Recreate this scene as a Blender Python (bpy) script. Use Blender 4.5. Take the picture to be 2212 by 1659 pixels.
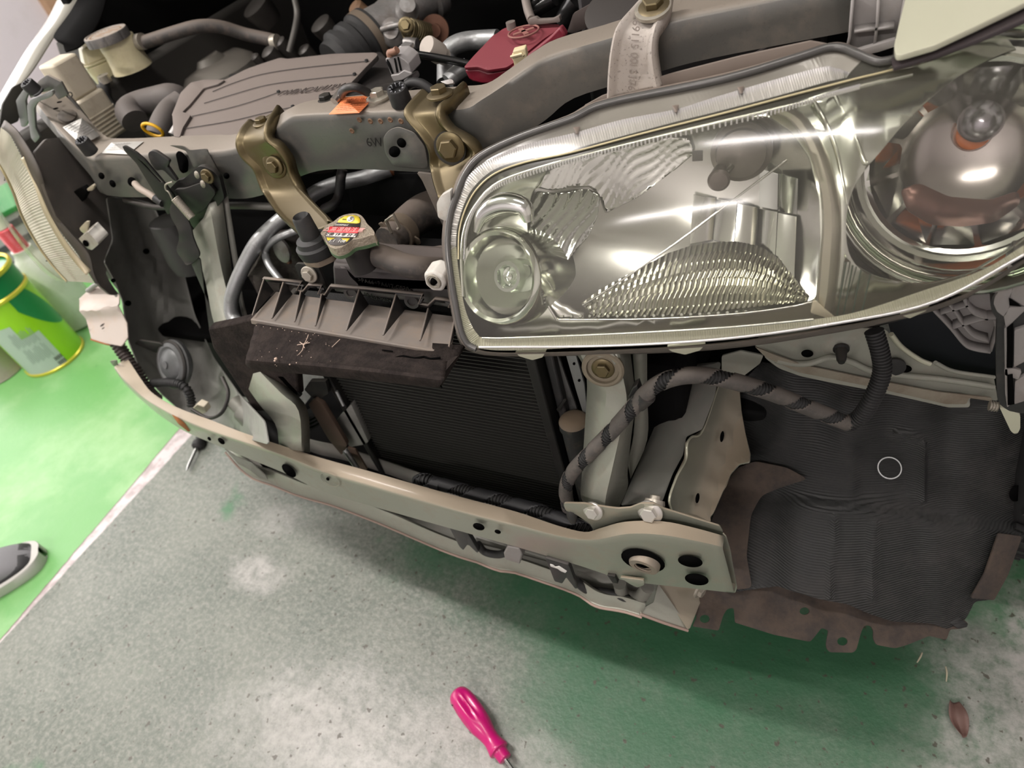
import bpy, bmesh, math, random
import numpy as np
from mathutils import Vector, Matrix
from mathutils.geometry import delaunay_2d_cdt
for o in list(bpy.data.objects): bpy.data.objects.remove(o)
SC = bpy.context.scene
COL = SC.collection
random.seed(7)
# ---------------------------------------------------------------- camera
W, H, F = 2212.0, 1659.0, 1451.0
_d = np.array([450., 1450., F]); _d /= np.linalg.norm(_d)
_l = np.array([-3200., -460., F]); _l -= _l.dot(_d) * _d; _l /= np.linalg.norm(_l)
RM = np.array([-_l, np.cross(-_d, -_l), -_d])          # world axes seen from the camera
CAM = np.array([.58, 0., 1.0])
cam_data = bpy.data.cameras.new('camera'); cam = bpy.data.objects.new('camera', cam_data); COL.objects.link(cam)
cam_data.sensor_fit = 'HORIZONTAL'; cam_data.sensor_width = 36.; cam_data.lens = 36. * F / W
cam_data.clip_start = .02; cam_data.clip_end = 50
_m = Matrix.Identity(4)
for i in range(3):
    _m[i][0] = RM[i, 0]; _m[i][1] = -RM[i, 1]; _m[i][2] = -RM[i, 2]; _m[i][3] = CAM[i]
cam.matrix_world = _m
cam_data.dof.use_dof = True; cam_data.dof.focus_distance = .66; cam_data.dof.aperture_fstop = 6.0
SC.camera = cam
SC.view_settings.view_transform = 'Standard'; SC.view_settings.look = 'None'
SC.view_settings.gamma = 1; SC.view_settings.use_curve_mapping = False
SC.view_settings.exposure = 0.08
# ---------------------------------------------------------------- world
wd = bpy.data.worlds.new('world'); SC.world = wd; wd.use_nodes = True
wd.node_tree.nodes['Background'].inputs[0].default_value = (1, .96, .98, 1)
wd.node_tree.nodes['Background'].inputs[1].default_value = .04
def area(name, loc, rot, sx, sy, power, col=(1, .96, .9)):
    l = bpy.data.lights.new(name, 'AREA'); l.shape = 'RECTANGLE'; l.size = sx; l.size_y = sy; l.energy = power; l.color = col
    o = bpy.data.objects.new(name, l); COL.objects.link(o); o.location = loc; o.rotation_euler = rot; return o
# unseen soft fill light on the far left of the workshop
area('left_fill_light', (-3.35, .9, 1.5), (0, math.radians(-80), 0), 2.0, 2.6, 60, (1, .955, .94))
TUBES = [(-1.25, .25), (.75, .10), (-1.7, 2.3), (.1, -2.1)]
TPOW = [50, 14, 18, 42]  # the last tube is unseen, placed and strengthened as added front fill
for (tx, ty), tp in zip(TUBES, TPOW):
    area('tube_light', (tx, ty, 2.585), (0, 0, 0), 1.25, .06, tp, (1, .93, .90))
# ---------------------------------------------------------------- pixel helpers
def ray(px, py): return RM @ np.array([(px - 1106) / F, (py - 829.5) / F, 1.])
def P(px, py, y=None, z=None, x=None, d=None):
    r = ray(px, py)
    if y is not None: t = (y - CAM[1]) / r[1]
    elif z is not None: t = (z - CAM[2]) / r[2]
    elif x is not None: t = (x - CAM[0]) / r[0]
    else: t = d
    return Vector(CAM + t * r)
REG = dict(z1=(0, 0, .2532), z2=(500, 0, .2532), z3=(1000, 0, .2532), z4=(1560, 0, .2948), z5=(0, 380, .2532), z6=(380, 380, .2893),
 z7=(940, 300, .2893), z8=(1560, 400, .2948), b1=(200, 700, .2893), b2=(700, 760, .2893), b3=(1180, 740, .2893), b4=(1572, 760, .2893),
 b5=(860, 1060, .3345), b6=(1472, 1179, .3345), b7=(0, 900, .3165), b8=(860, 1419, .1808), h1=(250, 290, .1808), h2=(690, 0, .14467),
 h3=(940, 0, .14467), h4=(630, 440, .18083), h5=(560, 120, .1085), h6=(1990, 560, .241), h7=(1300, 20, .1206), h8=(0, 440, .217), f=(0, 0, 1.))
def Q(reg, s):
    ox, oy, k = REG[reg]
    return [(ox + k * float(a.split(',')[0]), oy + k * float(a.split(',')[1])) for a in s.split()]
def PY(pts, y): return [P(a, b, y=y) for a, b in pts]
def yf(a, b):
    """y varying along the outline: a = list of ys or constant"""
    return a
def surf(ctrl, deg=1, key='y'):
    """pixel -> 3D point, the coordinate `key` fitted (degree 1 or 2) through [(px,py,val)]"""
    A = np.array([[1, p[0] / 1e3, p[1] / 1e3] + ([(p[0] / 1e3) ** 2, (p[0] * p[1]) / 1e6, (p[1] / 1e3) ** 2] if deg == 2 else []) for p in ctrl])
    c = np.linalg.lstsq(A, np.array([p[2] for p in ctrl]), rcond=None)[0]
    def f(px, py, off=0.):
        b = [1, px / 1e3, py / 1e3] + ([(px / 1e3) ** 2, px * py / 1e6, (py / 1e3) ** 2] if deg == 2 else [])
        return P(px, py, **{key: float(np.dot(c, b)) + off})
    return f
def const(key, v):
    def f(px, py, off=0.): return P(px, py, **{key: v + off})
    return f
# ---------------------------------------------------------------- materials
MATS = {}
def mat(name, col, rough=.5, metal=0., bump=0., bscale=200., dirt=None, damt=.5, dscale=12., top=0., spec=.5, coat=0., speck=0., alpha=None, wave=None, sss=0.):
    """painted / plastic / metal surface with fine bump; dirt = settled dust colour, top = how much more of it on upward faces"""
    if name in MATS: return MATS[name]
    m = bpy.data.materials.new(name); m.use_nodes = True; nt = m.node_tree; N = nt.nodes; L = nt.links
    b = N['Principled BSDF']; b.inputs['Roughness'].default_value = rough; b.inputs['Metallic'].default_value = metal
    b.inputs['Specular IOR Level'].default_value = spec; b.inputs['Coat Weight'].default_value = coat; b.inputs['Coat Roughness'].default_value = .15
    if sss: b.inputs['Subsurface Weight'].default_value = sss; b.inputs['Subsurface Radius'].default_value = (.01, .01, .008)
    b.inputs['Base Color'].default_value = (*col, 1)
    tc = N.new('ShaderNodeTexCoord')
    cur = None
    if dirt:
        n = N.new('ShaderNodeTexNoise'); n.inputs['Scale'].default_value = dscale * 2; n.inputs['Detail'].default_value = 12; n.inputs['Roughness'].default_value = .72
        L.new(tc.outputs['Object'], n.inputs['Vector'])
        r = N.new('ShaderNodeValToRGB'); r.color_ramp.elements[0].position = .62 - damt * .35; r.color_ramp.elements[1].position = .78 - damt * .3
        L.new(n.outputs['Fac'], r.inputs['Fac'])
        fac = r.outputs['Color']
        if top:
            g = N.new('ShaderNodeNewGeometry'); s = N.new('ShaderNodeSeparateXYZ'); L.new(g.outputs['Normal'], s.inputs[0])
            mr = N.new('ShaderNodeMapRange'); mr.inputs[1].default_value = .25; mr.inputs[2].default_value = .95; mr.inputs[4].default_value = top
            L.new(s.outputs['Z'], mr.inputs[0])
            mx = N.new('ShaderNodeMath'); mx.operation = 'MAXIMUM'; mu = N.new('ShaderNodeMath'); mu.operation = 'MULTIPLY'; mu.inputs[1].default_value = damt
            L.new(fac, mu.inputs[0]); L.new(mu.outputs[0], mx.inputs[0]); L.new(mr.outputs[0], mx.inputs[1]); fac = mx.outputs[0]
        else:
            mu = N.new('ShaderNodeMath'); mu.operation = 'MULTIPLY'; mu.inputs[1].default_value = min(1, damt * 1.3); L.new(fac, mu.inputs[0]); fac = mu.outputs[0]
        mix = N.new('ShaderNodeMix'); mix.data_type = 'RGBA'; mix.inputs['A'].default_value = (*col, 1); mix.inputs['B'].default_value = (*dirt, 1)
        L.new(fac, mix.inputs['Factor']); L.new(mix.outputs['Result'], b.inputs['Base Color']); cur = mix.outputs['Result']
        ad = N.new('ShaderNodeMath'); ad.operation = 'MULTIPLY_ADD'; ad.inputs[1].default_value = .75 - rough if rough < .75 else 0; ad.inputs[2].default_value = rough
        L.new(fac, ad.inputs[0]); L.new(ad.outputs[0], b.inputs['Roughness'])
        if metal:
            md = N.new('ShaderNodeMath'); md.operation = 'MULTIPLY_ADD'; md.inputs[1].default_value = -metal * .8; md.inputs[2].default_value = metal
            L.new(fac, md.inputs[0]); L.new(md.outputs[0], b.inputs['Metallic'])
    if speck:
        v = N.new('ShaderNodeTexNoise'); v.inputs['Scale'].default_value = 420; v.inputs['Detail'].default_value = 3; L.new(tc.outputs['Object'], v.inputs['Vector'])
        r = N.new('ShaderNodeValToRGB'); r.color_ramp.elements[0].position = .60; r.color_ramp.elements[1].position = .70; L.new(v.outputs['Fac'], r.inputs['Fac'])
        mu = N.new('ShaderNodeMath'); mu.operation = 'MULTIPLY'; mu.inputs[1].default_value = speck; L.new(r.outputs['Color'], mu.inputs[0])
        mix = N.new('ShaderNodeMix'); mix.data_type = 'RGBA'; mix.inputs['B'].default_value = (.06, .045, .035, 1)
        if cur: L.new(cur, mix.inputs['A'])
        else: mix.inputs['A'].default_value = (*col, 1)
        L.new(mu.outputs[0], mix.inputs['Factor']); L.new(mix.outputs['Result'], b.inputs['Base Color'])
    if bump or wave:
        bp = N.new('ShaderNodeBump'); bp.inputs['Distance'].default_value = .001
        if wave:   # (scale, strength, direction) fine moulded ribs
            w = N.new('ShaderNodeTexWave'); w.inputs['Scale'].default_value = wave[0]; w.bands_direction = wave[2]; bp.inputs['Strength'].default_value = wave[1]
            w.inputs['Distortion'].default_value = .6; L.new(tc.outputs['Object'], w.inputs['Vector']); L.new(w.outputs['Fac'], bp.inputs['Height'])
        else:
            n2 = N.new('ShaderNodeTexNoise'); n2.inputs['Scale'].default_value = bscale; n2.inputs['Detail'].default_value = 4
            L.new(tc.outputs['Object'], n2.inputs['Vector']); bp.inputs['Strength'].default_value = bump; L.new(n2.outputs['Fac'], bp.inputs['Height'])
        L.new(bp.outputs[0], b.inputs['Normal'])
    MATS[name] = m; return m
DUST = (.30, .235, .17)
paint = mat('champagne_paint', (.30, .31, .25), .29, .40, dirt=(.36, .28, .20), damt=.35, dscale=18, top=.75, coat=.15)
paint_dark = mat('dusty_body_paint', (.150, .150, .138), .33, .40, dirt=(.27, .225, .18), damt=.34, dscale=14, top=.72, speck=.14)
paint_clean = mat('clean_body_paint', (.60, .60, .46), .28, .25, coat=.5)
paint_leg = mat('pale_grey_green_paint', (.31, .315, .265), .42, .2, dirt=(.30, .26, .21), damt=.35, dscale=25, speck=.05)
primer = mat('thin_overspray_paint', (.20, .20, .175), .5, .2, dirt=(.22, .19, .17), damt=.4, dscale=20)
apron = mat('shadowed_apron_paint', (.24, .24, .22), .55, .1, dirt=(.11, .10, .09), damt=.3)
gold = mat('yellow_zinc_plate', (.15, .12, .06), .34, .85, dirt=(.14, .112, .08), damt=.35, dscale=22, top=.40)
zinc = mat('grey_zinc_bolt', (.42, .39, .33), .4, .6, dirt=(.35, .29, .22), damt=.35, dscale=60)
white_paint = mat('whitish_weathered_steel', (.46, .42, .38), .6, .1, dirt=(.35, .30, .25), damt=.4, speck=.5)
black_metal = mat('black_steel', (.014, .014, .013), .45, 0, dirt=(.09, .078, .065), damt=.3, top=.3, spec=.3)
dark_plastic = mat('black_plastic', (.022, .022, .022), .45, 0, dirt=(.13, .11, .095), damt=.30, dscale=20, top=.3)
dusty_plastic = mat('dusty_black_plastic', (.04, .037, .034), .55, 0, dirt=(.21, .165, .13), damt=.5, dscale=15, top=.8)
engine_plastic = mat('dusty_engine_plastic', (.07, .062, .058), .6, 0, dirt=(.20, .165, .145), damt=.5, dscale=9, top=.85, bump=.1, bscale=150)
rubber = mat('black_rubber', (.018, .018, .018), .6, 0, bump=.15, bscale=400, dirt=(.08, .07, .06), damt=.2)
rubber_clean = mat('new_rubber', (.02, .022, .025), .35, 0)
foam = mat('brown_black_foam', (.020, .016, .015), .9, 0, bump=1.0, bscale=300, dirt=(.042, .033, .029), damt=.6, dscale=25, spec=.1)
hose = mat('dusty_hose', (.05, .045, .042), .6, 0, dirt=(.17, .135, .11), damt=.5, dscale=30, top=.7, bump=.2, bscale=200)
alu = mat('cast_aluminium', (.33, .32, .31), .5, .7, bump=.4, bscale=160, dirt=(.16, .13, .11), damt=.5, dscale=18)
alu_pipe = mat('dull_aluminium_pipe', (.36, .37, .37), .42, .7, bump=.2, bscale=300, dirt=(.2, .19, .18), damt=.4, dscale=40)
grime = mat('oily_grime_casting', (.11, .095, .085), .75, .2, bump=1., bscale=110, dirt=(.3, .27, .25), damt=.35, dscale=70)
dark = mat('deep_bay_black', (.006, .006, .006), .8, 0, spec=.08)
tank_mat = mat('radiator_tank_plastic', (.06, .055, .055), .42, 0, dirt=(.10, .08, .07), damt=.3, dscale=12, top=.7)
resin = mat('yellowed_resin', (.70, .64, .42), .38, 0, sss=.35, dirt=(.42, .33, .18), damt=.3, dscale=16)
resin_white = mat('milky_resin', (.62, .56, .44), .45, 0, sss=.3, dirt=(.35, .26, .17), damt=.35, dscale=14)
red_plastic = mat('faded_red_plastic', (.20, .011, .028), .36, 0, dirt=(.22, .08, .085), damt=.4, dscale=9, top=.45)
liner = mat('felt_black_liner_plastic', (.016, .017, .0165), .55, 0, wave=(150, .7, 'Z'), dirt=(.05, .046, .044), damt=.4, dscale=8)
liner_dust = mat('mud_dusted_liner', (.075, .055, .042), .85, 0, bump=.6, bscale=160, dirt=(.028, .025, .024), damt=.55, dscale=14)
grey_plastic = mat('grey_unpainted_plastic', (.25, .235, .225), .55, 0, dirt=(.20, .165, .14), damt=.4, dscale=9, bump=.08)
void = mat('opening_shadow_black', (.004, .004, .004), 1, 0, spec=0.)
chrome = mat('aluminised_reflector', (.78, .79, .75), .13, 1.)
chrome_soft = mat('satin_chrome_bezel', (.60, .62, .54), .20, 1., bump=.02, bscale=60)
orange_label = mat('orange_sticker', (.85, .25, .09), .5, 0)
white_label = mat('white_sticker', (.75, .74, .70), .5, 0, dirt=(.5, .46, .4), damt=.3)
ink = mat('printed_ink', (.05, .04, .04), .6, 0)
yellow = mat('yellow_plastic', (.75, .42, .01), .4, 0)
# ---------------------------------------------------------------- mesh helpers
CAR = bpy.data.objects.new('car', None); COL.objects.link(CAR); CAR.location = (0, .9, 0)
CAR['label'] = 'champagne kei car with its front bumper and grille removed, engine bay open'; CAR['category'] = 'car'
def link(name, me, parent=None, m=None, label=None, smooth=40):
    o = bpy.data.objects.new(name, me); COL.objects.link(o)
    if m is not None and not me.materials: me.materials.append(m)
    if smooth is not None:
        me.shade_smooth() if hasattr(me, 'shade_smooth') else None
        try: me.set_sharp_from_angle(angle=math.radians(smooth))
        except Exception: pass
    if parent is not None:
        base = Vector((0, 0, 0)); p = parent
        while p is not None: base += p.location; p = p.parent
        me.transform(Matrix.Translation(-base)); o.parent = parent
    if label: o['label'] = label
    return o
def mesh(vs, fs):
    me = bpy.data.meshes.new('m'); me.from_pydata([tuple(v) for v in vs], [], fs); me.update(); return me
def bm_mesh(bm):
    me = bpy.data.meshes.new('m'); bm.normal_update(); bm.to_mesh(me); bm.free(); return me
def solid(o, t, off=-1., bev=0., seg=2):
    if t:
        s = o.modifiers.new('thickness', 'SOLIDIFY'); s.thickness = abs(t); s.offset = off; s.use_even_offset = False
    if bev:
        b = o.modifiers.new('edge', 'BEVEL'); b.width = bev; b.segments = seg; b.limit_method = 'ANGLE'; b.angle_limit = math.radians(35); b.harden_normals = False
    return o
def fillet(pts, r, n=4):
    if not r: return list(pts)
    out = []; k = len(pts)
    for i in range(k):
        a = np.array(pts[i - 1]); b = np.array(pts[i]); c = np.array(pts[(i + 1) % k])
        la, lc = np.linalg.norm(a - b), np.linalg.norm(c - b)
        if la < 1e-6 or lc < 1e-6: continue
        ra = min(r, la * .48); rc = min(r, lc * .48)
        p, q = b + (a - b) / la * ra, b + (c - b) / lc * rc
        for j in range(n + 1):
            t = j / n; out.append(tuple((1 - t) ** 2 * p + 2 * t * (1 - t) * b + t * t * q))
    return out
def ell(cx, cy, rx, ry, a=0., n=20):
    ca, sa = math.cos(math.radians(a)), math.sin(math.radians(a))
    return [(cx + rx * math.cos(t) * ca - ry * math.sin(t) * sa, cy + rx * math.cos(t) * sa + ry * math.sin(t) * ca) for t in [2 * math.pi * i / n for i in range(n)]]
def inside(p, poly):
    x, y = p; c = False; j = len(poly) - 1
    for i in range(len(poly)):
        xi, yi = poly[i]; xj, yj = poly[j]
        if (yi > y) != (yj > y) and x < (xj - xi) * (y - yi) / (yj - yi) + xi: c = not c
        j = i
    return c
def flat(pts, holes=(), grid=0):
    """triangulated outline with holes, in pixels -> (verts2d, faces)"""
    vs = [Vector(p) for p in pts]; ed = [(i, (i + 1) % len(pts)) for i in range(len(pts))]
    for h in holes:
        b = len(vs); vs += [Vector(p) for p in h]; ed += [(b + i, b + (i + 1) % len(h)) for i in range(len(h))]
    if grid:
        xs = [p[0] for p in pts]; ys = [p[1] for p in pts]; gx = min(xs) + grid * .5
        row = 0
        while gx < max(xs):
            gy = min(ys) + grid * (.5 if row % 2 else .25)
            while gy < max(ys):
                if inside((gx, gy), pts) and not any(inside((gx, gy), h) for h in holes): vs.append(Vector((gx, gy)))
                gy += grid
            gx += grid; row += 1
    v, e, f, *_ = delaunay_2d_cdt(vs, ed, [], 0, 1e-4)
    fs = []
    for t in f:
        c = (sum(v[i][0] for i in t) / len(t), sum(v[i][1] for i in t) / len(t))
        if inside(c, pts) and not any(inside(c, h) for h in holes): fs.append(tuple(t))
    return [(p[0], p[1]) for p in v], fs
def plate(name, pts, dep, t=.0015, m=None, parent=CAR, holes=(), rnd=6, grid=0, bev=.0006, off=0., label=None, relief=None, smooth=40):
    """sheet part: outline in pixels laid on the surface dep(px,py), pressed relief(px,py)->metres towards the front, thickness behind"""
    pts = fillet(pts, rnd)
    v2, fs = flat(pts, holes, grid)
    vs = [dep(p[0], p[1], off) for p in v2]
    me = mesh(vs, fs)
    bm = bmesh.new(); bm.from_mesh(me); bmesh.ops.recalc_face_normals(bm, faces=bm.faces)
    cv = Vector(CAM); s = sum((f.normal.dot(cv - f.calc_center_median()) * f.calc_area()) for f in bm.faces)
    if s < 0: bmesh.ops.reverse_faces(bm, faces=bm.faces)
    bm.normal_update()
    if relief:
        bm.verts.ensure_lookup_table()
        nn = [v.normal.copy() for v in bm.verts]
        for i, v in enumerate(bm.verts): v.co += nn[i] * relief(*v2[i])
    bm.to_mesh(me); bm.free()
    o = link(name, me, parent, m, label, smooth)
    solid(o, t, -1., bev); return o
def cr(pts, n=6, closed=False):
    """Catmull-Rom through points (tuples/Vectors of any length)"""
    A = [np.array(p, float) for p in pts]; out = []; k = len(A)
    if k < 3: 
        return [tuple(A[0] + (A[1] - A[0]) * i / n) for i in range(n + 1)]
    rng = range(k if closed else k - 1)
    for i in rng:
        p0 = A[(i - 1) % k] if closed or i > 0 else 2 * A[0] - A[1]
        p1, p2 = A[i], A[(i + 1) % k]
        p3 = A[(i + 2) % k] if closed or i + 2 < k else 2 * A[-1] - A[-2]
        for j in range(n):
            t = j / n
            out.append(tuple(.5 * ((2 * p1) + (-p0 + p2) * t + (2 * p0 - 5 * p1 + 4 * p2 - p3) * t * t + (-p0 + 3 * p1 - 3 * p2 + p3) * t ** 3)))
    if not closed: out.append(tuple(A[-1]))
    return out
def loft(name, rows, t=.0015, m=None, parent=CAR, n=0, nr=0, bev=0., label=None, closed=False, smooth=40, side=-1.):
    """surface through rows of 3D points (all rows the same count); n / nr smooth along / across"""
    if n: rows = [[Vector(p) for p in cr(r, n)] for r in rows]
    if nr:
        cols = [cr([rows[i][j] for i in range(len(rows))], nr, closed) for j in range(len(rows[0]))]
        rows = [[Vector(cols[j][i]) for j in range(len(cols))] for i in range(len(cols[0]))]
    w = len(rows[0]); vs = [p for r in rows for p in r]; fs = []
    R = len(rows)
    for i in range(R if closed else R - 1):
        for j in range(w - 1):
            a = i * w + j; b = ((i + 1) % R) * w + j
            fs.append((a, a + 1, b + 1, b))
    me = mesh(vs, fs)
    bm = bmesh.new(); bm.from_mesh(me); bmesh.ops.recalc_face_normals(bm, faces=bm.faces)
    cv = Vector(CAM); s = sum((f.normal.dot(cv - f.calc_center_median()) * f.calc_area()) for f in bm.faces)
    if s < 0 and not closed: bmesh.ops.reverse_faces(bm, faces=bm.faces)
    bm.to_mesh(me); bm.free()
    o = link(name, me, parent, m, label, smooth); solid(o, t, side, bev); return o
def frames(pts):
    pts = [Vector(p) for p in pts]; T = []
    for i in range(len(pts)):
        a = pts[max(0, i - 1)]; b = pts[min(len(pts) - 1, i + 1)]; T.append((b - a).normalized() if (b - a).length > 1e-9 else Vector((0, 0, 1)))
    n = T[0].orthogonal().normalized(); out = []
    for t in T:
        n = (n - t * n.dot(t)); n = n.normalized() if n.length > 1e-6 else t.orthogonal().normalized()
        out.append((n, t.cross(n)))
    return pts, out
def tube_bm(bm, pts, r, n=12, sm=5, cap=True, corr=0., pitch=.0035, flatk=1.):
    """round hose / pipe; corr = corrugation depth"""
    rs = r if isinstance(r, (list, tuple)) else [r] * len(pts)
    q = [tuple(p) + (rs[i],) for i, p in enumerate(pts)]
    q = cr(q, sm) if sm else q
    if corr:
        L = sum((Vector(q[i + 1][:3]) - Vector(q[i][:3])).length for i in range(len(q) - 1)); k = max(8, int(L / pitch * 4))
        acc = [0]
        for i in range(len(q) - 1): acc.append(acc[-1] + (Vector(q[i + 1][:3]) - Vector(q[i][:3])).length)
        out = []; j = 0
        for i in range(k + 1):
            s = L * i / k
            while j < len(q) - 2 and acc[j + 1] < s: j += 1
            u = (s - acc[j]) / max(1e-9, acc[j + 1] - acc[j]); p = np.array(q[j]) * (1 - u) + np.array(q[j + 1]) * u
            p[3] += corr * (1, 1, -1, -1)[i % 4] * .5
            out.append(tuple(p))
        q = out
    ps, fr = frames([p[:3] for p in q]); rings = []
    for i, p in enumerate(ps):
        a, b = fr[i]; rr = max(q[i][3], 1e-5)
        rings.append([bm.verts.new(p + a * math.cos(2 * math.pi * k / n) * rr + b * math.sin(2 * math.pi * k / n) * rr * flatk) for k in range(n)])
    for i in range(len(rings) - 1):
        for k in range(n):
            bm.faces.new((rings[i][k], rings[i][(k + 1) % n], rings[i + 1][(k + 1) % n], rings[i + 1][k]))
    if cap:
        bm.faces.new(rings[0][::-1]); bm.faces.new(rings[-1])
def tube(name, pts, r, m=None, parent=CAR, label=None, **k):
    bm = bmesh.new(); tube_bm(bm, pts, r, **k); return link(name, bm_mesh(bm), parent, m, label, 50)
def lathe_bm(bm, c, axis, prof, n=28, cap=True, a0=0.):
    """profile [(along axis, radius)] turned about axis through c"""
    c = Vector(c); ax = Vector(axis).normalized(); u = ax.orthogonal().normalized(); v = ax.cross(u); rings = []
    for h, r in prof:
        rings.append([bm.verts.new(c + ax * h + (u * math.cos(a0 + 2 * math.pi * k / n) + v * math.sin(a0 + 2 * math.pi * k / n)) * max(r, 1e-5)) for k in range(n)])
    for i in range(len(rings) - 1):
        for k in range(n): bm.faces.new((rings[i][k], rings[i][(k + 1) % n], rings[i + 1][(k + 1) % n], rings[i + 1][k]))
    if cap: bm.faces.new(rings[0][::-1]); bm.faces.new(rings[-1])
def lathe(name, c, axis, prof, m=None, parent=CAR, n=28, label=None, cap=True, smooth=35):
    bm = bmesh.new(); lathe_bm(bm, c, axis, prof, n, cap); bmesh.ops.recalc_face_normals(bm, faces=bm.faces)
    return link(name, bm_mesh(bm), parent, m, label, smooth)
def box_bm(bm, c, sz, M3=None):
    c = Vector(c); M3 = M3 or Matrix.Identity(3)
    vs = [bm.verts.new(c + M3 @ Vector((sx * sz[0] / 2, sy * sz[1] / 2, szz * sz[2] / 2))) for sx in (-1, 1) for sy in (-1, 1) for szz in (-1, 1)]
    for f in ((0, 1, 3, 2), (4, 6, 7, 5), (0, 4, 5, 1), (2, 3, 7, 6), (0, 2, 6, 4), (1, 5, 7, 3)): bm.faces.new([vs[i] for i in f])
def box(name, c, sz, m, parent=CAR, M3=None, bev=.002, label=None):
    bm = bmesh.new(); box_bm(bm, c, sz, M3); o = link(name, bm_mesh(bm), parent, m, label, 40); solid(o, 0, bev=bev); return o
def basis(xa, up):
    x = Vector(xa).normalized(); z = (Vector(up) - x * Vector(up).dot(x)).normalized(); y = z.cross(x)
    return Matrix((x, y, z)).transposed()
def prism(name, top, dvec, m, parent=CAR, bev=.001, label=None, smooth=35):
    """closed prism: face polygon `top` (3D) swept by dvec (Vector or list of Vectors)"""
    k = len(top); ds = dvec if isinstance(dvec, list) else [Vector(dvec)] * k
    vs = [Vector(p) for p in top] + [Vector(p) + Vector(d) for p, d in zip(top, ds)]
    fs = [tuple(range(k)), tuple(range(2 * k - 1, k - 1, -1))] + [(i, i + k, (i + 1) % k + k, (i + 1) % k) for i in range(k)]
    me = mesh(vs, fs); bm = bmesh.new(); bm.from_mesh(me); bmesh.ops.recalc_face_normals(bm, faces=bm.faces); bm.to_mesh(me); bm.free()
    o = link(name, me, parent, m, label, smooth); solid(o, 0, bev=bev); return o
def bolt(c, ax, r, parent, m=None, name='bolt', h=None, washer=1.55, label=None):
    """flanged hex bolt, r = half width across corners"""
    h = h or r * .95; bm = bmesh.new(); c = Vector(c)
    lathe_bm(bm, c, ax, [(-.001, r * washer), (.0008, r * washer), (.0014, r * washer * .93), (r * .28, r * 1.08)], 24)
    lathe_bm(bm, c, ax, [(r * .2, r), (h * .9, r), (h, r * .86)], 6, a0=.3)
    lathe_bm(bm, c, ax, [(h * .99, r * .62), (h * .93, r * .55)], 16)
    bmesh.ops.recalc_face_normals(bm, faces=bm.faces)
    return link(name, bm_mesh(bm), parent, m or zinc, label, 30)
def text(name, body, o_, xa, ya, size, m, parent, depth=.0003, shear=0., label=None):
    """lettering at origin o_ (3D) running along xa with up direction ya"""
    cu = bpy.data.curves.new('t', 'FONT'); cu.body = body; cu.size = size; cu.extrude = depth; cu.shear = shear; cu.align_x = 'CENTER'; cu.align_y = 'CENTER'
    cu.resolution_u = 3
    to = bpy.data.objects.new('t', cu); COL.objects.link(to)
    bpy.context.view_layer.update()
    me = bpy.data.meshes.new_from_object(to.evaluated_get(bpy.context.evaluated_depsgraph_get())); bpy.data.objects.remove(to)
    x = Vector(xa).normalized(); y = Vector(ya); y = (y - x * y.dot(x)).normalized(); z = x.cross(y)
    M = Matrix((x, y, z)).transposed().to_4x4(); M.translation = Vector(o_); me.transform(M)
    me.materials.clear(); return link(name, me, parent, m, label, None)
def join(name, objs, label=None):
    """several just-built meshes of one part become one mesh"""
    dg = bpy.context.evaluated_depsgraph_get(); bpy.context.view_layer.update(); dg = bpy.context.evaluated_depsgraph_get()
    bm = bmesh.new(); mats = []
    for o in objs:
        me = bpy.data.meshes.new_from_object(o.evaluated_get(dg)); k = len(bm.faces)
        bm.from_mesh(me); bm.faces.ensure_lookup_table()
        for mm in me.materials:
            if mm not in mats: mats.append(mm)
        for f in bm.faces[k:]: f.material_index = mats.index(me.materials[f.material_index]) if me.materials else 0
    me = bpy.data.meshes.new('m'); bm.to_mesh(me); bm.free()
    for mm in mats: me.materials.append(mm)
    par = objs[0].parent
    for o in objs: bpy.data.objects.remove(o)
    n = bpy.data.objects.new(name, me); COL.objects.link(n); n.parent = par
    if label: n['label'] = label
    return n
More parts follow.
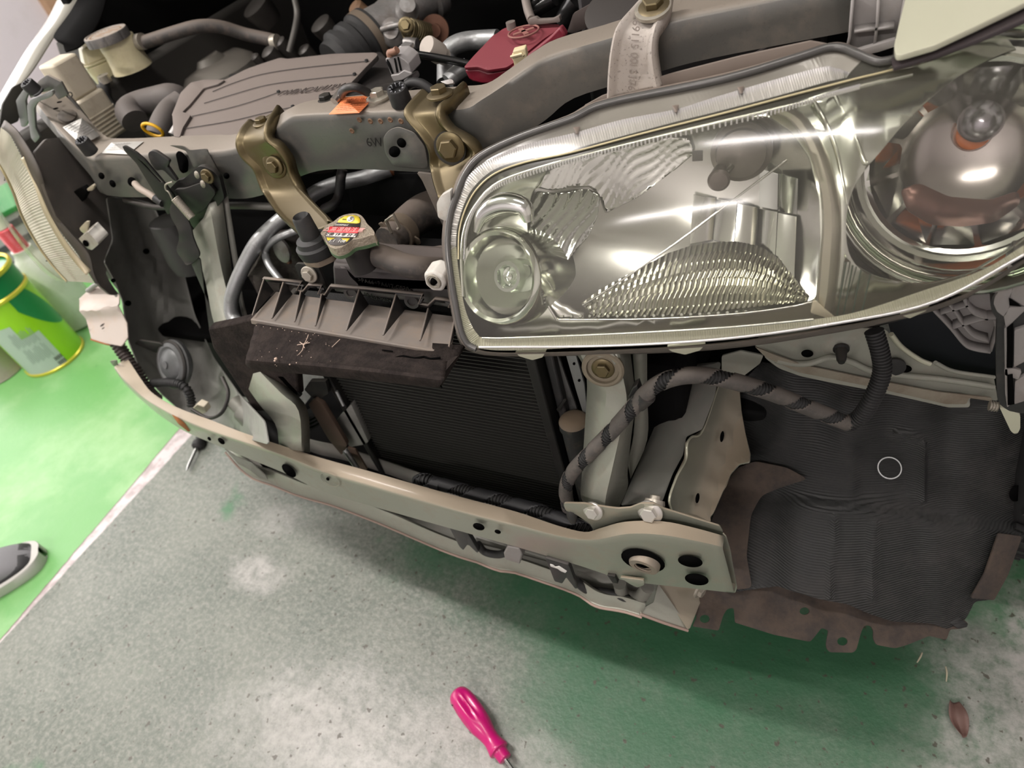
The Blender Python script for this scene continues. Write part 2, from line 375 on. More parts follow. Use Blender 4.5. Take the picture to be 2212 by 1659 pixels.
# ================================================================ the workshop
def struct(o): o['kind'] = 'structure'; return o
def ramp(N, L, src, p0, p1):
    r = N.new('ShaderNodeMapRange'); r.interpolation_type = 'SMOOTHSTEP'; r.inputs[1].default_value = p0; r.inputs[2].default_value = p1; L.new(src, r.inputs[0]); return r.outputs[0]
def floor_mat():
    m = bpy.data.materials.new('painted_workshop_floor'); m.use_nodes = True; nt = m.node_tree; N = nt.nodes; L = nt.links; b = N['Principled BSDF']
    tc = N.new('ShaderNodeTexCoord'); V = tc.outputs['Object']
    def noise(s, d=8, r=.6, off=0):
        n = N.new('ShaderNodeTexNoise'); n.inputs['Scale'].default_value = s; n.inputs['Detail'].default_value = d; n.inputs['Roughness'].default_value = r
        mp = N.new('ShaderNodeMapping'); mp.inputs['Location'].default_value = (off, off * .7, 0); L.new(V, mp.inputs[0]); L.new(mp.outputs[0], n.inputs['Vector']); return n.outputs['Fac']
    def math_(op, a, c=None):
        n = N.new('ShaderNodeMath'); n.operation = op
        for i, x in enumerate((a, c)):
            if x is None: continue
            if isinstance(x, (int, float)): n.inputs[i].default_value = x
            else: L.new(x, n.inputs[i])
        return n.outputs[0]
    def mix(f, a, c):
        n = N.new('ShaderNodeMix'); n.data_type = 'RGBA'
        for k, x in (('Factor', f), ('A', a), ('B', c)):
            if isinstance(x, tuple): n.inputs[k].default_value = (*x, 1)
            elif isinstance(x, (int, float)): n.inputs[k].default_value = x
            else: L.new(x, n.inputs[k])
        return n.outputs['Result']
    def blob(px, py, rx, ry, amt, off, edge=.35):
        """patch of wear, paint and painted shade around a point of the floor, ragged by noise"""
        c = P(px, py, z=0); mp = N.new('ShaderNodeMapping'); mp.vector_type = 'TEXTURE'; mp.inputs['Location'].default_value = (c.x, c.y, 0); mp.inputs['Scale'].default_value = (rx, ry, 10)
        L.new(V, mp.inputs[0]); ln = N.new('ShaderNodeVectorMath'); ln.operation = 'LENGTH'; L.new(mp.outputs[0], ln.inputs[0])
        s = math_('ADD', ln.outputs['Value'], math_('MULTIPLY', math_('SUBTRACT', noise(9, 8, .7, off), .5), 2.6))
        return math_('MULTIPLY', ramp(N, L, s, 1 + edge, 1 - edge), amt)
    # scuffed concrete showing through thin green paint
    worn = mix(ramp(N, L, noise(6, 9, .7, 3.1), .35, .65), (.108, .130, .106), (.168, .185, .155))
    worn = mix(math_('MULTIPLY', ramp(N, L, noise(115, 7, .78, 1), .40, .66), .55), worn, (.34, .34, .30))
    worn = mix(ramp(N, L, noise(2.3, 5, .6, 8.), .60, .68), worn, (.045, .17, .07))
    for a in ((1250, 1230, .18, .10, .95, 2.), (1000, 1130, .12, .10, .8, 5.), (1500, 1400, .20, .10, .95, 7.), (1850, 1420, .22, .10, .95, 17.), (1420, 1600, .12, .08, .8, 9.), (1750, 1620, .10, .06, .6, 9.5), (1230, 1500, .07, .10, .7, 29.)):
        worn = mix(blob(*a, .8), worn, (.036, .125, .060))  # patches of dark green paint, with part of the car's shade painted in
    for a in ((560, 1235, .06, .035, .9, 12.), (600, 1120, .05, .03, .5, 13.), (820, 1600, .20, .09, .75, 14.), (700, 1640, .2, .06, .5, 18.), (2150, 1560, .07, .16, .8, 15.), (2212, 1380, .02, .10, .9, 16.), (1150, 1640, .05, .03, .5, 36.)):
        worn = mix(math_('MULTIPLY', blob(*a, .6), ramp(N, L, noise(45, 6, .75, 71), .22, .72)), worn, (.46, .44, .42))
    worn = mix(math_('MULTIPLY', ramp(N, L, noise(85, 3, .5, 21), .65, .69), .85), worn, (.07, .06, .045))
    # bright green two-coat paint on the other side of the joint
    green = mix(ramp(N, L, noise(3.5, 6, .6, 30), .42, .72), (.155, .40, .125), (.34, .56, .27))
    green = mix(math_('MULTIPLY', ramp(N, L, noise(30, 4, .6, 31), .71, .74), .7), green, (.06, .16, .05))
    a, c = P(425, 930, z=0), P(0, 1392, z=0); t = (c - a).normalized(); nrm = Vector((-t.y, t.x, 0))
    if nrm.x > 0: nrm = -nrm
    dt = N.new('ShaderNodeVectorMath'); dt.operation = 'DOT_PRODUCT'; L.new(V, dt.inputs[0]); dt.inputs[1].default_value = nrm
    s = math_('SUBTRACT', dt.outputs['Value'], nrm.dot(a)); along = N.new('ShaderNodeVectorMath'); along.operation = 'DOT_PRODUCT'; L.new(V, along.inputs[0]); along.inputs[1].default_value = t
    u = math_('SUBTRACT', along.outputs['Value'], t.dot(a))
    s = math_('ADD', s, math_('MULTIPLY', math_('SUBTRACT', noise(14, 6, .7, 40), .5), .012))
    half = math_('MAXIMUM', math_('MULTIPLY', math_('SUBTRACT', 1., math_('MULTIPLY', u, 1.6)), .052), .000)       # bare band narrows away
    pale = mix(ramp(N, L, noise(25, 6, .6, 44), .38, .58), (.40, .33, .33), (.62, .56, .56))
    edge = mix(ramp(N, L, noise(40, 3, .5, 47), .4, .6), (.12, .10, .085), pale)
    c1 = mix(ramp(N, L, s, -.0015, .0015), worn, edge)
    sh = math_('SUBTRACT', s, half)
    c2 = mix(ramp(N, L, sh, -.0035, .0005), mix(ramp(N, L, math_('SUBTRACT', s, .002), -.001, .002), worn, pale), (.13, .09, .075))
    c2 = mix(ramp(N, L, s, -.001, .001), worn, c2)
    c3 = mix(ramp(N, L, sh, .0005, .0025), c2, green)
    sx = N.new('ShaderNodeSeparateXYZ'); L.new(V, sx.inputs[0])
    far_ = math_('MAXIMUM', ramp(N, L, math_('ADD', sx.outputs['X'], math_('MULTIPLY', noise(3, 4, .6, 90), .4)), -2.25, -2.5), math_('MAXIMUM', ramp(N, L, sx.outputs['Y'], 1.5, 1.8), ramp(N, L, sx.outputs['Y'], -.7, -1.0)))
    c3 = mix(far_, c3, (.30, .29, .28))  # unseen far floor turned grey to keep green bounce off the walls
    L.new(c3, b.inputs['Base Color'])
    L.new(math_('MULTIPLY_ADD' if 0 else 'ADD', math_('MULTIPLY', noise(8, 6, .6, 50), .35), .22), b.inputs['Roughness'])
    bp = N.new('ShaderNodeBump'); bp.inputs['Strength'].default_value = .35; bp.inputs['Distance'].default_value = .002; L.new(noise(120, 5, .7, 60), bp.inputs['Height']); L.new(bp.outputs[0], b.inputs['Normal'])
    return m
def quad(name, pts, m):
    return struct(link(name, mesh(pts, [(0, 1, 2, 3)]), None, m, None, None))
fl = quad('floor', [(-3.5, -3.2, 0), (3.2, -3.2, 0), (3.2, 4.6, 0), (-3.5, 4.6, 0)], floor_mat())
wallm = mat('white_wall_paint', (.84, .80, .84), .55, 0, dirt=(.6, .58, .55), damt=.2, dscale=2)
box_w = lambda n, c, s, m=wallm: struct(box(n, c, s, m, None, None, 0))
box_w('wall_left', (-3.55, .7, 1.35), (.1, 7.8, 2.7)); box_w('wall_right', (3.25, .7, 1.35), (.1, 7.8, 2.7))
box_w('wall_back', (-.15, 4.65, 1.35), (6.7, .1, 2.7)); box_w('wall_front', (-.15, -3.25, 1.35), (6.7, .1, 2.7))
box_w('ceiling', (-.15, .7, 2.75), (6.9, 8.0, .1), mat('ceiling_board', (.72, .70, .66), .7))
dm = mat('tan_sliding_door', (.52, .33, .20), .5, 0, dirt=(.4, .26, .17), damt=.3, dscale=3)
dp = P(95, 15, x=-3.48); struct(box('door_1', (-3.48, dp.y + .48, 1.0), (.06, .95, 2.0), dm, None, None, .003))
# ================================================================ loose things on the floor
def lean(pts, h): return [Vector((p[0], p[1], p[2] + h)) for p in pts]
def thing(name, label, cat, loc, rz=0., group=None):
    o = bpy.data.objects.new(name, None); COL.objects.link(o); o.location = loc; o['label'] = label; o['category'] = cat
    if group: o['group'] = group
    return o
# --- pink screwdriver
a, c = P(984, 1492, z=.020), P(1092, 1640, z=.013); ax = (c - a).normalized(); Ls = (c - a).length
sd = thing('screwdriver', 'bright pink handled screwdriver lying on the grey floor in front of the car', 'screwdriver', (a.x, a.y, 0))
pink = mat('glossy_pink_plastic', (.50, .008, .145), .3, 0, coat=.3)
prof = [(0, .2), (.018, .52), (.06, .76), (.16, .95), (.28, 1.0), (.42, .98), (.54, .84), (.64, .68), (.74, .62), (.82, .70), (.865, .77), (.885, .72), (.89, .56), (.94, .52), (.99, .50), (1.0, .45)]
R0 = .0192; bm = bmesh.new(); rings = []; u = ax.cross(Vector((0, 0, 1))).normalized(); v = ax.cross(u)
if v.z < 0: v = -v; u = -u
pr = cr([(p[0], p[1]) for p in prof], 3); n = 60
for h, r in pr:
    ring = []
    for k in range(n):
        th = 2 * math.pi * k / n; rr = r * R0
        fl_ = math.exp(-((h - .3) / .17) ** 4)                         # long scallops round the grip
        q = (th % (math.pi / 2)) - math.pi / 4
        dd = max(0., 1 - (abs(q) / .52) ** 2) * fl_
        ridge = math.exp(-(q / .10) ** 2) * fl_
        rr *= 1 - .26 * dd + .14 * ridge
        ring.append(bm.verts.new(a + ax * (h * Ls) + (u * math.cos(th + .6) + v * math.sin(th + .6)) * max(rr, 1e-4)))
    rings.append(ring)
for i in range(len(rings) - 1):
    for k in range(n): bm.faces.new((rings[i][k], rings[i][(k + 1) % n], rings[i + 1][(k + 1) % n], rings[i + 1][k]))
bm.faces.new(rings[0][::-1]); bm.faces.new(rings[-1]); bmesh.ops.recalc_face_normals(bm, faces=bm.faces)
link('handle', bm_mesh(bm), sd, pink, None, 50)
lathe('shaft', a + ax * Ls * .98, ax, [(0, .003), (.098, .003), (.10, .0026), (.108, .0014)], mat('polished_steel', (.75, .75, .76), .12, 1.), sd, 16, 'polished steel shaft')
hl_ = P(980, 1518, z=.026); lathe('hanging_hole', hl_ - Vector((0, 0, .003)), (-.5, -.6, .6), [(0, .0028), (.0035, .0028)], void, sd, 14)
# --- black screwdriver under the beam end
a, c = P(403, 1017, z=.008), P(425, 968, z=.010); e = P(452, 925, z=.012)
s2 = thing('screwdriver', 'black handled screwdriver with a shiny shaft under the left bumper beam', 'screwdriver', (a.x, a.y, 0))
ax2 = (c - a).normalized(); l2 = (c - a).length
lathe('shaft', a, ax2, [(0, .0012), (.012, .0035), (.02, .004), (l2, .004)], MATS['polished_steel'], s2, 16)
lathe('handle', a + ax2 * l2, ax2, [(0, .009), (.004, .013), (.014, .014), (.02, .010), (.03, .012), (.06, .018), (.10, .0175), (.115, .012)], rubber, s2, 24)
# --- trainer shoe of someone standing just outside the picture
def shoe():
    tip = P(72, 1188, z=.03); heel = P(-210, 1330, z=.03); ax = (heel - tip); ax.z = 0; L_ = .275; ax.normalize(); sidev = Vector((-ax.y, ax.x, 0))
    t = thing('shoe', 'grey mesh trainer with black trim and pale sole at the left edge', 'shoe', (tip.x, tip.y, 0))
    prof = [(-.002, .001, .010), (.0, .012, .018), (.012, .028, .034), (.04, .040, .050), (.09, .047, .062), (.14, .045, .078), (.18, .040, .095), (.22, .036, .100), (.262, .030, .098), (.275, .016, .09)]
    def body(z0f, z1f, grow, m, name, xs=(0, 99)):
        rows = []
        for s, w_, h_ in cr(prof, 4):
            if not xs[0] <= s <= xs[1]: continue
            row = []
            for k in range(17):
                th = math.pi * k / 16; yy = math.cos(th) * (w_ + grow); zz = z0f + (max(0., math.sin(th)) ** .6) * (min(h_, z1f) - z0f)
                row.append(Vector((tip.x, tip.y, 0)) + ax * s + sidev * yy + Vector((0, 0, zz)))
            rows.append(row)
        return loft(name, rows, .002, m, t, smooth=60)
    body(.022, .2, 0, mat('grey_mesh_fabric', (.19, .19, .20), .8, 0, bump=.6, bscale=500), 'upper')
    body(.020, .044, .0025, mat('black_trim', (.02, .02, .022), .5), 'trim_band', (0., 99))
    rows = [[Vector((tip.x, tip.y, 0)) + ax * (s - .006) + sidev * yy * (w_ + .006) + Vector((0, 0, zz)) for yy, zz in ((-.96, 0), (-1, .004), (-1.02, .024), (-.95, .027), (0, .028), (.95, .027), (1.02, .024), (1, .004), (.96, 0), (0, 0))] for s, w_, h_ in cr(prof, 3)]
    bm_o = loft('sole', rows, .001, mat('pale_rubber_sole', (.50, .49, .46), .6, bump=.4, bscale=60), t, smooth=50)
shoe()
# --- oil can, small can, spray bottle
def upright(px, py): return P(px, py, z=0)
cb = Vector(((P(70, 775, z=0) + P(177, 735, z=0)) / 2)); rr = (P(70, 775, z=0) - P(177, 735, z=0)).length / 2
rc = .082; right = Vector(P(177, 735, z=0)); cdir = Vector((CAM[0] - right.x, CAM[1] - right.y, 0)).normalized(); perp = Vector((-cdir.y, cdir.x, 0))
if perp.dot(Vector((1, 0, 0))) < 0: perp = -perp
cc = right - perp * rc * .98
can = thing('oil_can', 'tall lime green oil can with a dark green lid band on the floor', 'can', (cc.x, cc.y, 0))
limeg = mat('lime_green_tin', (.30, .62, .01), .3, .1, coat=.3); darkg = mat('deep_green_tin', (.0, .20, .06), .3, .1, coat=.3); goldtin = mat('gold_tin_rim', (.72, .62, .08), .28, .5); greyl = mat('grey_label', (.48, .55, .52), .5)
lathe('body', (cc.x, cc.y, 0), (0, 0, 1), [(0, rc - .003), (.004, rc), (.225, rc), (.235, rc - .004), (.237, .01)], limeg, can, 48)
lathe('bottom_rim', (cc.x, cc.y, 0), (0, 0, 1), [(0, rc), (.002, rc + .003), (.008, rc + .003), (.010, rc)], goldtin, can, 48)
lathe('lid', (cc.x, cc.y, .236), (0, 0, 1), [(0, rc - .001), (.055, rc - .001), (.056, .01)], darkg, can, 48)
bmr = bmesh.new(); lathe_bm(bmr, (cc.x, cc.y, .228), (0, 0, 1), [(0, rc), (.003, rc + .003), (.010, rc + .003), (.013, rc)], 48); lathe_bm(bmr, (cc.x, cc.y, .288), (0, 0, 1), [(0, rc), (.003, rc + .0035), (.012, rc + .0035), (.015, rc), (.010, rc - .006)], 48, False)
link('rolled_rim', bm_mesh(bmr), can, goldtin)
def wrap(name, a0, a1, z0, z1, m, off=.0006, top=None, parent=can, c=cc, r=rc):
    """patch of print wrapped on the can; angles from the camera side, positive to the right"""
    rows = []
    for i in range(2):
        row = []
        for k in range(25):
            t_ = k / 24; an = math.radians(a0 + (a1 - a0) * t_); zz = (z0, z1)[i]
            if top and i: zz = top(t_)
            if top and not i: zz = z0
            d_ = cdir * math.cos(an) + perp * math.sin(an); row.append(Vector((c.x, c.y, zz)) + d_ * (r + off))
        rows.append(row)
    return loft(name, rows, 0, m, parent)
wrap('grey_data_panel', -60, 22, .012, .165, greyl, label=None) if 0 else wrap('data_panel', -70, 12, .010, .125, greyl)
wrap('data_panel', -70, -20, .125, .170, greyl)
def crv(t): return .20 - .13 * (1 - (2 * abs(t - .62)) ** 1.6) if 0 else .235
rows = []
for k in range(17):
    t_ = k / 16; an = math.radians(8 + 74 * t_); d_ = cdir * math.cos(an) + perp * math.sin(an); w_ = math.sin(math.pi * (t_ * .78 + .22)) ** .8
    zt = .232 - .135 * t_; rows.append([Vector((cc.x, cc.y, min(.234, zt + .06 * w_ + .01))) + d_ * (rc + .0009), Vector((cc.x, cc.y, zt - .055 * w_)) + d_ * (rc + .0009)])
loft('green_swoosh', rows, 0, darkg, can, label='dark green curved shape')
bmt = bmesh.new()
for k in range(13):
    an0 = -38 + 3.3 * k; l_ = .045 if k % 5 else .028
    for s_ in range(2):
        an = math.radians(an0); d_ = cdir * math.cos(an) + perp * math.sin(an); an1 = math.radians(an0 + 1.2); d1 = cdir * math.cos(an1) + perp * math.sin(an1)
        z0 = .045 + .055 * s_ + (k % 3) * .003; q = [Vector((cc.x, cc.y, z0)) + d_ * (rc + .0012), Vector((cc.x, cc.y, z0)) + d1 * (rc + .0012), Vector((cc.x, cc.y, z0 + l_)) + d1 * (rc + .0012), Vector((cc.x, cc.y, z0 + l_)) + d_ * (rc + .0012)]
        bmt.faces.new([bmt.verts.new(p) for p in q])
link('fine_print', bm_mesh(bmt), can, mat('faint_grey_print', (.30, .36, .34), .6), None, None)
bmt = bmesh.new()
for k in range(5):
    for s_ in range(2):
        an0 = -2 + 3.0 * k; an = math.radians(an0); an1 = math.radians(an0 + 1.8); d_ = cdir * math.cos(an) + perp * math.sin(an); d1 = cdir * math.cos(an1) + perp * math.sin(an1); z0 = .012 + .016 * s_
        bmt.faces.new([bmt.verts.new(Vector((cc.x, cc.y, zz)) + dd * (rc + .0012)) for dd, zz in ((d_, z0), (d1, z0), (d1, z0 + .012), (d_, z0 + .012))])
link('size_mark', bm_mesh(bmt), can, ink, None, None)
r2 = upright(55, 770); c2 = r2 - perp * .07
tin = thing('tin_can', 'short dull silver can standing in front of the green oil can', 'can', (c2.x, c2.y, 0))
lathe('body', (c2.x, c2.y, 0), (0, 0, 1), [(0, .066), (.003, .07), (.006, .0685), (.155, .0685), (.16, .07), (.163, .066), (.16, .01)], mat('dull_silver_tin', (.42, .38, .33), .45, .6, dirt=(.3, .25, .2), damt=.4, dscale=9), tin, 40)
# spray bottle behind the can
sb = P(205, 735, z=0); sbc = cc + perp * .12 - cdir * .12
spr = thing('squeeze_bottle', 'cloudy white bottle with a red ribbed collar and pale nozzle beside the oil can', 'bottle', (sbc.x, sbc.y, 0))
cloud = mat('cloudy_polyethylene', (.62, .66, .58), .45, 0, sss=.3, dirt=(.45, .5, .38), damt=.4, dscale=8)
lathe('bottle', (sbc.x, sbc.y, 0), (0, 0, 1), [(0, .060), (.006, .068), (.15, .068), (.20, .060), (.235, .035), (.245, .028), (.26, .028)], cloud, spr, 36)
nb = []
for k in range(16): nb += [(.256 + k * .0045, .0235), (.256 + k * .0045 + .0022, .0215)]
lathe('collar', (sbc.x, sbc.y, 0), (0, 0, 1), nb, mat('red_translucent_collar', (.72, .10, .12), .4, sss=.2), spr, 30, 'red ribbed collar')
lathe('nozzle', (sbc.x, sbc.y, .328), (0, 0, 1), [(0, .018), (.03, .016), (.10, .009), (.16, .007)], mat('pale_green_nozzle', (.66, .68, .55), .4), spr, 24)
# striped grey crates behind
g0 = P(12, 500, z=.22)
bx = thing('crate', 'grey striped box behind the oil can at the left edge', 'box', (g0.x - .16, g0.y + .12, 0))
M_ = basis(perp, (0, 0, 1))
box('body', (g0.x - .16, g0.y + .12, .12), (.40, .26, .24), mat('grey_carton', (.42, .40, .45), .6), bx, M_, .004)
for k in range(4): box('stripe', Vector((g0.x - .16, g0.y + .12, .045 + .055 * k)) + cdir * .0, (.402, .264, .022), mat('dark_stripe', (.07, .07, .09), .5), bx, M_, .001)
box('lid', (g0.x - .16, g0.y + .12, .247), (.41, .27, .016), mat('green_lid', (.0, .26, .05), .5), bx, M_, .003, 'green lid')
# --- dry leaf and two stems
lc = P(2069, 1556, z=.004); lu = (P(2062, 1535, z=0) - P(2074, 1580, z=0)).normalized(); lv = Vector((-lu.y, lu.x, 0)); rows = []
for i in range(9):
    t_ = i / 8; w_ = .0095 * math.sin(math.pi * min(1, t_ * .85 + .12)) ** .7 + .0005
    rows.append([lc + lu * (.021 - .042 * t_) + lv * (w_ * s_) + Vector((0, 0, .001 + .007 * abs(s_) ** 1.5 + .002 * math.sin(t_ * 7 + s_))) for s_ in (-1, -.6, -.25, 0, .25, .6, 1)])
lf = loft('dry_leaf', rows, .0004, mat('brown_dry_leaf', (.15, .085, .07), .6, bump=.5, bscale=200), None, nr=2); lf['label'] = 'small curled reddish brown leaf on the floor at bottom right'; lf['category'] = 'leaf'
for (p0, p1, lab) in (((1992, 1410), (1981, 1431), 'short pale dry stem on the floor nearest the liner edge'), ((2043, 1440), (2044, 1472), 'longer pale dry stem on the floor above the curled leaf')):
    a_, b_ = P(*p0, z=.0015), P(*p1, z=.0015); o = tube('plant_stalk', [a_, (a_ + b_) / 2 + Vector((.0008, .001, .001)), b_], [.0008, .0011, .0007], mat('straw', (.55, .50, .36), .7), None, n=8); o['label'] = lab; o['category'] = 'stem'
# --- ceiling tube lamps (they light the room and show in the lens)
for i, (tx, ty) in enumerate(TUBES):
    t = thing('tube_lamp', ['ceiling tube lamp over the car\'s right front', 'ceiling tube lamp over the car\'s left front', 'ceiling tube lamp over the car\'s right side', 'unseen ceiling tube lamp near the front wall, added as front fill'][i], 'lamp', (tx, ty, 2.6))
    box('fixture', (tx, ty, 2.665), (1.30, .12, .06), mat('white_fixture', (.8, .8, .8), .4), t, None, .004)
    em = bpy.data.materials.get('lit_tube')
    if not em:
        em = bpy.data.materials.new('lit_tube'); em.use_nodes = True; bb = em.node_tree.nodes['Principled BSDF']; bb.inputs['Emission Color'].default_value = (1, .96, .9, 1); bb.inputs['Emission Strength'].default_value = 14
    lathe('tube', (tx - .6, ty, 2.61), (1, 0, 0), [(0, .016), (1.2, .016)], em, t, 16)
# ================================================================ CAR: front body structure
def V3(p): return Vector(p)
def row3(st, zoff=0.):
    """stations (rear-top px, front-top px, bottom px, y) -> rear / front / bottom 3D rows"""
    A, B, C = [], [], []
    for (ra, fa, ba, y) in st:
        f = P(*fa, y=y); A.append(P(*ra, z=f.z + zoff)); B.append(f); C.append(P(*ba, y=y + .004))
    return A, B, C
def beam(name, st, m, back=.03, n=4, t=.0016, parent=CAR, rnd=.10, lip=0., **k):
    A, B, C = row3(st)
    A, B, C = [[Vector(p) for p in cr(r, n)] for r in (A, B, C)]
    rows = [[a + Vector((0, 0, -.012)) for a in A], A,
            [b.lerp(a, rnd) for a, b in zip(A, B)], [b + (a - b) * rnd * .3 + (c - b) * rnd * .25 for a, b, c in zip(A, B, C)], [b.lerp(c, rnd) for b, c in zip(B, C)],
            [b.lerp(c, .5) for b, c in zip(B, C)], [b.lerp(c, .97) for b, c in zip(B, C)], C, [c + Vector((0, back, -.001)) for c in C]]
    return loft(name, rows, t, m, parent, smooth=50, **k)
# ---- upper radiator support
UP = [((105, 172), (80, 222), (77, 240), .62), ((170, 234), (125, 278), (124, 296), .595), ((222, 290), (187, 337), (196, 380), .57), ((262, 299), (235, 338), (232, 422), .56),
      ((385, 294), (380, 330), (385, 425), .556), ((460, 291), (451, 329), (455, 426), .555), ((514, 289), (515, 319), (530, 429), .555), ((585, 262), (585, 287), (592, 412), .556),
      ((622, 236), (622, 256), (642, 384), .556), ((677, 216), (655, 248), (702, 367), .556), ((806, 203), (780, 243), (800, 366), .558), ((920, 192), (900, 238), (925, 371), .56),
      ((1000, 186), (1000, 234), (1010, 352), .56), ((1052, 180), (1038, 214), (1062, 330), .566), ((1098, 151), (1090, 180), (1118, 300), .578), ((1150, 114), (1145, 142), (1180, 258), .59),
      ((1205, 83), (1192, 118), (1240, 212), .60), ((1339, 43), (1327, 78), (1370, 172), .61), ((1450, -5), (1456, 38), (1500, 134), .62), ((1640, -62), (1634, 0), (1690, 96), .63), ((1840, -110), (1850, -48), (1850, 66), .64)]
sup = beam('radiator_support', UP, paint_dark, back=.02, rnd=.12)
sup['label'] = 'dusty grey upper radiator support'
def on_face(px, py, off=0.):          # front face of the support
    return P(px, py, y=.556 - off if px < 980 else .56 + (px - 980) * .00012 - off)
def topfit(sts):
    q = []
    for (ra, fa, ba, y) in sts: z_ = P(*fa, y=y).z; q += [(*ra, z_), (*fa, z_)]
    return surf(q, 1, 'z')
_ot = topfit(UP[5:13])
def on_top(px, py, off=0.): return _ot(px, py, off + .0006)
def hole(px, py, rx, ry, a, parent, dep, name='hole', m=None, off=.0025, lip=True):
    pts = ell(px, py, rx, ry, a, 22); o = plate(name, pts, dep, .0004, m or void, parent, rnd=0, bev=0, off=0)
    if lip:
        pass
    return o
fd = lambda px, py, off=0.: on_face(px, py, .0022)
for q in (((219, 380), 6, 8), ((243, 397), 6, 9), ((285, 393), 9, 11), ((489, 380), 6, 7), ((867, 309), 9, 11), ((852, 328), 12, 12)): hole(q[0][0], q[0][1], q[1], q[2], -35, sup, fd)
# pressed pad round the two holes, spot welds
plate('pressed_pad', Q('z2', '1290,1180 1340,1110 1420,1080 1560,1130 1650,1250 1680,1440 1380,1420 1310,1310'), lambda a, b, o=0.: on_face(a, b, .0016), .001, paint_dark, sup, rnd=9, holes=[ell(867, 309, 9, 11, -35), ell(852, 328, 12, 12, -35)])
for (a, b) in ((776, 259), (800, 262), (822, 262), (843, 259), (866, 262), (760, 283)): lathe('spot_weld', on_face(a, b, .0012), (0, -1, 0), [(0, .0032), (.0008, .0022), (.0002, .001)], mat('rusty_spot', (.16, .09, .05), .7), sup, 12)
text('stamped_mark', '6W', on_face(809, 308, .0018), on_face(840, 307) - on_face(780, 308), (0, 0, 1), .014, black_metal, sup)
for (px, py, r, m_) in ((705, 212, .0072, black_metal), (817, 205, .0085, MATS['grey_zinc_bolt'])): bolt(on_top(px, py + 5, .001), (0, 0, 1), r, sup, m_)
# washers under the second
lathe('washer', on_top(815, 215, -.001), (0, 0, 1), [(0, .016), (.002, .016), (.003, .014)], zinc, sup, 28)
# warning labels
_ol = topfit(UP[9:12]); on_lab = lambda px, py, off=0.: _ol(px, py, off - .002)
orl = plate('warning_label', Q('z2', '945,828 1213,812 1200,850 1090,962 830,975 920,880'), lambda a, b, o=0.: on_lab(a, b, .0045), .0003, orange_label, sup, rnd=1, bev=0)
def lines(par, ori, xa, ya, w, n, gap, m, seed=1, h=.35):
    random.seed(seed); bm = bmesh.new(); xa = Vector(xa).normalized(); ya = Vector(ya); ya = (ya - xa * ya.dot(xa)).normalized(); nz = xa.cross(ya)
    for k in range(n):
        s = 0.
        while s < w:
            l = random.uniform(.3, 1.) * gap * 1.1; l = min(l, w - s)
            if l < gap * .15: break
            q = [Vector(ori) + xa * a + ya * (-k * gap + b) + nz * .0003 for a, b in ((s, 0), (s + l, 0), (s + l, gap * h), (s, gap * h))]
            bm.faces.new([bm.verts.new(p) for p in q]); s += l + gap * .25
    return link('small_print', bm_mesh(bm), par, m, None, None)
a_, b_, c_ = on_lab(752, 217, .0060), on_lab(800, 213, .0060), on_lab(722, 240, .0060)
text('heading', 'WARNING', on_top(772, 213, .0027), b_ - a_, a_ - c_, .0085, mat('brown_print', (.35, .06, .02), .6), orl) if 0 else None
hd = text('label_heading', 'WARNING', on_lab(774, 214, .0058), b_ - a_, a_ - c_, .0062, mat('brown_print', (.50, .12, .04), .6), sup)
lines(sup, on_lab(741, 222, .0058), b_ - a_, a_ - c_, .034, 5, .0044, MATS['brown_print'], 3, .26)
def sticker(name, pts, dep, a, b, c, w, n, gap, parent=sup, m_=None):
    plate(name, pts, dep, .0003, white_label, parent, rnd=1, bev=0); lines(parent, a, b - a, a - c, w, n, gap, m_ or mat('grey_print', (.28, .26, .25), .6), 5, .3)
def topfit(sts):
    q = []
    for (ra, fa, ba, y) in sts: z_ = P(*fa, y=y).z; q += [(*ra, z_), (*fa, z_)]
    return surf(q, 1, 'z')
lt0 = topfit(UP[:3]); lt = lambda a, b, o=0.: lt0(a, b, .0022 + o)
sticker('white_label', Q('z1', '535,1085 700,1005 850,1155 790,1190 715,1205 650,1195'), lt, lt(141, 277, .0008), lt(172, 259, .0008), lt(154, 292, .0008), .030, 7, .0042)
ft0 = topfit(UP[3:6]); ft = lambda a, b, o=0.: ft0(a, b, .0022 + o)
sticker('white_label', Q('z1', '950,1215 1225,1205 1090,1315 870,1305'), ft, ft(248, 312, .0008), ft(292, 309, .0008), ft(233, 326, .0008), .032, 4, .005)
# rubber bump stops
def stop(px0, py0, px1, py1, y, r, star=True):
    """rubber cushion from its seat (px1) to its open mouth (px0)"""
    a = P(px1, py1, y=y); b = P(px0, py0, y=y - .004); ax = (b - a).normalized(); L_ = (b - a).length
    o = lathe('rubber_stop', a, ax, [(0, r * 1.05), (L_ * .9, r), (L_, r * .93), (L_, r * .72), (L_ * .7, r * .62), (L_ * .7, .0002)], rubber, CAR, 26, cap=False)
    if star:
        bm = bmesh.new(); u = ax.orthogonal().normalized(); v = ax.cross(u)
        for k in range(9):
            t = 2 * math.pi * k / 9; d_ = u * math.cos(t) + v * math.sin(t); box_bm(bm, a + ax * L_ * .93 + d_ * r * .66, (r * .22, r * .08, L_ * .16), basis(d_, ax))
        link('inner_fin', bm_mesh(bm), o, mat('grey_fin', (.30, .31, .33), .5), None, None)
stop(175, 302, 197, 328, .566, .0095); stop(856, 189, 868, 222, .572, .0105); stop(56, 178, 76, 196, .60, .0095)
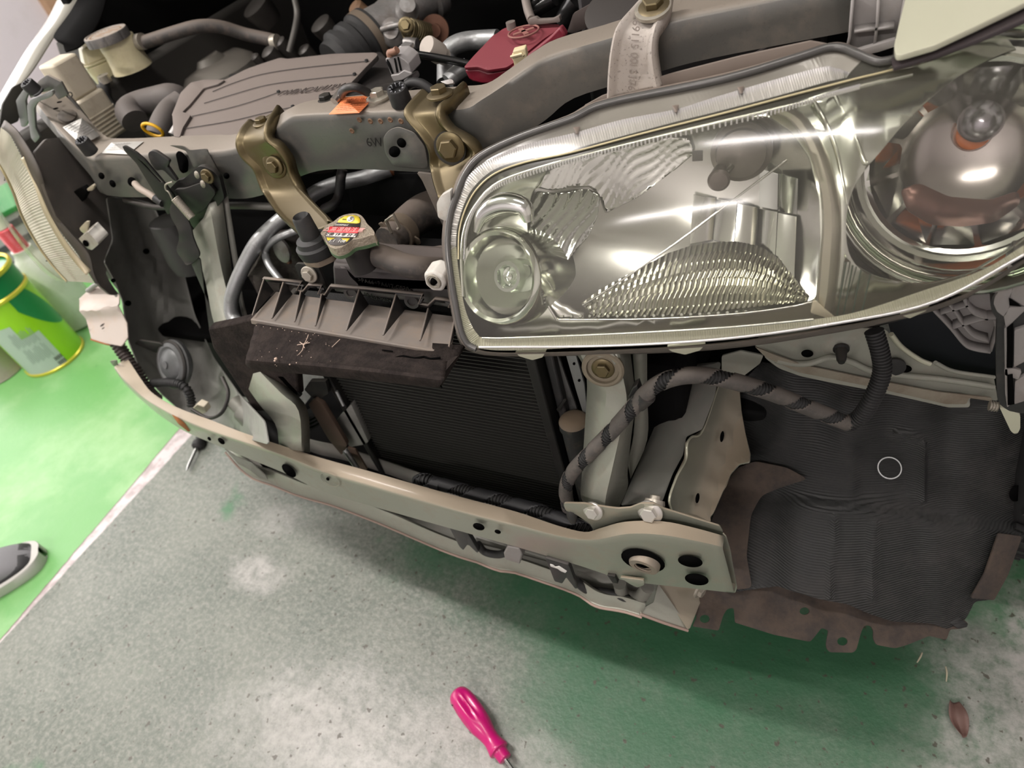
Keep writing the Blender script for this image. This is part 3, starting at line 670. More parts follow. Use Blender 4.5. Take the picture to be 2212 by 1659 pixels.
# ---- channel brackets (raised rolled edges)
def channel(name, Lp, Rp, m, edge=.006, lift=.0045, t=.0018, label=None, n=4):
    """strap between two edge paths [(px,py,y)], with rolled upstanding rims"""
    A = [P(a, b, y=c) for a, b, c in Lp]; B = [P(a, b, y=c) for a, b, c in Rp]
    A = [Vector(p) for p in cr(A, n)]; B = [Vector(p) for p in cr(B, n)]; rows = []
    for i in range(len(A)):
        a, b = A[i], B[i]; j0, j1 = max(0, i - 1), min(len(A) - 1, i + 1)
        tg = ((A[j1] - A[j0]) + (B[j1] - B[j0])).normalized(); w = (b - a); wn = w.normalized(); nn = tg.cross(wn)
        if nn.dot(Vector(CAM) - a) < 0: nn = -nn
        nn.normalize(); e = min(edge / w.length, .3)
        prof = [(0, -lift * .6), (0, 0), (.1 * e, .7), (.35 * e, 1), (.7 * e, .8), (e, .15), (1.25 * e, 0)]
        row = [a + w * u + nn * (h * lift if abs(h) <= 1 and h > 0 else h) for u, h in prof[1:]]
        row = [a - nn * lift * 1.2] + row
        row += [a + w * .5]
        row += [b - w * u + nn * (h * lift if h > 0 else h) for u, h in prof[:0:-1]] + [b - nn * lift * 1.2]
        rows.append(row)
    return loft(name, rows, t, m, CAR, smooth=60, label=label)
g1 = channel('support_bracket', [(540, 268, .585), (522, 288, .556), (513, 312, .543), (524, 338, .541), (548, 362, .541), (560, 390, .539), (573, 422, .53), (600, 464, .50), (632, 494, .47), (655, 512, .45)],
             [(609, 233, .592), (588, 268, .556), (584, 296, .543), (606, 315, .541), (628, 345, .541), (638, 378, .539), (657, 412, .53), (686, 444, .50), (712, 470, .47), (722, 482, .45)], gold, .009, .0055)
bolt(on_top(566, 266, .006), (0, 0, 1), .0068, g1, gold); bolt(P(593, 359, y=.537), (.05, -1, .2), .0072, g1, gold)
lathe('bolt_boss', P(592, 357, y=.5405), (.05, -1, .2), [(0, .016), (.001, .0145), (.0015, .012)], gold, g1, 28)
g2 = channel('support_bracket', [(915, 200, .585), (884, 232, .556), (876, 252, .545), (905, 285, .54), (926, 318, .538), (932, 360, .536), (940, 400, .52), (955, 440, .50)],
             [(1011, 187, .59), (976, 222, .558), (959, 243, .545), (975, 275, .54), (1018, 303, .538), (1036, 332, .536), (1015, 372, .52), (990, 410, .50)], gold, .009, .006)
bolt(on_top(950, 204, .007), (0, 0, 1), .0085, g2, gold); bolt(P(973, 318, y=.528), (.1, -1, .15), .0095, g2, gold)
lathe('bolt_recess', P(972, 320, y=.5355), (.1, -1, .15), [(0, .017), (.0006, .017)], mat('dark_recess', (.03, .027, .02), .6), g2, 26)
g3 = channel('hood_lock_stay', [(1392, -6, .63), (1360, 30, .615), (1330, 68, .597), (1319, 110, .592), (1314, 160, .59), (1312, 220, .588)],
             [(1452, -12, .63), (1446, 30, .615), (1424, 68, .597), (1418, 110, .592), (1424, 160, .59), (1430, 186, .588)], white_paint, .008, .006, label='whitish weathered strap')
bolt(P(1412, 15, y=.612), (0, -.35, 1), .0088, g3, gold); lathe('washer', P(1411, 22, y=.612), (0, -.35, 1), [(0, .0155), (.003, .0155), (.0035, .013)], zinc, g3, 28)
text('stamped_number', '69115 00I 51769', P(1368, 128, y=.5885), P(1364, 185, y=.5885) - P(1372, 75, y=.5885), P(1400, 130, y=.5885) - P(1350, 130, y=.5885), .0095, mat('stamp_shadow', (.30, .265, .235), .8), g3, .0002)
# ---- hood latch
def hp(s, y): return [P(a, b, y=y) for a, b in Q('h1', s)]
lat = plate('hood_latch', Q('h1', '600,700 745,545 800,545 985,385 1050,385 1160,440 1240,520 1265,640 1300,760 1230,850 1060,1000 1010,1000 1045,1090 985,1190 900,1080 830,950 700,760'), const('y', .530), .006, black_metal, CAR, rnd=7, bev=.001)
plate('latch_step', Q('h1', '690,660 830,650 1080,560 1200,700 1060,900 960,970 740,740'), const('y', .523), .004, black_metal, lat, rnd=8)
plate('striker_lever', Q('h1', '75,145 110,140 240,215 340,300 560,560 700,740 700,790 640,960 610,950 540,820 430,650 240,340 110,210'), const('y', .518), .0025, black_metal, lat, rnd=5, holes=[Q('h1', '260,290 320,330 560,570 530,580')])
plate('latch_hook', Q('h1', '380,240 410,200 470,200 650,325 610,385 640,420 740,560 700,560 560,420 480,440 420,350'), const('y', .526), .004, dark_plastic, lat, rnd=7)
plate('release_lever', Q('h1', '700,790 640,880 645,960 690,1050 770,1150 775,1220 720,1370 740,1430 850,1560 930,1540 1010,1440 960,1330 920,1230 900,1110 830,960 740,860'), surf([(400, 450, .515), (400, 570, .495), (430, 500, .505)]), .002, black_metal, lat, rnd=9, relief=lambda a, b: .003 * math.exp(-((a - (378 + (b - 440) * .22)) / 7) ** 2))
bolt(P(448, 381, y=.524), (.1, -1, .15), .0058, lat, gold)
for (a, b) in ((425, 378), (438, 398)): plate('slot', ell(a, b, 5, 9, -25), const('y', .5225), .0005, zinc, lat, rnd=0, bev=0)
# return spring: wound coil with its hook
a, b = P(378, 428, y=.512), P(415, 470, y=.508); ax = (b - a).normalized(); L_ = (b - a).length; u = ax.orthogonal().normalized(); v = ax.cross(u)
sp = [a + ax * (L_ * i / 320) + (u * math.cos(i / 320 * 2 * math.pi * 20) + v * math.sin(i / 320 * 2 * math.pi * 20)) * .0048 for i in range(321)]
tube('return_spring', sp, .00085, zinc, lat, n=6, sm=0)
tube('spring_hook', hp('690,800 640,700 600,660 600,600 680,570', .515), .0012, zinc, lat, n=8)
tube('release_cable', [P(292, 397, y=.545), P(303, 408, y=.53), P(325, 421, y=.525), P(338, 431, y=.522)], .0045, mat('grey_cable_jacket', (.36, .30, .25), .6), lat, n=12)
lathe('cable_end', P(336, 428, y=.522), P(348, 436, y=.52) - P(336, 428, y=.522), [(0, .0055), (.014, .0055)], rubber, lat, 14)
plate('latch_window', Q('h1', '715,240 740,200 790,215 855,290 865,340 860,450 800,470 760,430'), const('y', .5525), .0008, void, sup, rnd=4, bev=0)
plate('latch_mount_step', Q('h1', '630,130 800,135 880,190 1090,170 1110,230 1330,660 1350,740 1240,560 1060,380 930,400 840,200'), const('y', .5535), .0012, paint_dark, sup, rnd=6)
tube('release_cable', [P(270, 432, y=.57), P(320, 445, y=.56), P(360, 448, y=.555), P(430, 436, y=.56)], .004, dark_plastic, CAR, n=10)
# ---- centre post
def strip(name, paths, m, t=.0016, n=4, **k):
    """paths: list of polylines [(px,py,y)] running alongside"""
    return loft(name, [[P(a, b, y=c) for a, b, c in p] for p in paths], t, m, CAR, n=n, **k)
strip('centre_post', [[(414, 500, .53), (428, 545, .52), (446, 620, .50), (464, 704, .47), (505, 790, .43), (556, 868, .40), (594, 915, .385), (603, 962, .37)],
    [(440, 470, .525), (458, 560, .51), (474, 630, .49), (492, 704, .46), (530, 785, .42), (590, 855, .39), (630, 898, .375), (634, 972, .36)],
    [(452, 440, .525), (474, 560, .51), (490, 630, .49), (507, 704, .46), (545, 782, .42), (606, 848, .39), (645, 888, .375), (652, 975, .36)],
    [(480, 430, .535), (498, 560, .525), (508, 640, .505), (524, 704, .475), (565, 780, .44), (624, 838, .41), (664, 885, .395), (670, 978, .38)]], paint_leg, smooth=35)
strip('post_flange', [[(480, 430, .537), (502, 560, .527), (514, 640, .507), (528, 704, .477)], [(492, 425, .54), (514, 560, .53), (524, 640, .51), (540, 704, .48)]], primer)
# ---- bumper beam
BB = [((274, 772), (246, 793), (249, 800), .445), ((304, 818), (266, 820), (272, 832), .428), ((326, 846), (305, 856), (310, 868), .41), ((362, 870), (342, 880), (352, 902), .392), ((402, 888), (385, 903), (402, 933), .376),
      ((452, 906), (450, 930), (455, 956), .365), ((524, 934), (524, 955), (526, 986), .355), ((614, 964), (614, 987), (614, 1022), .348), ((700, 991), (700, 1022), (700, 1063), .342), ((795, 1017), (795, 1049), (795, 1091), .338),
      ((900, 1047), (900, 1080), (900, 1121), .335), ((1000, 1075), (1000, 1108), (1000, 1149), .333), ((1114, 1105), (1114, 1137), (1114, 1181), .333), ((1200, 1134), (1192, 1157), (1195, 1205), .333), ((1262, 1149), (1245, 1167), (1252, 1222), .333),
      ((1296, 1141), (1295, 1168), (1300, 1238), .334), ((1350, 1127), (1358, 1157), (1345, 1253), .336), ((1430, 1126), (1430, 1160), (1410, 1262), .340), ((1500, 1140), (1500, 1172), (1495, 1271), .346), ((1565, 1158), (1561, 1185), (1586, 1281), .354)]
bb = beam('bumper_beam', BB, paint, back=.012, rnd=.13)
bb['label'] = 'bare champagne painted front bumper beam'
fr = surf([(s[1][0], s[1][1], s[3]) for s in BB[5:]] + [(s[2][0], s[2][1], s[3]) for s in BB[5:]], 2)
ff = lambda a, b, off=0.: fr(a, b, -.0028)
for (a, b, rx, ry, an) in ((452, 948, 3, 5, -40), (478, 953, 5, 9, -48), (624, 1017, 9, 19, -48), (708, 1035, 3, 4, -45), (1034, 1138, 13, 7, 18), (1075, 1149, 7, 4, 20), (1491, 1213, 27, 12, 9), (1505, 1252, 26, 12, 9)): hole(a, b, rx, ry, an, bb, ff)
tow_void = hole(1389, 1211, 49, 22, 16, bb, ff)
# shallow circular pressings
for (a, b, rx, ry) in ((712, 1037, 24, 12),):
    plate('pressed_ring', ell(a, b, rx, ry, 30, 30), ff, .0006, paint, bb, rnd=0, holes=[ell(a, b, rx - 2.5, ry - 1.5, 30, 30)])
# tow nut
tn = P(1400, 1208, y=.336); tax = (P(1370, 1222, y=.30) - P(1398, 1206, y=.34)).normalized(); tax = Vector((-.05, -.95, -.1)).normalized()
bmn = bmesh.new(); c0 = P(1397, 1202, y=.3455)
lathe_bm(bmn, c0, tax, [(0, .0165), (.010, .0165), (.013, .015), (.0135, .0105), (.0135, .0095), (.002, .0092), (.002, .0002)], 32, False); bmesh.ops.recalc_face_normals(bmn, faces=bmn.faces)
nut = link('tow_nut', bm_mesh(bmn), bb, mat('brown_grey_steel', (.30, .26, .21), .5, .5, dirt=(.3, .22, .15), damt=.5, dscale=40), None, 40)
for k in range(4):
    lathe('thread', c0 + tax * (.003 + .0026 * k), tax, [(0, .0095), (.0008, .0086), (.0016, .0095)], MATS['brown_grey_steel'], bb, 28, cap=False)
# upstanding flange with bolts
flg = [(1217, 1090), (1221, 1087), (1262, 1088), (1310, 1096), (1335, 1099), (1362, 1097), (1385, 1088), (1412, 1088), (1436, 1100), (1500, 1120), (1555, 1137), (1562, 1150), (1561, 1160), (1500, 1142), (1430, 1128), (1350, 1128), (1296, 1143), (1283, 1148), (1275, 1132), (1245, 1112), (1222, 1103)]
fs_ = surf([(1220, 1095, .35), (1283, 1145, .352), (1430, 1128, .362), (1560, 1155, .378), (1400, 1090, .362)])
fl2 = plate('beam_flange', flg, fs_, .002, paint_clean if 0 else paint, bb, rnd=4, bev=.0004)
for (a, b, r) in ((1281, 1104, .0070), (1404, 1106, .0085)): bolt(fs_(a, b, -.001), (-.05, -.9, .35), r, bb, mat('bright_zinc', (.62, .60, .55), .32, .7, dirt=(.4, .33, .26), damt=.2))
lathe('nut', P(1413, 1090, y=.372), (.0, .8, .5), [(0, .011), (.005, .010), (.005, .0062), (.009, .0058), (.010, .004)], zinc, bb, 18)
# beam end return
plate('end_cap', [(1561, 1152), (1568, 1160), (1577, 1190), (1583, 1225), (1592, 1270), (1588, 1281), (1583, 1278), (1571, 1222), (1563, 1184)], surf([(1561, 1152, .37), (1592, 1270, .368), (1563, 1184, .37)]), .0015, paint, bb, rnd=2)
# left end tabs
for (a, b, s_) in ((246, 786, 9), (262, 800, 8), (276, 812, 7), (300, 832, 7)): plate('end_tab', [(a - s_, b - 6), (a + s_ * .6, b - 8), (a + s_, b + 7), (a - 2, b + 4)], const('y', .45), .0014, MATS['dusty_body_paint'], bb, rnd=2)
rust = mat('rust_orange', (.30, .11, .03), .8); plate('rust_patch', Q('b1', '590,675 640,700 690,745 730,800 715,805 640,745'), lambda a, b, o=0.: P(a, b, y=.3735), .0004, rust, bb, rnd=3, bev=0)
# ---- lower crossmember
LOW = [(489, 974), (505, 992), (538, 1025), (588, 1044), (651, 1069), (700, 1082), (750, 1099), (840, 1134), (931, 1174), (1000, 1200), (1040, 1212), (1074, 1227), (1114, 1232), (1188, 1257), (1245, 1277), (1278, 1299), (1305, 1309), (1342, 1314), (1388, 1328)]
lowc = [P(a, b, z=.232) for a, b in LOW]; upz = []
for i, (a, b) in enumerate(LOW):
    hgt = 24
    upz.append(P(a + (6 if i else 12), b - (hgt if i > 2 else 12 + 5 * i), y=lowc[i].y + .006))
lowc = [Vector(p) for p in cr(lowc, 4)]; upz = [Vector(p) for p in cr(upz, 4)]
lc = loft('lower_crossmember', [[p + Vector((0, .004, -.003)) for p in upz], upz, [p + Vector((0, -.002, -.004)) for p in upz], [a.lerp(b, .5) + Vector((0, -.001, 0)) for a, b in zip(upz, lowc)], [b + Vector((0, .001, .004)) for b in lowc], lowc, [p + Vector((0, -.0035, -.0005)) for p in lowc]], .0016, paint_leg, smooth=35)
tube('weathered_edge', [p + Vector((0, -.003, -.001)) for p in lowc[::3]], .0017, mat('pinkish_weathered_seam', (.33, .24, .20), .8), lc, n=8, sm=2)
plate('end_gusset', Q('b5', '1680,600 1880,885 1850,905 1570,800 1560,770 1650,720'), surf([(1420, 1262, .37), (1486, 1360, .345), (1384, 1325, .335)]), .0016, paint_leg, CAR, rnd=3)
plate('end_gusset', Q('b5', '1640,585 1990,640 1960,700 1885,890 1870,895 1680,610'), surf([(1409, 1257, .372), (1526, 1274, .40), (1488, 1358, .345)]), .0016, paint, CAR, rnd=3)
bolt(P(1510, 1276, y=.385), (.9, -.4, 0), .0065, bb, zinc)
# things carried in the crossmember
def pp(name, s, y, m, t=.004, parent=CAR, reg='b5', rnd=3, **k): return plate(name, Q(reg, s), const('y', y) if not callable(y) else y, t, m, parent, rnd=rnd, **k)
pp('grille_clip', '328,232 440,262 520,395 510,402 450,345 420,385 395,360', .338, dark_plastic, .006, lc)
pp('grille_clip', '950,435 1100,480 1158,630 1145,635 1085,560 1060,600 1010,585 985,520', .333, dark_plastic, .006, lc)
pp('clip_screw_mark', '980,475 1000,480 1015,492 1040,488 1090,520 1080,532 1050,520 1030,505 985,490', .3325, white_label, .001, lc, rnd=1)
prism('grey_block', [P(a, b, y=.336) for a, b in Q('b5', '705,360 780,375 800,415 785,475 690,445 680,405')], (0, .02, 0), grey_plastic, lc, .0015)
tube('edge_trim', [P(a, b, y=.347) for a, b in Q('b5', '515,345 560,395 640,412 700,400')], .005, rubber, lc, n=10)
tube('edge_trim', [P(a, b, y=.345) for a, b in Q('b5', '1150,585 1230,640 1350,660 1450,685 1560,740')], .006, rubber, lc, n=10)
pp('lower_duct', '1150,540 1240,570 1380,600 1440,610 1470,690 1430,700 1260,650 1180,610', .37, dark_plastic, .01, lc)
pp('lower_duct', '500,300 700,360 960,440 960,500 800,460 640,400 520,370', .37, primer, .01, lc)
tube('tow_loop', [P(a, b, y=.35) for a, b in Q('b5', '1430,600 1450,660 1510,690 1570,680 1610,620')], .008, primer, lc, n=12)
pp('clip_stack', '1350,545 1400,555 1420,600 1385,595', .335, black_metal, .01, lc, rnd=1)
plate('bracket_tab', Q('b5', '1430,560 1590,580 1590,610 1545,625 1500,605'), const('y', .335), .003, paint, bb, rnd=4)
# dark opening of the beam's left bottom
plate('side_gusset', Q('b1', '985,930 1060,985 1190,1040 1290,1130 1310,1165 1170,1130 1080,1040'), surf([(485, 969, .40), (577, 1035, .375), (538, 1027, .40)]), .0014, primer, lc, rnd=2)
# ---- right leg, frame rail, side panel
strip('headlight_support_leg', [[(1246, 765, .425), (1262, 795, .42), (1268, 835, .415), (1263, 925, .40), (1257, 1020, .385), (1254, 1068, .376), (1262, 1090, .372)],
    [(1290, 762, .41), (1300, 800, .405), (1310, 850, .40), (1300, 925, .388), (1288, 1020, .373), (1282, 1070, .366), (1284, 1094, .364)],
    [(1332, 762, .405), (1345, 812, .402), (1354, 868, .398), (1342, 925, .386), (1322, 1015, .371), (1309, 1072, .365), (1307, 1098, .362)],
    [(1340, 762, .41), (1352, 812, .408), (1362, 868, .404), (1349, 925, .392), (1328, 1015, .377), (1315, 1072, .371), (1313, 1098, .368)],
    [(1362, 762, .43), (1368, 812, .43), (1374, 868, .428), (1366, 925, .42), (1356, 1015, .41), (1356, 1052, .405), (1338, 1095, .395)]], paint_leg, smooth=32)
leg = bpy.data.objects['headlight_support_leg']
strip('leg_flange', [[(1368, 762, .45), (1374, 850, .45), (1370, 940, .44), (1356, 1000, .43)], [(1398, 762, .46), (1398, 850, .46), (1398, 950, .45), (1362, 1035, .42)]], paint_leg)
# bolt cup on the leg
cup = P(1303, 795, y=.402); lathe('bolt_cup', cup, (.1, -1, .2), [(0, .0195), (.002, .0195), (.0035, .0175), (.0035, .0150), (.0005, .0145), (.0005, .0002)], mat('weathered_cup', (.20, .17, .12), .7, bump=.3), leg, 30, cap=False)
bolt(cup + Vector((0, -.0006, 0)), (.1, -1, .2), .0068, leg, gold)
pl = [(1252, 765), (1328, 765), (1331, 800), (1322, 820), (1305, 822), (1280, 812), (1268, 792)]
plate('adjuster_pad', pl, const('y', .4035), .002, paint_leg, leg, rnd=8, holes=[ell(1303, 795, 24, 24, 0, 24)])
dz = surf([(1342, 1093, .355), (1449, 835, .40), (1435, 1086, .37), (1550, 833, .415)], 1, 'z')
plate('frame_rail', [(1470, 790), (1452, 830), (1434, 876), (1400, 954), (1342, 1093), (1390, 1096), (1435, 1088), (1458, 1029), (1480, 986), (1488, 950), (1518, 928), (1545, 860), (1562, 790)], dz, .002, primer, CAR, rnd=5, grid=24, relief=lambda a, b: .012 * (1 - ((a - (1500 - (b - 850) * .44)) / 55) ** 2) if abs(a - (1500 - (b - 850) * .44)) < 55 else 0)
sp_ = surf([(1550, 833, .56), (1594, 835, .585), (1620, 980, .50), (1536, 1125, .41), (1452, 1102, .385), (1490, 943, .47)], 2)
sidep = plate('rail_side_panel', [(1549, 833), (1560, 815), (1594, 825), (1602, 890), (1610, 935), (1620, 980), (1618, 998), (1597, 1002), (1579, 1023), (1560, 1065), (1542, 1107), (1534, 1116), (1536, 1127), (1452, 1104), (1447, 1075), (1462, 1030), (1482, 990), (1484, 955), (1497, 944), (1518, 930)], sp_, .002, paint, CAR, rnd=5, grid=16,
      relief=lambda a, b: .004 * math.exp(-((a - (1520 + (b - 1100) * -.12 + (1100 - b) * .18)) / 7) ** 2), holes=[])
for (a, b, rx, ry, an) in ((1560, 943, 4, 12, 8), (1507, 1076, 4, 11, 8)): hole(a, b, rx, ry, an, sidep, lambda x, y_, o=0.: sp_(x, y_, -.0055))
tube('panel_edge', [sp_(a, b, -.002) for a, b in ((1552, 833), (1518, 930), (1494, 944), (1484, 960), (1482, 992), (1462, 1030), (1446, 1076), (1450, 1102))], .0013, paint_clean, sidep, n=8)
box('rail_dark_core', (.40, .62, .42), (.10, .25, .12), dark, CAR, None, .01)
plate('strut_brace', [(1559, 769), (1600, 758), (1649, 768), (1642, 785), (1604, 814), (1575, 822), (1559, 805)], const('y', .56), .002, paint_leg, CAR, rnd=4)
# ---- arm from the support to the fender
am = surf([(1631, 749, .50), (1900, 760, .545), (2147, 830, .61), (2090, 870, .59), (1700, 800, .51)])
arm_ol = [(1631, 749), (1640, 730), (1800, 705), (1914, 712), (1935, 740), (1962, 764), (1985, 780), (2008, 786), (2020, 783), (2061, 804), (2147, 816), (2156, 866), (2130, 862), (2094, 858), (2088, 872), (2043, 872), (1960, 853), (1884, 836), (1800, 820), (1725, 804), (1680, 788), (1654, 771)]
def arm_r(a, b):
    yl = 775 + (a - 1660) * .205; return .006 / (1 + math.exp(-(b - yl) / 3.)) * (1 if b < yl + 22 else .2) + .005 * math.exp(-(((a - 1818) / 30) ** 2 + ((b - 752) / 17) ** 2) ** 2)
arm = plate('fender_arm', arm_ol, am, .002, paint_leg, CAR, rnd=6, grid=9, relief=arm_r)
for (a, b, rx, ry) in ((1744, 764, 13, 8), (1956, 797, 14, 8)): hole(a, b, rx, ry, 0, arm, lambda x, y_, o=0.: am(x, y_, -.0065))
lathe('stud', am(1817, 752, -.005), (.1, -1, -.1), [(0, .0075), (.002, .0075), (.003, .0055), (.014, .0045), (.018, .003)], black_metal, arm, 14)
lathe('grommet', am(1931, 790, -.005), (.1, -1, .1), [(0, .0105), (.003, .0105), (.004, .007)], rubber, arm, 20)
# ---- harness with spiral tape
def spiral_tape(name, pts, r, m, parent, pitch=.045, duty=.68, phase=0., n=20):
    q = cr([tuple(p) for p in pts], 26); ps, frm = frames(q); acc = 0; bm = bmesh.new(); rings = []; S = []
    for i, p in enumerate(ps):
        if i: acc += (ps[i] - ps[i - 1]).length
        a, b = frm[i]; S.append(acc); rings.append([bm.verts.new(p + (a * math.cos(2 * math.pi * k / n) + b * math.sin(2 * math.pi * k / n)) * r) for k in range(n)])
    for i in range(len(rings) - 1):
        for k in range(n):
            if ((S[i] / pitch + k / n + phase) % 1) < duty: bm.faces.new((rings[i][k], rings[i][(k + 1) % n], rings[i + 1][(k + 1) % n], rings[i + 1][k]))
    o = link(name, bm_mesh(bm), parent, m, None, 60); solid(o, .0006, 1.); return o
tape = mat('dusty_cloth_tape', (.075, .068, .062), .75, 0, dirt=(.16, .135, .115), damt=.5, dscale=40, top=.6, bump=.2, bscale=500)
HP = [P(1228, 1098, y=.372), P(1222, 1058, y=.372), P(1236, 1020, y=.374), P(1275, 978, y=.378), P(1316, 937, y=.384), P(1354, 896, y=.388), P(1390, 855, y=.392), P(1428, 826, y=.396), P(1475, 812, y=.40), P(1525, 812, y=.41), P(1590, 825, y=.42), P(1670, 850, y=.435), P(1745, 880, y=.45), P(1800, 902, y=.46), P(1832, 914, y=.466)]
hn = tube('wire_harness', HP, .0062, rubber, CAR, n=14, corr=.0016, pitch=.0034, label='taped corrugated wire loom')
spiral_tape('tape_wrap', HP, .0070, tape, hn)
tube('wire_harness', [P(1832, 916, y=.466), P(1858, 900, y=.468), P(1880, 868, y=.47), P(1898, 830, y=.475), P(1906, 795, y=.48), P(1900, 755, y=.485), P(1888, 715, y=.49)], .0072, rubber, CAR, n=14, corr=.0014, pitch=.003, label='black corrugated tube up to the headlight')
lathe('harness_band', P(1388, 862, y=.392), P(1400, 850, y=.392) - P(1376, 872, y=.392), [(-.008, .0085), (.008, .0085)], dark_plastic, hn, 18)
prism('harness_clip', [P(a, b, y=.398) for a, b in ((1356, 858), (1366, 838), (1376, 832), (1382, 850), (1368, 868))], (0, .01, 0), dark_plastic, hn)
H2 = [P(902, 1040, y=.372), P(915, 1036, y=.372), P(946, 1044, y=.372), P(1018, 1064, y=.37), P(1090, 1083, y=.368), P(1163, 1104, y=.366), P(1228, 1128, y=.362), P(1276, 1152, y=.36)]
h2_ = tube('lower_harness', H2, .0070, rubber, CAR, n=14, corr=.0018, pitch=.0042, label='black corrugated loom along the bumper beam')
spiral_tape('tape_wrap', H2, .0078, mat('black_tape', (.022, .022, .024), .5), h2_, .052, .62, .3)
for (a, b) in ((944, 1046), (1157, 1102)): lathe('harness_band', P(a, b, y=.371), Vector((1, -.02, -.05)), [(-.006, .0092), (.006, .0092)], MATS['black_tape'], h2_, 18)
lathe('harness_fastener', P(1235, 1108, y=.352), (.1, -.3, -1), [(-.010, .004), (-.004, .006), (.004, .006), (.012, .0035)], dark_plastic, h2_, 12)
# ---- fender liner
ln = surf([(1550, 1370, .364), (1800, 1370, .395), (2060, 1340, .455), (2200, 1180, .55), (1620, 1000, .545), (1620, 830, .585), (2200, 900, .60), (1900, 1020, .53), (1600, 1200, .42), (1900, 1200, .462), (2230, 1050, .59), (1900, 860, .60)], 2)
def seg(a, b, x0, y0, x1, y1, w):
    dx, dy = x1 - x0, y1 - y0; t = max(0, min(1, ((a - x0) * dx + (b - y0) * dy) / (dx * dx + dy * dy))); d = math.hypot(a - x0 - t * dx, b - y0 - t * dy); return math.exp(-(d / w) ** 2)
def st(x, w=4.): return 1 / (1 + math.exp(-max(-40, min(40, x / w))))
def liner_r(a, b):
    r = .004 * seg(a, b, 2000, 965, 1998, 1085, 7) + .0035 * seg(a, b, 1945, 938, 1985, 948, 7)
    r += .008 * st(b - (1095 + (a - 1850) * .12), 5) * st(a - 1700, 25)
    r += .005 * st(a - 2065, 7) * st(1130 - b, 10) + .005 * st(a - 1990 - (b - 1130) * .1, 7) * st(b - 1130, 8) - .004 * st(1690 - a, 12) * st(b - 1060, 12)
    r -= .0035 * st(a - 1855) * st(1975 - a) * st(b - 955) * st(1075 - b)
    r += .004 * math.sin(a / 24.) * st(960 - b, 14) * .6 + .003 * seg(a, b, 1885, 1130, 1880, 1290, 8) + .003 * seg(a, b, 1800, 1120, 1790, 1290, 5)
    return r * 1.3 - .007
lin = plate('fender_liner', [(1588, 835), (1640, 780), (2160, 840), (2260, 870), (2260, 1100), (2180, 1170), (2150, 1232), (2124, 1286), (2090, 1290), (2074, 1323), (2054, 1346), (2001, 1343), (1924, 1340), (1873, 1323), (1827, 1303), (1773, 1294), (1706, 1276), (1679, 1268), (1589, 1279), (1540, 1285), (1520, 1120), (1590, 1000)], ln, .003, liner, CAR, rnd=8, grid=11, relief=liner_r, smooth=60, label='black ribbed plastic wheel arch liner')
plate('chalk_ring', ell(1922, 1011, 27, 24, 20, 30), lambda a, b, o=0.: ln(a, b, .0035), .0006, mat('white_chalk', (.75, .77, .77), .9, bump=1., bscale=900), lin, rnd=0, bev=0, holes=[ell(1922, 1011, 24.5, 21.5, 20, 30)])
plate('muddy_side_flange', [(1590, 1012), (1630, 996), (1700, 1010), (1745, 1035), (1690, 1052), (1645, 1070), (1622, 1110), (1612, 1200), (1625, 1270), (1575, 1275), (1545, 1200), (1535, 1130), (1560, 1060)], lambda a, b, o=0.: ln(a, b, -.004), .002, liner_dust, lin, rnd=12, grid=14)
ud = surf([(1500, 1340, .195), (1800, 1380, .175), (2050, 1350, .17), (1700, 1280, .20)], 1, 'z')
und = plate('splash_shield', Q('b6', '30,260 350,290 480,275 620,255 800,300 1060,360 1200,420 1350,470 1580,480 1740,490 1800,455 1855,505 1840,525 1800,537 1735,540 1712,607 1600,582 1460,640 1380,662 1260,640 1238,600 1240,550 1222,515 1180,515 1160,560 1130,670 1110,690 960,688 935,660 935,620 950,545 905,530 850,600 830,620 600,575 345,495 340,400 300,405 270,450 240,548 70,520 100,460 30,330'), ud, .002, liner_dust, CAR, rnd=5, grid=14,
    holes=[[(1472 + .3345 * a, 1179 + .3345 * b) for a, b in h] for h in (ell(150, 472, 32, 26), ell(793, 422, 33, 24), ell(1040, 617, 34, 27))], relief=lambda a, b: .004 * math.sin(a / 17.) * math.exp(-((b - 1300) / 30) ** 2), label='mud dusted lower splash shield')
plate('outer_tab', Q('b6', '1730,495 1790,458 1850,505 1845,525 1790,535'), lambda a, b, o=0.: ud(a, b, .004), .002, liner, und, rnd=3)
plate('muddy_edge_strip', Q('b6', '2050,-80 2200,-60 2180,0 2110,190 2020,352 1870,340 1960,180'), lambda a, b, o=0.: ln(a, b, -.014), .002, liner_dust, lin, rnd=5)
hole(2195, 1066, 14, 18, 20, lin, lambda a, b, o=0.: ln(a, b, -.006))
# tyre
TC = Vector((.865, .815, .27)); tyre = lathe('front_tyre', TC - Vector((.075, 0, 0)), (1, 0, 0), [(0, .20), (.002, .235), (.012, .262), (.03, .27), (.12, .27), (.138, .262), (.148, .235), (.15, .20)], rubber, CAR, 72, smooth=50)
bm = bmesh.new()
for k in range(60):
    t = 2 * math.pi * k / 60; d_ = Vector((0, math.cos(t), math.sin(t)))
    for s_ in (-1, 1): box_bm(bm, TC + d_ * .270 + Vector((s_ * .045, 0, 0)), (.04, .004, .006), basis(Vector((1, 0, 0)) + d_.cross(Vector((1, 0, 0))) * .4 * s_, d_))
link('tread', bm_mesh(bm), tyre, rubber, None, None)
lathe('wheel_disc', TC + Vector((.02, 0, 0)), (1, 0, 0), [(0, .20), (.01, .19), (.0, .08), (.02, .06), (.02, .0002)], zinc, tyre, 40)
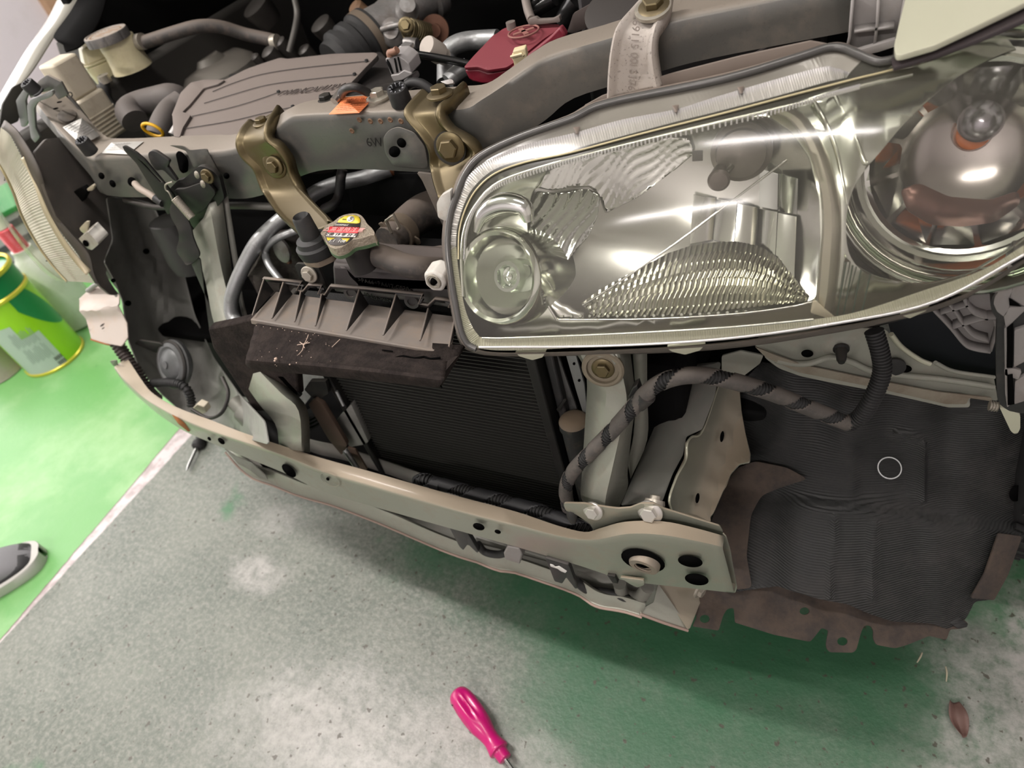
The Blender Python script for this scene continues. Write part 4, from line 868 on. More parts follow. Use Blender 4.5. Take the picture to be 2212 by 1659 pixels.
# ---- bumper corner brackets at the right edge
cb_ = plate('corner_bracket', [(2015, 654), (2082, 620), (2106, 600), (2118, 625), (2144, 637), (2149, 676), (2159, 685), (2146, 748), (2125, 746), (2084, 731), (2055, 697)], const('y', .575), .002, grey_plastic, CAR, rnd=4, label='grey ribbed bumper corner bracket')
for pth in ('105,390 270,565 390,710 480,755 620,778', '230,320 310,420 400,560 480,640 600,680', '375,260 420,370 490,440 600,480', '170,430 330,385 420,355', '280,560 430,515 560,480 690,470', '640,500 655,600 610,770'):
    pts = [P(a, b, y=.572) for a, b in Q('h6', pth)]; k_ = [Vector(p) for p in cr(pts, 4)]
    loft('rib', [[p + Vector((0, -.009, 0)) for p in k_], [p + Vector((0, .004, 0)) for p in k_]], .0018, grey_plastic, cb_)
sb_ = plate('side_bracket', [(2176, 565), (2168, 608), (2144, 640), (2139, 656), (2142, 672), (2154, 690), (2151, 765), (2154, 860), (2162, 876), (2180, 888), (2206, 893), (2260, 893), (2260, 540), (2190, 540)], const('y', .50), .012, dark_plastic, CAR, rnd=5, label='black bumper side bracket')
for s_ in ('785,60 830,90 835,200 800,340 790,420 760,490 740,515 680,470 648,400 660,340 750,210', '850,180 960,120 960,430 900,410 790,340 830,250', '740,510 790,430 960,430 760,620', '835,640 960,600 960,900 830,970', '745,985 830,985 900,1010 870,1080 750,1040', '840,1100 960,1020 960,1260 835,1300', '745,620 765,600 770,960 800,1300 770,1330 752,1200'):
    plate('face', Q('h6', s_), const('y', .4965), .004, grey_plastic, sb_, rnd=3)
for s_ in ('770,610 825,575 820,975 765,975', '770,1040 820,1030 835,1300 775,1310', '785,345 900,425 790,415'): plate('slot', Q('h6', s_), const('y', .4955), .0005, void, sb_, rnd=1, bev=0)
plate('fender_tip', [(2159, 880), (2183, 931), (2190, 937), (2198, 937), (2204, 926), (2204, 897), (2178, 885)], const('y', .52), .004, paint_clean, CAR, rnd=4)
tube('thread_end', [P(2137, 876, y=.53), P(2155, 879, y=.53)], .0045, zinc, CAR, n=12, corr=.0012, pitch=.0022)
# ---- left side apron, gussets
ap = surf([(230, 420, .60), (480, 440, .62), (260, 640, .52), (500, 700, .55), (300, 790, .47), (520, 930, .43)], 2)
def ap_r(a, b):
    xr = 268 + (b - 430) * .33 + (8 if b > 560 else 0); r = .008 * math.exp(-((a - xr) / 9) ** 2)
    xr2 = 240 + (b - 430) * .17; r += .006 * math.exp(-((a - xr2 - 30 * st(b - 620, 30)) / 10) ** 2)
    xr3 = 330 + (b - 430) * .38; return r + .01 * st(a - xr3, 6)
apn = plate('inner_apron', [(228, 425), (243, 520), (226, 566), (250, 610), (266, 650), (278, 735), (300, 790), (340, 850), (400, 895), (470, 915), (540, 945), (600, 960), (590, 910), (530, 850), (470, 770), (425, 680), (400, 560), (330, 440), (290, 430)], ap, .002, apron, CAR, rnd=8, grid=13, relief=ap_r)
for (a, b, rx) in ((316, 543, 7), (277, 655, 7), (245, 606, 5)): hole(a, b, rx, rx * .9, 0, apn, lambda x, y_, o=0.: ap(x, y_, -.013))
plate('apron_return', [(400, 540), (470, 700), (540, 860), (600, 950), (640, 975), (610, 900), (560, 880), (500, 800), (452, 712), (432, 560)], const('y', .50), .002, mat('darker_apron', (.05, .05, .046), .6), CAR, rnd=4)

# horn and its bracket
hc = P(372, 787, y=.475); hax = Vector((-.12, -.80, .60)).normalized()
hr = lathe('horn', hc, hax, [(-.02, .012), (-.018, .03), (-.010, .040), (-.003, .041), (0, .038), (.004, .036), (.006, .030), (.004, .026), (.009, .020), (.011, .006), (.013, .006), (.013, .0002)], mat('grey_horn_face', (.10, .105, .105), .45, .3, dirt=(.06, .055, .05), damt=.4), CAR, 40, label='round disc horn', cap=False)
hl2 = lathe('horn_rim', hc, hax, [(-.001, .0385), (.002, .0405), (.004, .0385), (.004, .036)], black_metal, hr, 40)
plate('horn_bracket', [(290, 742), (300, 735), (345, 742), (372, 760), (366, 770), (330, 760)], const('y', .49), .003, black_metal, hr, rnd=3)
tube('ribbed_hose', [P(232, 700, y=.50), P(248, 735, y=.485), P(285, 790, y=.465), P(318, 842, y=.445), P(340, 866, y=.435)], .010, mat('brown_grey_ribbed', (.07, .055, .05), .6), CAR, n=12, corr=.003, pitch=.006)
tube('horn_wire', [P(330, 828, y=.46), P(365, 826, y=.45), P(398, 835, y=.445), P(412, 860, y=.44), P(414, 880, y=.43)], .0065, rubber, CAR, n=10, corr=.002, pitch=.005)
tube('thin_wire', [P(415, 885, y=.42), P(450, 903, y=.415), P(480, 890, y=.42), P(493, 850, y=.44), P(480, 815, y=.46)], .003, dark_plastic, CAR, n=8)
prism('wire_connector', [P(a, b, y=.425) for a, b in Q('b1', '750,625 780,600 830,620 850,660 800,680 750,660')], (0, .012, 0), resin_white, CAR, .001)
lathe('pipe_joint', P(508, 868, y=.44), P(562, 922, y=.42) - P(508, 868, y=.44), [(0, .013), (.02, .013), (.022, .018), (.05, .018), (.052, .020), (.10, .021), (.13, .019)], primer, CAR, 24)
tube('corner_hose', [P(560, 915, y=.42), P(590, 940, y=.405), P(625, 975, y=.40)], .021, rubber, CAR, n=16)
# right fender side of the far corner, pale folded sheet
plate('fender_corner', [(170, 646), (190, 628), (215, 614), (256, 636), (268, 659), (274, 700), (276, 729), (262, 748), (230, 742), (197, 732), (187, 690), (187, 671)], surf([(170, 646, .52), (276, 729, .48), (215, 614, .54)]), .002, mat('pinkish_white_panel', (.48, .42, .37), .5, 0, dirt=(.5, .36, .25), damt=.3, dscale=20), CAR, rnd=3, grid=9, relief=lambda a, b: .012 * math.exp(-((b - 672 - (a - 190) * -.1) / 12) ** 2), label='pale folded lower fender corner')
tube('rust_edge', [P(197, 733, y=.495), P(230, 743, y=.49), P(262, 749, y=.485)], .002, rust, CAR, n=8)
tube('fender_edge_seal', [P(190, 628, y=.53), P(215, 612, y=.53), P(240, 625, y=.53), P(255, 640, y=.53)], .004, apron, CAR, n=8)
# lower strip stack behind the foam (condenser left side)
slant = surf([(680, 870, .43), (790, 1030, .40), (740, 820, .45)])
plate('side_seal', Q('b1', '1610,600 1660,560 1720,600 1900,900 1860,980 1760,860'), lambda a, b, o=0.: P(a, b, y=.415), .006, mat('brown_side_seal', (.10, .065, .045), .75), CAR, rnd=4)
tube('silver_pipe', [P(727, 845, y=.425), P(742, 876, y=.42)] , .0022, alu_pipe, CAR, n=8, sm=1)
tube('silver_pipe', [P(745, 972, y=.40), P(772, 1012, y=.39)], .004, alu_pipe, CAR, n=10, sm=1)
plate('side_tank', Q('b1', '1820,720 1930,600 2060,880 2030,900 1920,920'), const('y', .43), .01, apron, CAR, rnd=3)
plate('brown_flap', Q('b1', '1900,920 1960,940 2050,1090 1990,1080'), const('y', .40), .003, MATS['brown_side_seal'], CAR, rnd=3)
for k in range(4): lathe('spring_clamp', P(672 + k * 3, 890 + k * 7, y=.425), (.3, -.2, -1), [(0, .017), (.0025, .017)], rubber, CAR, 20)
pp('cooler_bracket', '1580,490 1620,430 1740,430 1760,520 1700,560 1640,550', .42, black_metal, .006, CAR, 'b1')
pp('cooler_bracket', '1380,390 1420,390 1560,540 1530,550', .41, black_metal, .004, CAR, 'b1')

# ---- dark body behind: underbody, inner sides, so no floor shows through the nose
box('underbody', (0, 2.1, .27), (1.30, 2.6, .06), dark, CAR, None, .01)
box('bay_side_panel', (-.60, .98, .50), (.03, .78, .42), mat('shadow_grey_panel', (.05, .047, .042), .55), CAR, None, .01)
box('bay_side_panel', (.62, 1.05, .62), (.03, .66, .62), MATS['shadow_grey_panel'], CAR, None, .01)
box('bay_undertray', (-.05, .80, .34), (1.16, .46, .02), dark, CAR, None, .004)
plate('bay_back_shield', [(330, 430), (480, 430), (640, 380), (1000, 370), (1000, 560), (700, 640), (560, 720), (640, 900), (820, 1010), (640, 985), (470, 900), (380, 640)], const('y', .70), .004, dark, CAR, rnd=4)
box('wheelhouse_inner', (.66, .80, .60), (.20, .03, .50), dark, CAR, None, .004)
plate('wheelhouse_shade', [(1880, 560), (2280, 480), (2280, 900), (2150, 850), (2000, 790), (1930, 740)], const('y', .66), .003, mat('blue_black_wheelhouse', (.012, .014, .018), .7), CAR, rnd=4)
loft('crossmember_floor', [[p + Vector((0, .003, .001)) for p in lowc], [p + Vector((0, .11, .006)) for p in lowc]], .002, primer, lc)
loft('crossmember_rear_wall', [[p + Vector((0, .062, .004)) for p in lowc], [p + Vector((0, .066, .055)) for p in lowc]], .002, primer, lc)

box('hood_side_seal', (-.675, 1.11, .80), (.02, .48, .55), dark, CAR, None, .004)
box('firewall_lower', (0, 1.33, .55), (1.34, .03, .5), dark, CAR, None, .004)
box('lower_support_panel', (.13, .59, .250), (.68, .38, .01), dark, CAR, None, .001)

tube('weathered_edge', [P(a, b, y=c) for a, b, c in ((1384, 1327, .334), (1430, 1344, .338), (1486, 1362, .344))], .0019, MATS['pinkish_weathered_seam'], CAR, n=8)
plate('arm_lip', Q('z8', '240,1185 320,1262 560,1372 1100,1480 1640,1605 1790,1605 1810,1560 1980,1585 1980,1560 1600,1520 1100,1425 600,1320 400,1250'), lambda a, b, o=0.: am(a, b, -.009), .002, mat('tan_dusty_lip', (.24, .215, .165), .6, dirt=(.16, .12, .085), damt=.5), arm, rnd=4)
tube('pressed_ridge', [am(a, b, -.0065) for a, b in ((1676, 778), (1720, 786), (1752, 784), (1796, 772), (1840, 783), (1884, 802), (1960, 812), (2040, 820), (2145, 836))], .0032, paint_leg, arm, n=10)
tube('upper_flange', [am(a, b, -.003) for a, b in ((1925, 722), (1948, 750), (1985, 776), (2008, 786))], .0026, paint_clean, arm, n=8)
tube('upper_flange', [am(a, b, -.003) for a, b in ((2020, 783), (2061, 802), (2147, 815))], .0022, paint_leg, arm, n=8)
plate('gusset_inner', [(1375, 1245), (1532, 1250), (1515, 1290), (1480, 1352), (1384, 1322), (1340, 1300)], const('y', .405), .002, primer, CAR, rnd=3)
# ================================================================ CAR: radiator, cooling, engine bay
# condenser core
core = box('condenser_core', (.162, .452, .405), (.292, .02, .35), mat('black_fin_core', (.007, .007, .0065), .6, .1, bump=.6, bscale=900), CAR, None, .001)
bm = bmesh.new(); z = .238
while z < .578:
    box_bm(bm, (.162, .4405, z), (.288, .005, .0011)); z += .0058
link('condenser_tubes', bm_mesh(bm), core, mat('edge_lit_aluminium', (.055, .055, .05), .5, .5), None, None)
box('condenser_end_frame', (.314, .445, .405), (.012, .03, .36), black_metal, CAR, None, .002)
box('condenser_end_frame', (.0105, .445, .405), (.010, .03, .36), black_metal, CAR, None, .002)
box('condenser_end_frame', (.327, .455, .405), (.010, .02, .36), dark_plastic, CAR, None, .002)
plate('radiator_side_strip', [(1188, 765), (1204, 765), (1245, 880), (1262, 960), (1250, 960), (1228, 880)], const('y', .455), .003, mat('dotted_grey_strip', (.12, .12, .115), .5, .3, bump=.6, bscale=500), CAR, rnd=2)
stp = plate('perforated_strip', [(1222, 765), (1243, 765), (1262, 830), (1270, 905), (1262, 900), (1245, 845)], const('y', .45), .003, mat('grey_strip_steel', (.24, .25, .24), .45, .4), CAR, rnd=2)
for (a, b) in ((1240, 786), (1251, 822)): hole(a, b, 3, 3, 0, stp, const('y', .4495))
dr = P(1238, 905, y=.435); lathe('receiver_drier', dr, (0, 0, -1), [(-.001, .004), (0, .013), (.003, .0165), (.012, .0172), (.014, .0155), (.03, .0155), (.20, .0155)], mat('dark_drier', (.035, .037, .035), .4, .3, dirt=(.24, .18, .12), damt=.3, dscale=40, top=.9), CAR, 30)
plate('drier_bracket', Q('b3', '75,500 130,425 150,430 90,520'), const('y', .44), .002, black_metal, CAR, rnd=1)
box('radiator_core', (.16, .52, .42), (.34, .03, .38), dark, CAR, None, .002)
# radiator top tank
tz = P(800, 600, y=.44).z
tk = prism('radiator', [P(716, 572, y=.437), P(918, 590, y=.437), P(985, 600, y=.437), P(985, 670, y=.437), P(900, 655, y=.437), P(720, 632, y=.437)], (0, .045, 0), tank_mat, CAR, .004, 'black radiator top tank')
prism('tank_top', [P(716, 572, y=.4375), P(744, 572, y=.437), P(762, 590, y=.437), P(985, 600, y=.437)] + [P(985, 552, y=.50), P(870, 532, y=.50), P(720, 548, y=.49)], (0, 0, -.02), tank_mat, tk, .005)
tube('tank_bulge', [P(740, 566, y=.452), P(800, 575, y=.452), P(905, 585, y=.455), P(980, 592, y=.455)], [.012, .0145, .0135, .012], tank_mat, tk, n=20)
tx0, tx1 = P(790, 612, y=.4355), P(875, 628, y=.4355)
text('moulded_text', '>PA66+PA612-GF30<', P(832, 615, y=.4355), tx1 - tx0, (0, 0, 1), .0072, mat('moulded_black_text', (.008, .008, .008), .3), tk, .0005)
text('moulded_text', '10-4', P(795, 637, y=.4355), tx1 - tx0, (0, 0, 1), .006, MATS['moulded_black_text'], tk, .0004); text('moulded_text', '422-70024', P(823, 646, y=.4355), tx1 - tx0, (0, 0, 1), .006, MATS['moulded_black_text'], tk, .0004)
for (a, b) in ((758, 632), (890, 651)): lathe('tank_boss', P(a, b, y=.4355), (.1, -1, .1), [(0, .0085), (.002, .008), (.002, .0045), (.0005, .004), (.0005, .0002)], tank_mat, tk, 20)
# mounting pin
pn = P(686, 512, z=.69); pc = Vector((pn.x, pn.y, 0))
mb = plate('radiator_mount', Q('h4', '100,610 190,520 400,480 520,560 500,620 350,690 290,710 200,700 130,680'), const('z', .668), .006, mat('tan_mount_plate', (.20, .165, .125), .6, .2, dirt=(.28, .21, .15), damt=.5), CAR, rnd=12)
lathe('mount_cushion', P(688, 545, z=.670), (0, 0, 1), [(0, .018), (.006, .019), (.010, .019), (.012, .0165), (.017, .0155), (.019, .010), (.040, .0088), (.042, .0075), (.040, .006), (.034, .0002)], rubber, mb, 30, cap=False)
mb2 = plate('fan_bracket', Q('h4', '35,740 60,715 300,740 315,750 430,1010 400,1020 360,960 250,960 130,960 100,900'), const('y', .432), .003, black_metal, CAR, rnd=4)
bolt(P(668, 593, y=.4285), (.1, -1, .2), .0062, mb2, zinc)
# radiator cap with its sticker
cz = .696; cpc = (P(752, 505, z=cz)); capm = mat('speckled_tin_plate', (.42, .36, .28), .45, .6, dirt=(.12, .09, .07), damt=.45, dscale=180, bump=.8, bscale=500)
co = [P(a, b, z=cz) for a, b in fillet(Q('h4', '335,355 370,320 400,255 500,215 560,160 640,125 740,112 820,125 870,180 900,240 960,290 995,345 985,380 960,370 880,400 790,420 720,430 640,500 540,540 470,525 415,480 395,420 385,385'), 9)]
cap = prism('radiator_cap', co, (0, 0, -.011), capm, CAR, .0022, 'plated radiator cap with a yellow and red sticker')
prism('green_underside', [p * 1. + Vector((0, 0, -.009)) + ((p - cpc) * .012) for p in co[40:100]] if 0 else [p + Vector((0, 0, -.0085)) + (cpc - p) * -.008 for p in co], (0, 0, -.0035), mat('green_corrosion', (.06, .11, .05), .8, bump=.5, bscale=300), cap, .001)
ct = lambda a, b, o=0.: P(a, b, z=cz + .0006)
ct2 = lambda a, b, o=0.: P(a, b, z=cz + .0009)
plate('cap_sticker', Q('h4', '545,225 590,165 660,140 760,135 820,160 820,235 805,330 740,395 690,450 620,490 520,500 440,480 405,420 400,370 440,310 500,265'), ct, .0003, mat('sticker_black', (.06, .05, .045), .5), cap, rnd=5, bev=0)
for s_, c_, nm in (('545,222 570,185 640,145 740,135 800,150 820,190 815,228 780,236', (.80, .62, .05), 'yellow_field'), ('455,270 812,282 790,352 425,340', (.75, .06, .07), 'red_field'), ('425,342 785,356 765,398 405,385', (.72, .70, .65), 'white_field'), ('415,400 520,410 430,442', (.80, .62, .05), 'yellow_field'), ('590,412 700,412 655,456', (.80, .62, .05), 'yellow_field')):
    plate('sticker_field', Q('h4', s_), ct2, .0002, mat(nm, c_, .5, dirt=(.5, .4, .3), damt=.2), cap, rnd=2, bev=0)
cxa = P(770, 506, z=cz) - P(712, 504, z=cz); cya = P(765, 470, z=cz) - P(742, 535, z=cz)
def ctext(s, hx, hy, size, m, sh=0.):
    q = Q('h4', f'{hx},{hy}')[0]; text('sticker_text', s, P(q[0], q[1], z=cz + .0013), cxa, cya, size, m, cap, .0001, sh)
plate('number_disc', [(a, b) for a, b in (lambda c: ell(c[0], c[1], 8.2, 6.2, -15))(Q('h4', '705,182')[0])], lambda a, b, o=0.: P(a, b, z=cz + .0012), .0001, white_label, cap, rnd=0, bev=0)
ctext('5', 705, 182, .0085, ink); ctext('oo', 630, 185, .004, ink); ctext('HORIMAC', 600, 255, .0034, white_label); ctext('△高温時注意', 620, 312, .0078, mat('pink_print', (.85, .45, .42), .5)); ctext('交換 19 年 22 月', 590, 370, .0055, ink); ctext('1.1  108', 545, 445, .0058, white_label)
lathe('filler_neck', cpc + Vector((0, .002, -.040)), (0, 0, 1), [(0, .0135), (.02, .0135), (.028, .017)], mat('black_neck', (.02, .018, .018), .45), cap, 26)
lathe('overflow_spout', P(775, 548, y=.44), (1, .1, -.15), [(-.006, .005), (.02, .0045)], tank_mat, tk, 16)
# overflow hose
tube('overflow_hose', [P(800, 548, y=.432), P(830, 556, y=.425), P(875, 573, y=.422), P(922, 580, y=.432), P(962, 578, y=.465), P(985, 566, y=.52)], .0115, hose, CAR, n=20, label='dust speckled grey hose from the radiator neck')
plate('fan_shroud', Q('h4', '980,480 1050,450 1300,485 1700,510 1770,495 1870,500 1880,640 1500,640 1100,540'), surf([(810, 525, .50), (960, 530, .50), (960, 560, .47)]), .003, mat('dusty_shroud', (.10, .085, .075), .6, dirt=(.2, .155, .12), damt=.5), CAR, rnd=5, grid=12)
bh = tube('radiator_hose', [P(835, 522, y=.50), P(860, 505, y=.52), P(885, 480, y=.55), P(925, 455, y=.58), P(985, 440, y=.60)], [.016, .018, .020, .022, .022], hose, CAR, n=20)
lathe('hose_clamp', P(862, 505, y=.522), P(885, 480, y=.55) - P(850, 512, y=.51), [(-.008, .0205), (.008, .0215)], mat('tan_clamp', (.20, .16, .12), .5, .4), bh, 24)
tube('clamp_ear', [P(a, b, y=.50) for a, b in Q('h4', '1190,345 1130,200 1215,130 1290,280 1270,300')], .0018, zinc, bh, n=8, sm=0)
plate('clamp_ear', Q('h4', '1030,240 1070,225 1190,330 1170,370'), const('y', .505), .002, MATS['tan_clamp'], bh, rnd=3)
plate('clamp_tab', Q('h4', '1390,400 1450,385 1520,430 1540,490 1500,495 1440,450 1410,490'), const('y', .52), .002, MATS['tan_clamp'], bh, rnd=3)
# white headlight foot
hf = prism('headlight_foot', [P(a, b, y=.405) for a, b in fillet([(914, 592), (935, 587), (956, 598), (962, 615), (956, 630), (934, 629), (919, 616)], 5)], Vector((.002, .016, .003)), mat('white_painted_foot', (.62, .60, .55), .45, 0, dirt=(.45, .36, .28), damt=.35, dscale=60), CAR, .002)
hole(937, 608, 8, 9, 25, hf, const('y', .4035)); tor = lathe('foot_bush', P(937, 608, y=.4045), (0, -1, .1), [(0, .0075), (.0015, .007), (.0015, .005), (0, .0048)], zinc, hf, 22, cap=False)
plate('headlight_tab', [(943, 440), (950, 425), (972, 412), (976, 470), (962, 478), (946, 470)], const('y', .435), .006, MATS['white_painted_foot'], CAR, rnd=5)
plate('support_leg_upper', [(900, 373), (948, 378), (985, 400), (985, 470), (972, 540), (962, 500), (930, 430), (912, 390)], const('y', .545), .003, mat('brownish_paint', (.13, .115, .10), .6, dirt=(.2, .165, .13), damt=.5), CAR, rnd=4)
# ---- air guide (grey tray with ribs) and foam
def AG(s, y): return [P(a, b, y=y) for a, b in Q('z6', s)]
lipL, lipR = P(541, 690, y=.372), P(972, 765, y=.372)
jL, jR = P(596, 630, y=.425), P(898, 672, y=.425); jR = P(985, 684, y=.425)
gm = mat('dusty_grey_guide', (.19, .165, .145), .6, 0, dirt=(.235, .18, .135), damt=.5, dscale=12, bump=.1)
ag = prism('air_guide', [jL, lipL, lipR, jR], (0, .001, -.0022), gm, CAR, .0006, 'dusty grey ribbed air guide tray')
prism('front_lip', [lipL, lipR, P(968, 777, y=.371), P(543, 700, y=.371)], (0, .003, 0), gm, ag, .0008)
wt = '650,765 940,795 905,853 945,862 985,812 1092,820 1065,880 1110,885 1150,820 1400,838 1845,885 1815,955 1880,965 1932,915 2065,935 2040,980 2092,990'
wtop = AG(wt, .424); wbot = []
for i, p in enumerate(wtop):
    t = i / (len(wtop) - 1); q = jL.lerp(jR, (p.x - jL.x) / (jR.x - jL.x)); wbot.append(Vector((p.x, p.y + .002, min(q.z, p.z - .004))))
loft('back_rim', [wtop, [p + Vector((0, .0005, -.0045)) for p in wtop]], .0014, dark_plastic, ag, smooth=20)
wt3 = [p + Vector((0, -.0008, .0006)) for p in wtop]; loft('wall_rim', [wt3, [p + Vector((0, .0035, 0)) for p in wt3]], .0016, gm, ag, smooth=20)
for s_ in ('655,770 570,1040', '800,795 715,1065', '930,865 885,1090', '1085,885 1040,1120', '1365,850 1270,1155', '1640,885 1545,1190', '1880,990 1820,1230', '2092,1000 2035,1275'):
    (a0, b0), (a1, b1) = Q('z6', s_); T_ = P(a0, b0, y=.4225); t = (a1 - 541) / (972 - 541); Bt = P(a1, b1, y=.376)
    J_ = Vector((T_.x, .425, min(Bt.z, T_.z) - .001)); fz = jL.lerp(jR, max(0, min(1, (T_.x - jL.x) / (jR.x - jL.x)))).z; J_.z = min(T_.z - .003, fz)
    prism('rib', [T_, Bt, J_], (.0016, 0, 0), dark_plastic, ag, .0002); tube('rib_edge', [T_ + Vector((.0008, -.0004, .0004)), Bt + Vector((.0008, -.0004, .0004))], .0009, gm, ag, n=6, sm=0)
# foam blocks
fA = [P(a, b, y=.368) for a, b in ((552, 699), (969, 772))]; 
rows = []
for t in [i / 40 for i in range(41)]:
    up = P(552 + (969 - 552) * t, 700 + (771 - 700) * t, y=.369); fr1 = P(530 + (958 - 530) * t, 778 + (822 - 778) * t - 3 * math.sin(math.pi * t), y=.325); fr2 = P(536 + (948 - 536) * t, 796 + (838 - 796) * t, y=.328)
    bk = fr2 + Vector((0, .055, -.002)); row = [up + Vector((0, .02, -.01)), up] + [up.lerp(fr1, k / 8) + Vector((0, 0, .0008 * math.sin(k * 2.1 + t * 9))) for k in range(1, 8)] + [fr1 + Vector((0, .003, .0015)), fr1, fr1.lerp(fr2, .3) + Vector((0, -.0015, 0)), fr2, fr2 + Vector((0, .006, -.002)), bk]
    rows.append(row)
f1 = loft('foam_seal', rows, .003, foam, CAR, smooth=50, label='thick brownish black foam seal')
for end in (0, -1):
    bmf = bmesh.new(); bmf.faces.new([bmf.verts.new(p) for p in rows[end]]); bmesh.ops.triangulate(bmf, faces=bmf.faces); link('foam_end', bm_mesh(bmf), f1, foam, None, None)
fsur = lambda a, b, o=0.: P(a, b, y=.369 - (b - (700 + (a - 552) * .17)) / 75 * .044 - .0035)
for s_, w in (('1640,1358 1700,1345 1780,1362 1850,1350 1900,1365 1975,1358', .0010), ('1640,1425 1700,1432 1765,1430', .0007), ('1540,1300 1620,1310', .0006), ('1935,1500 1960,1540 1985,1580', .0009)):
    tube('foam_crack', [fsur(a, b) for a, b in Q('z6', s_)], w, void, f1, n=6, sm=2)
chip = mat('pale_fibre', (.55, .42, .34), .8)
for s_ in ('905,1262 940,1256 1000,1245', '990,1185 975,1225 955,1262 945,1300 915,1335', '955,1262 925,1240', '955,1262 985,1235', '950,1262 960,1285', '1225,1220 1165,1278'): tube('stuck_fibre', [fsur(a, b) for a, b in Q('z6', s_)], .0004, chip, f1, n=5, sm=2)
random.seed(3)
for (a, b, r) in [(746, 1365, .0018), (738, 1380, .0012), (850, 1408, .0009), (900, 1395, .0007), (905, 1305, .0007), (1010, 1355, .0006), (1155, 1385, .0006)] + [(random.uniform(600, 1250), random.uniform(1130, 1420), random.uniform(.0003, .0005)) for _ in range(26)] + [(600 + k * 53, 1118 + k * 8.6, .0005) for k in range(9)]:
    q = Q('z6', f'{a},{b}')[0]; bm = bmesh.new(); bmesh.ops.create_icosphere(bm, subdivisions=1, radius=r, matrix=Matrix.Translation(fsur(*q))); link('stuck_crumb', bm_mesh(bm), f1, chip, None, None)
fl_ = prism('foam_side_seal', [P(a, b, y=.41) for a, b in ((449, 710), (500, 700), (541, 690), (600, 690), (640, 800), (645, 858), (631, 868), (562, 889), (550, 888), (544, 880), (505, 820), (460, 752))], (0, .014, 0), foam, CAR, .002, 'hanging black foam side flap')
# ---- pipes under the support
ac1 = tube('cooler_pipe', [P(842, 365, y=.66), P(785, 384, y=.64), P(727, 397, y=.62), P(680, 417, y=.60), P(650, 444, y=.58), P(606, 475, y=.56), P(559, 519, y=.53), P(530, 568, y=.51), P(507, 620, y=.49), P(499, 655, y=.48), P(504, 687, y=.47), P(530, 712, y=.46)], .0095, alu_pipe, CAR, n=18)
lathe('pipe_sleeve', P(800, 377, y=.648), P(842, 365, y=.66) - P(785, 384, y=.64), [(0, .0105), (.03, .0105)], mat('orange_rust_sleeve', (.24, .09, .04), .7), ac1, 18)
tube('cooler_pipe', [P(660, 492, y=.56), P(632, 501, y=.55), P(600, 514, y=.54), P(579, 530, y=.535), P(573, 548, y=.53), P(582, 574, y=.515), P(606, 606, y=.50)], .0048, alu_pipe, CAR, n=14)
tube('black_tube', [P(740, 366, y=.60), P(736, 385, y=.595), P(733, 418, y=.59), P(722, 440, y=.58), P(700, 452, y=.58)], .0062, dark_plastic, CAR, n=12)
tube('cross_pipe', [P(480, 444, y=.58), P(540, 444, y=.58), P(592, 446, y=.59), P(640, 440, y=.60)], .0052, primer, CAR, n=12)
rg = surf([(560, 600, .60), (680, 500, .62), (540, 560, .58)])
random.seed(11); nz_ = [(random.uniform(530, 700), random.uniform(470, 640), random.uniform(5, 14), random.uniform(-.008, .008)) for _ in range(60)]
cas = plate('engine_casting', [(535, 600), (560, 540), (600, 505), (625, 498), (655, 505), (700, 530), (690, 600), (620, 640), (560, 640)], rg, .004, grime, CAR, rnd=8, grid=7, relief=lambda a, b: sum(h * math.exp(-(((a - x) ** 2 + (b - y) ** 2) / w ** 2)) for x, y, w, h in nz_))
lathe('casting_boss', rg(612, 540, -.012), (-.2, -1, .3), [(0, .018), (.004, .018), (.005, .015)], alu, cas, 26); lathe('casting_bolt', rg(625, 562, -.014), (-.2, -1, .3), [(0, .006), (.004, .005)], mat('rusty_bolt', (.16, .07, .04), .7), cas, 14)
random.seed(5)
prism('engine_block', [P(a, b, y=.72) for a, b in ((430, 440), (980, 380), (980, 520), (700, 640), (470, 720))], (0, .06, 0), dark, CAR, .003)
plate('battery_tray_plate', [(750, 375), (905, 375), (930, 430), (975, 520), (860, 470), (760, 460)], const('y', .66), .003, dark, CAR, rnd=4)
# grey cylinder behind the latch
lathe('washer_pump', P(362, 470, y=.60), (-.05, -.1, -1), [(0, .02), (.004, .030), (.07, .032), (.09, .028), (.10, .01)], mat('dark_grey_pump', (.045, .045, .043), .55), CAR, 26)
# ================================================================ top of the bay
fw = box('firewall', (0, 1.35, .70), (1.30, .05, .70), dark, CAR, None, .01)
hd_ = prism('hood', [Vector((-.66, 1.34, 1.03)), Vector((.66, 1.34, 1.03)), Vector((.66, .80, 1.42)), Vector((.45, .66, 1.51)), Vector((-.45, .66, 1.51)), Vector((-.66, .80, 1.42))], (0, -.012, -.02), primer, CAR, .005, 'raised hood')
box('cowl', (0, 1.28, 1.0), (1.30, .16, .05), dark, CAR, None, .01)
# air cleaner
def ZP(s, reg, z): return [P(a, b, z=z) for a, b in Q(reg, s)]
acs = surf([(380, 290, .705), (560, 135, .715), (810, 113, .72), (735, 203, .705), (600, 240, .712), (450, 175, .705)], 1, 'z')
GR = [((459, 198), (500, 181), (563, 161), (650, 147), (792, 132)), ((441, 223), (500, 205), (580, 183), (680, 170), (766, 161)), ((415, 251), (500, 232), (560, 214), (602, 199)), ((392, 279), (500, 261), (580, 242), (633, 231)), ((500, 294), (560, 276), (640, 258))]
acl = plate('air_cleaner', [(375, 294), (376, 246), (396, 222), (415, 197), (451, 176), (486, 172), (532, 149), (560, 139), (606, 124), (620, 127), (718, 116), (811, 113), (817, 118), (790, 145), (765, 172), (742, 196), (745, 212), (650, 262), (560, 300), (480, 300)], acs, .006, engine_plastic, CAR, rnd=7, grid=14, bev=.001, label='dusty plastic air cleaner lid', smooth=60)
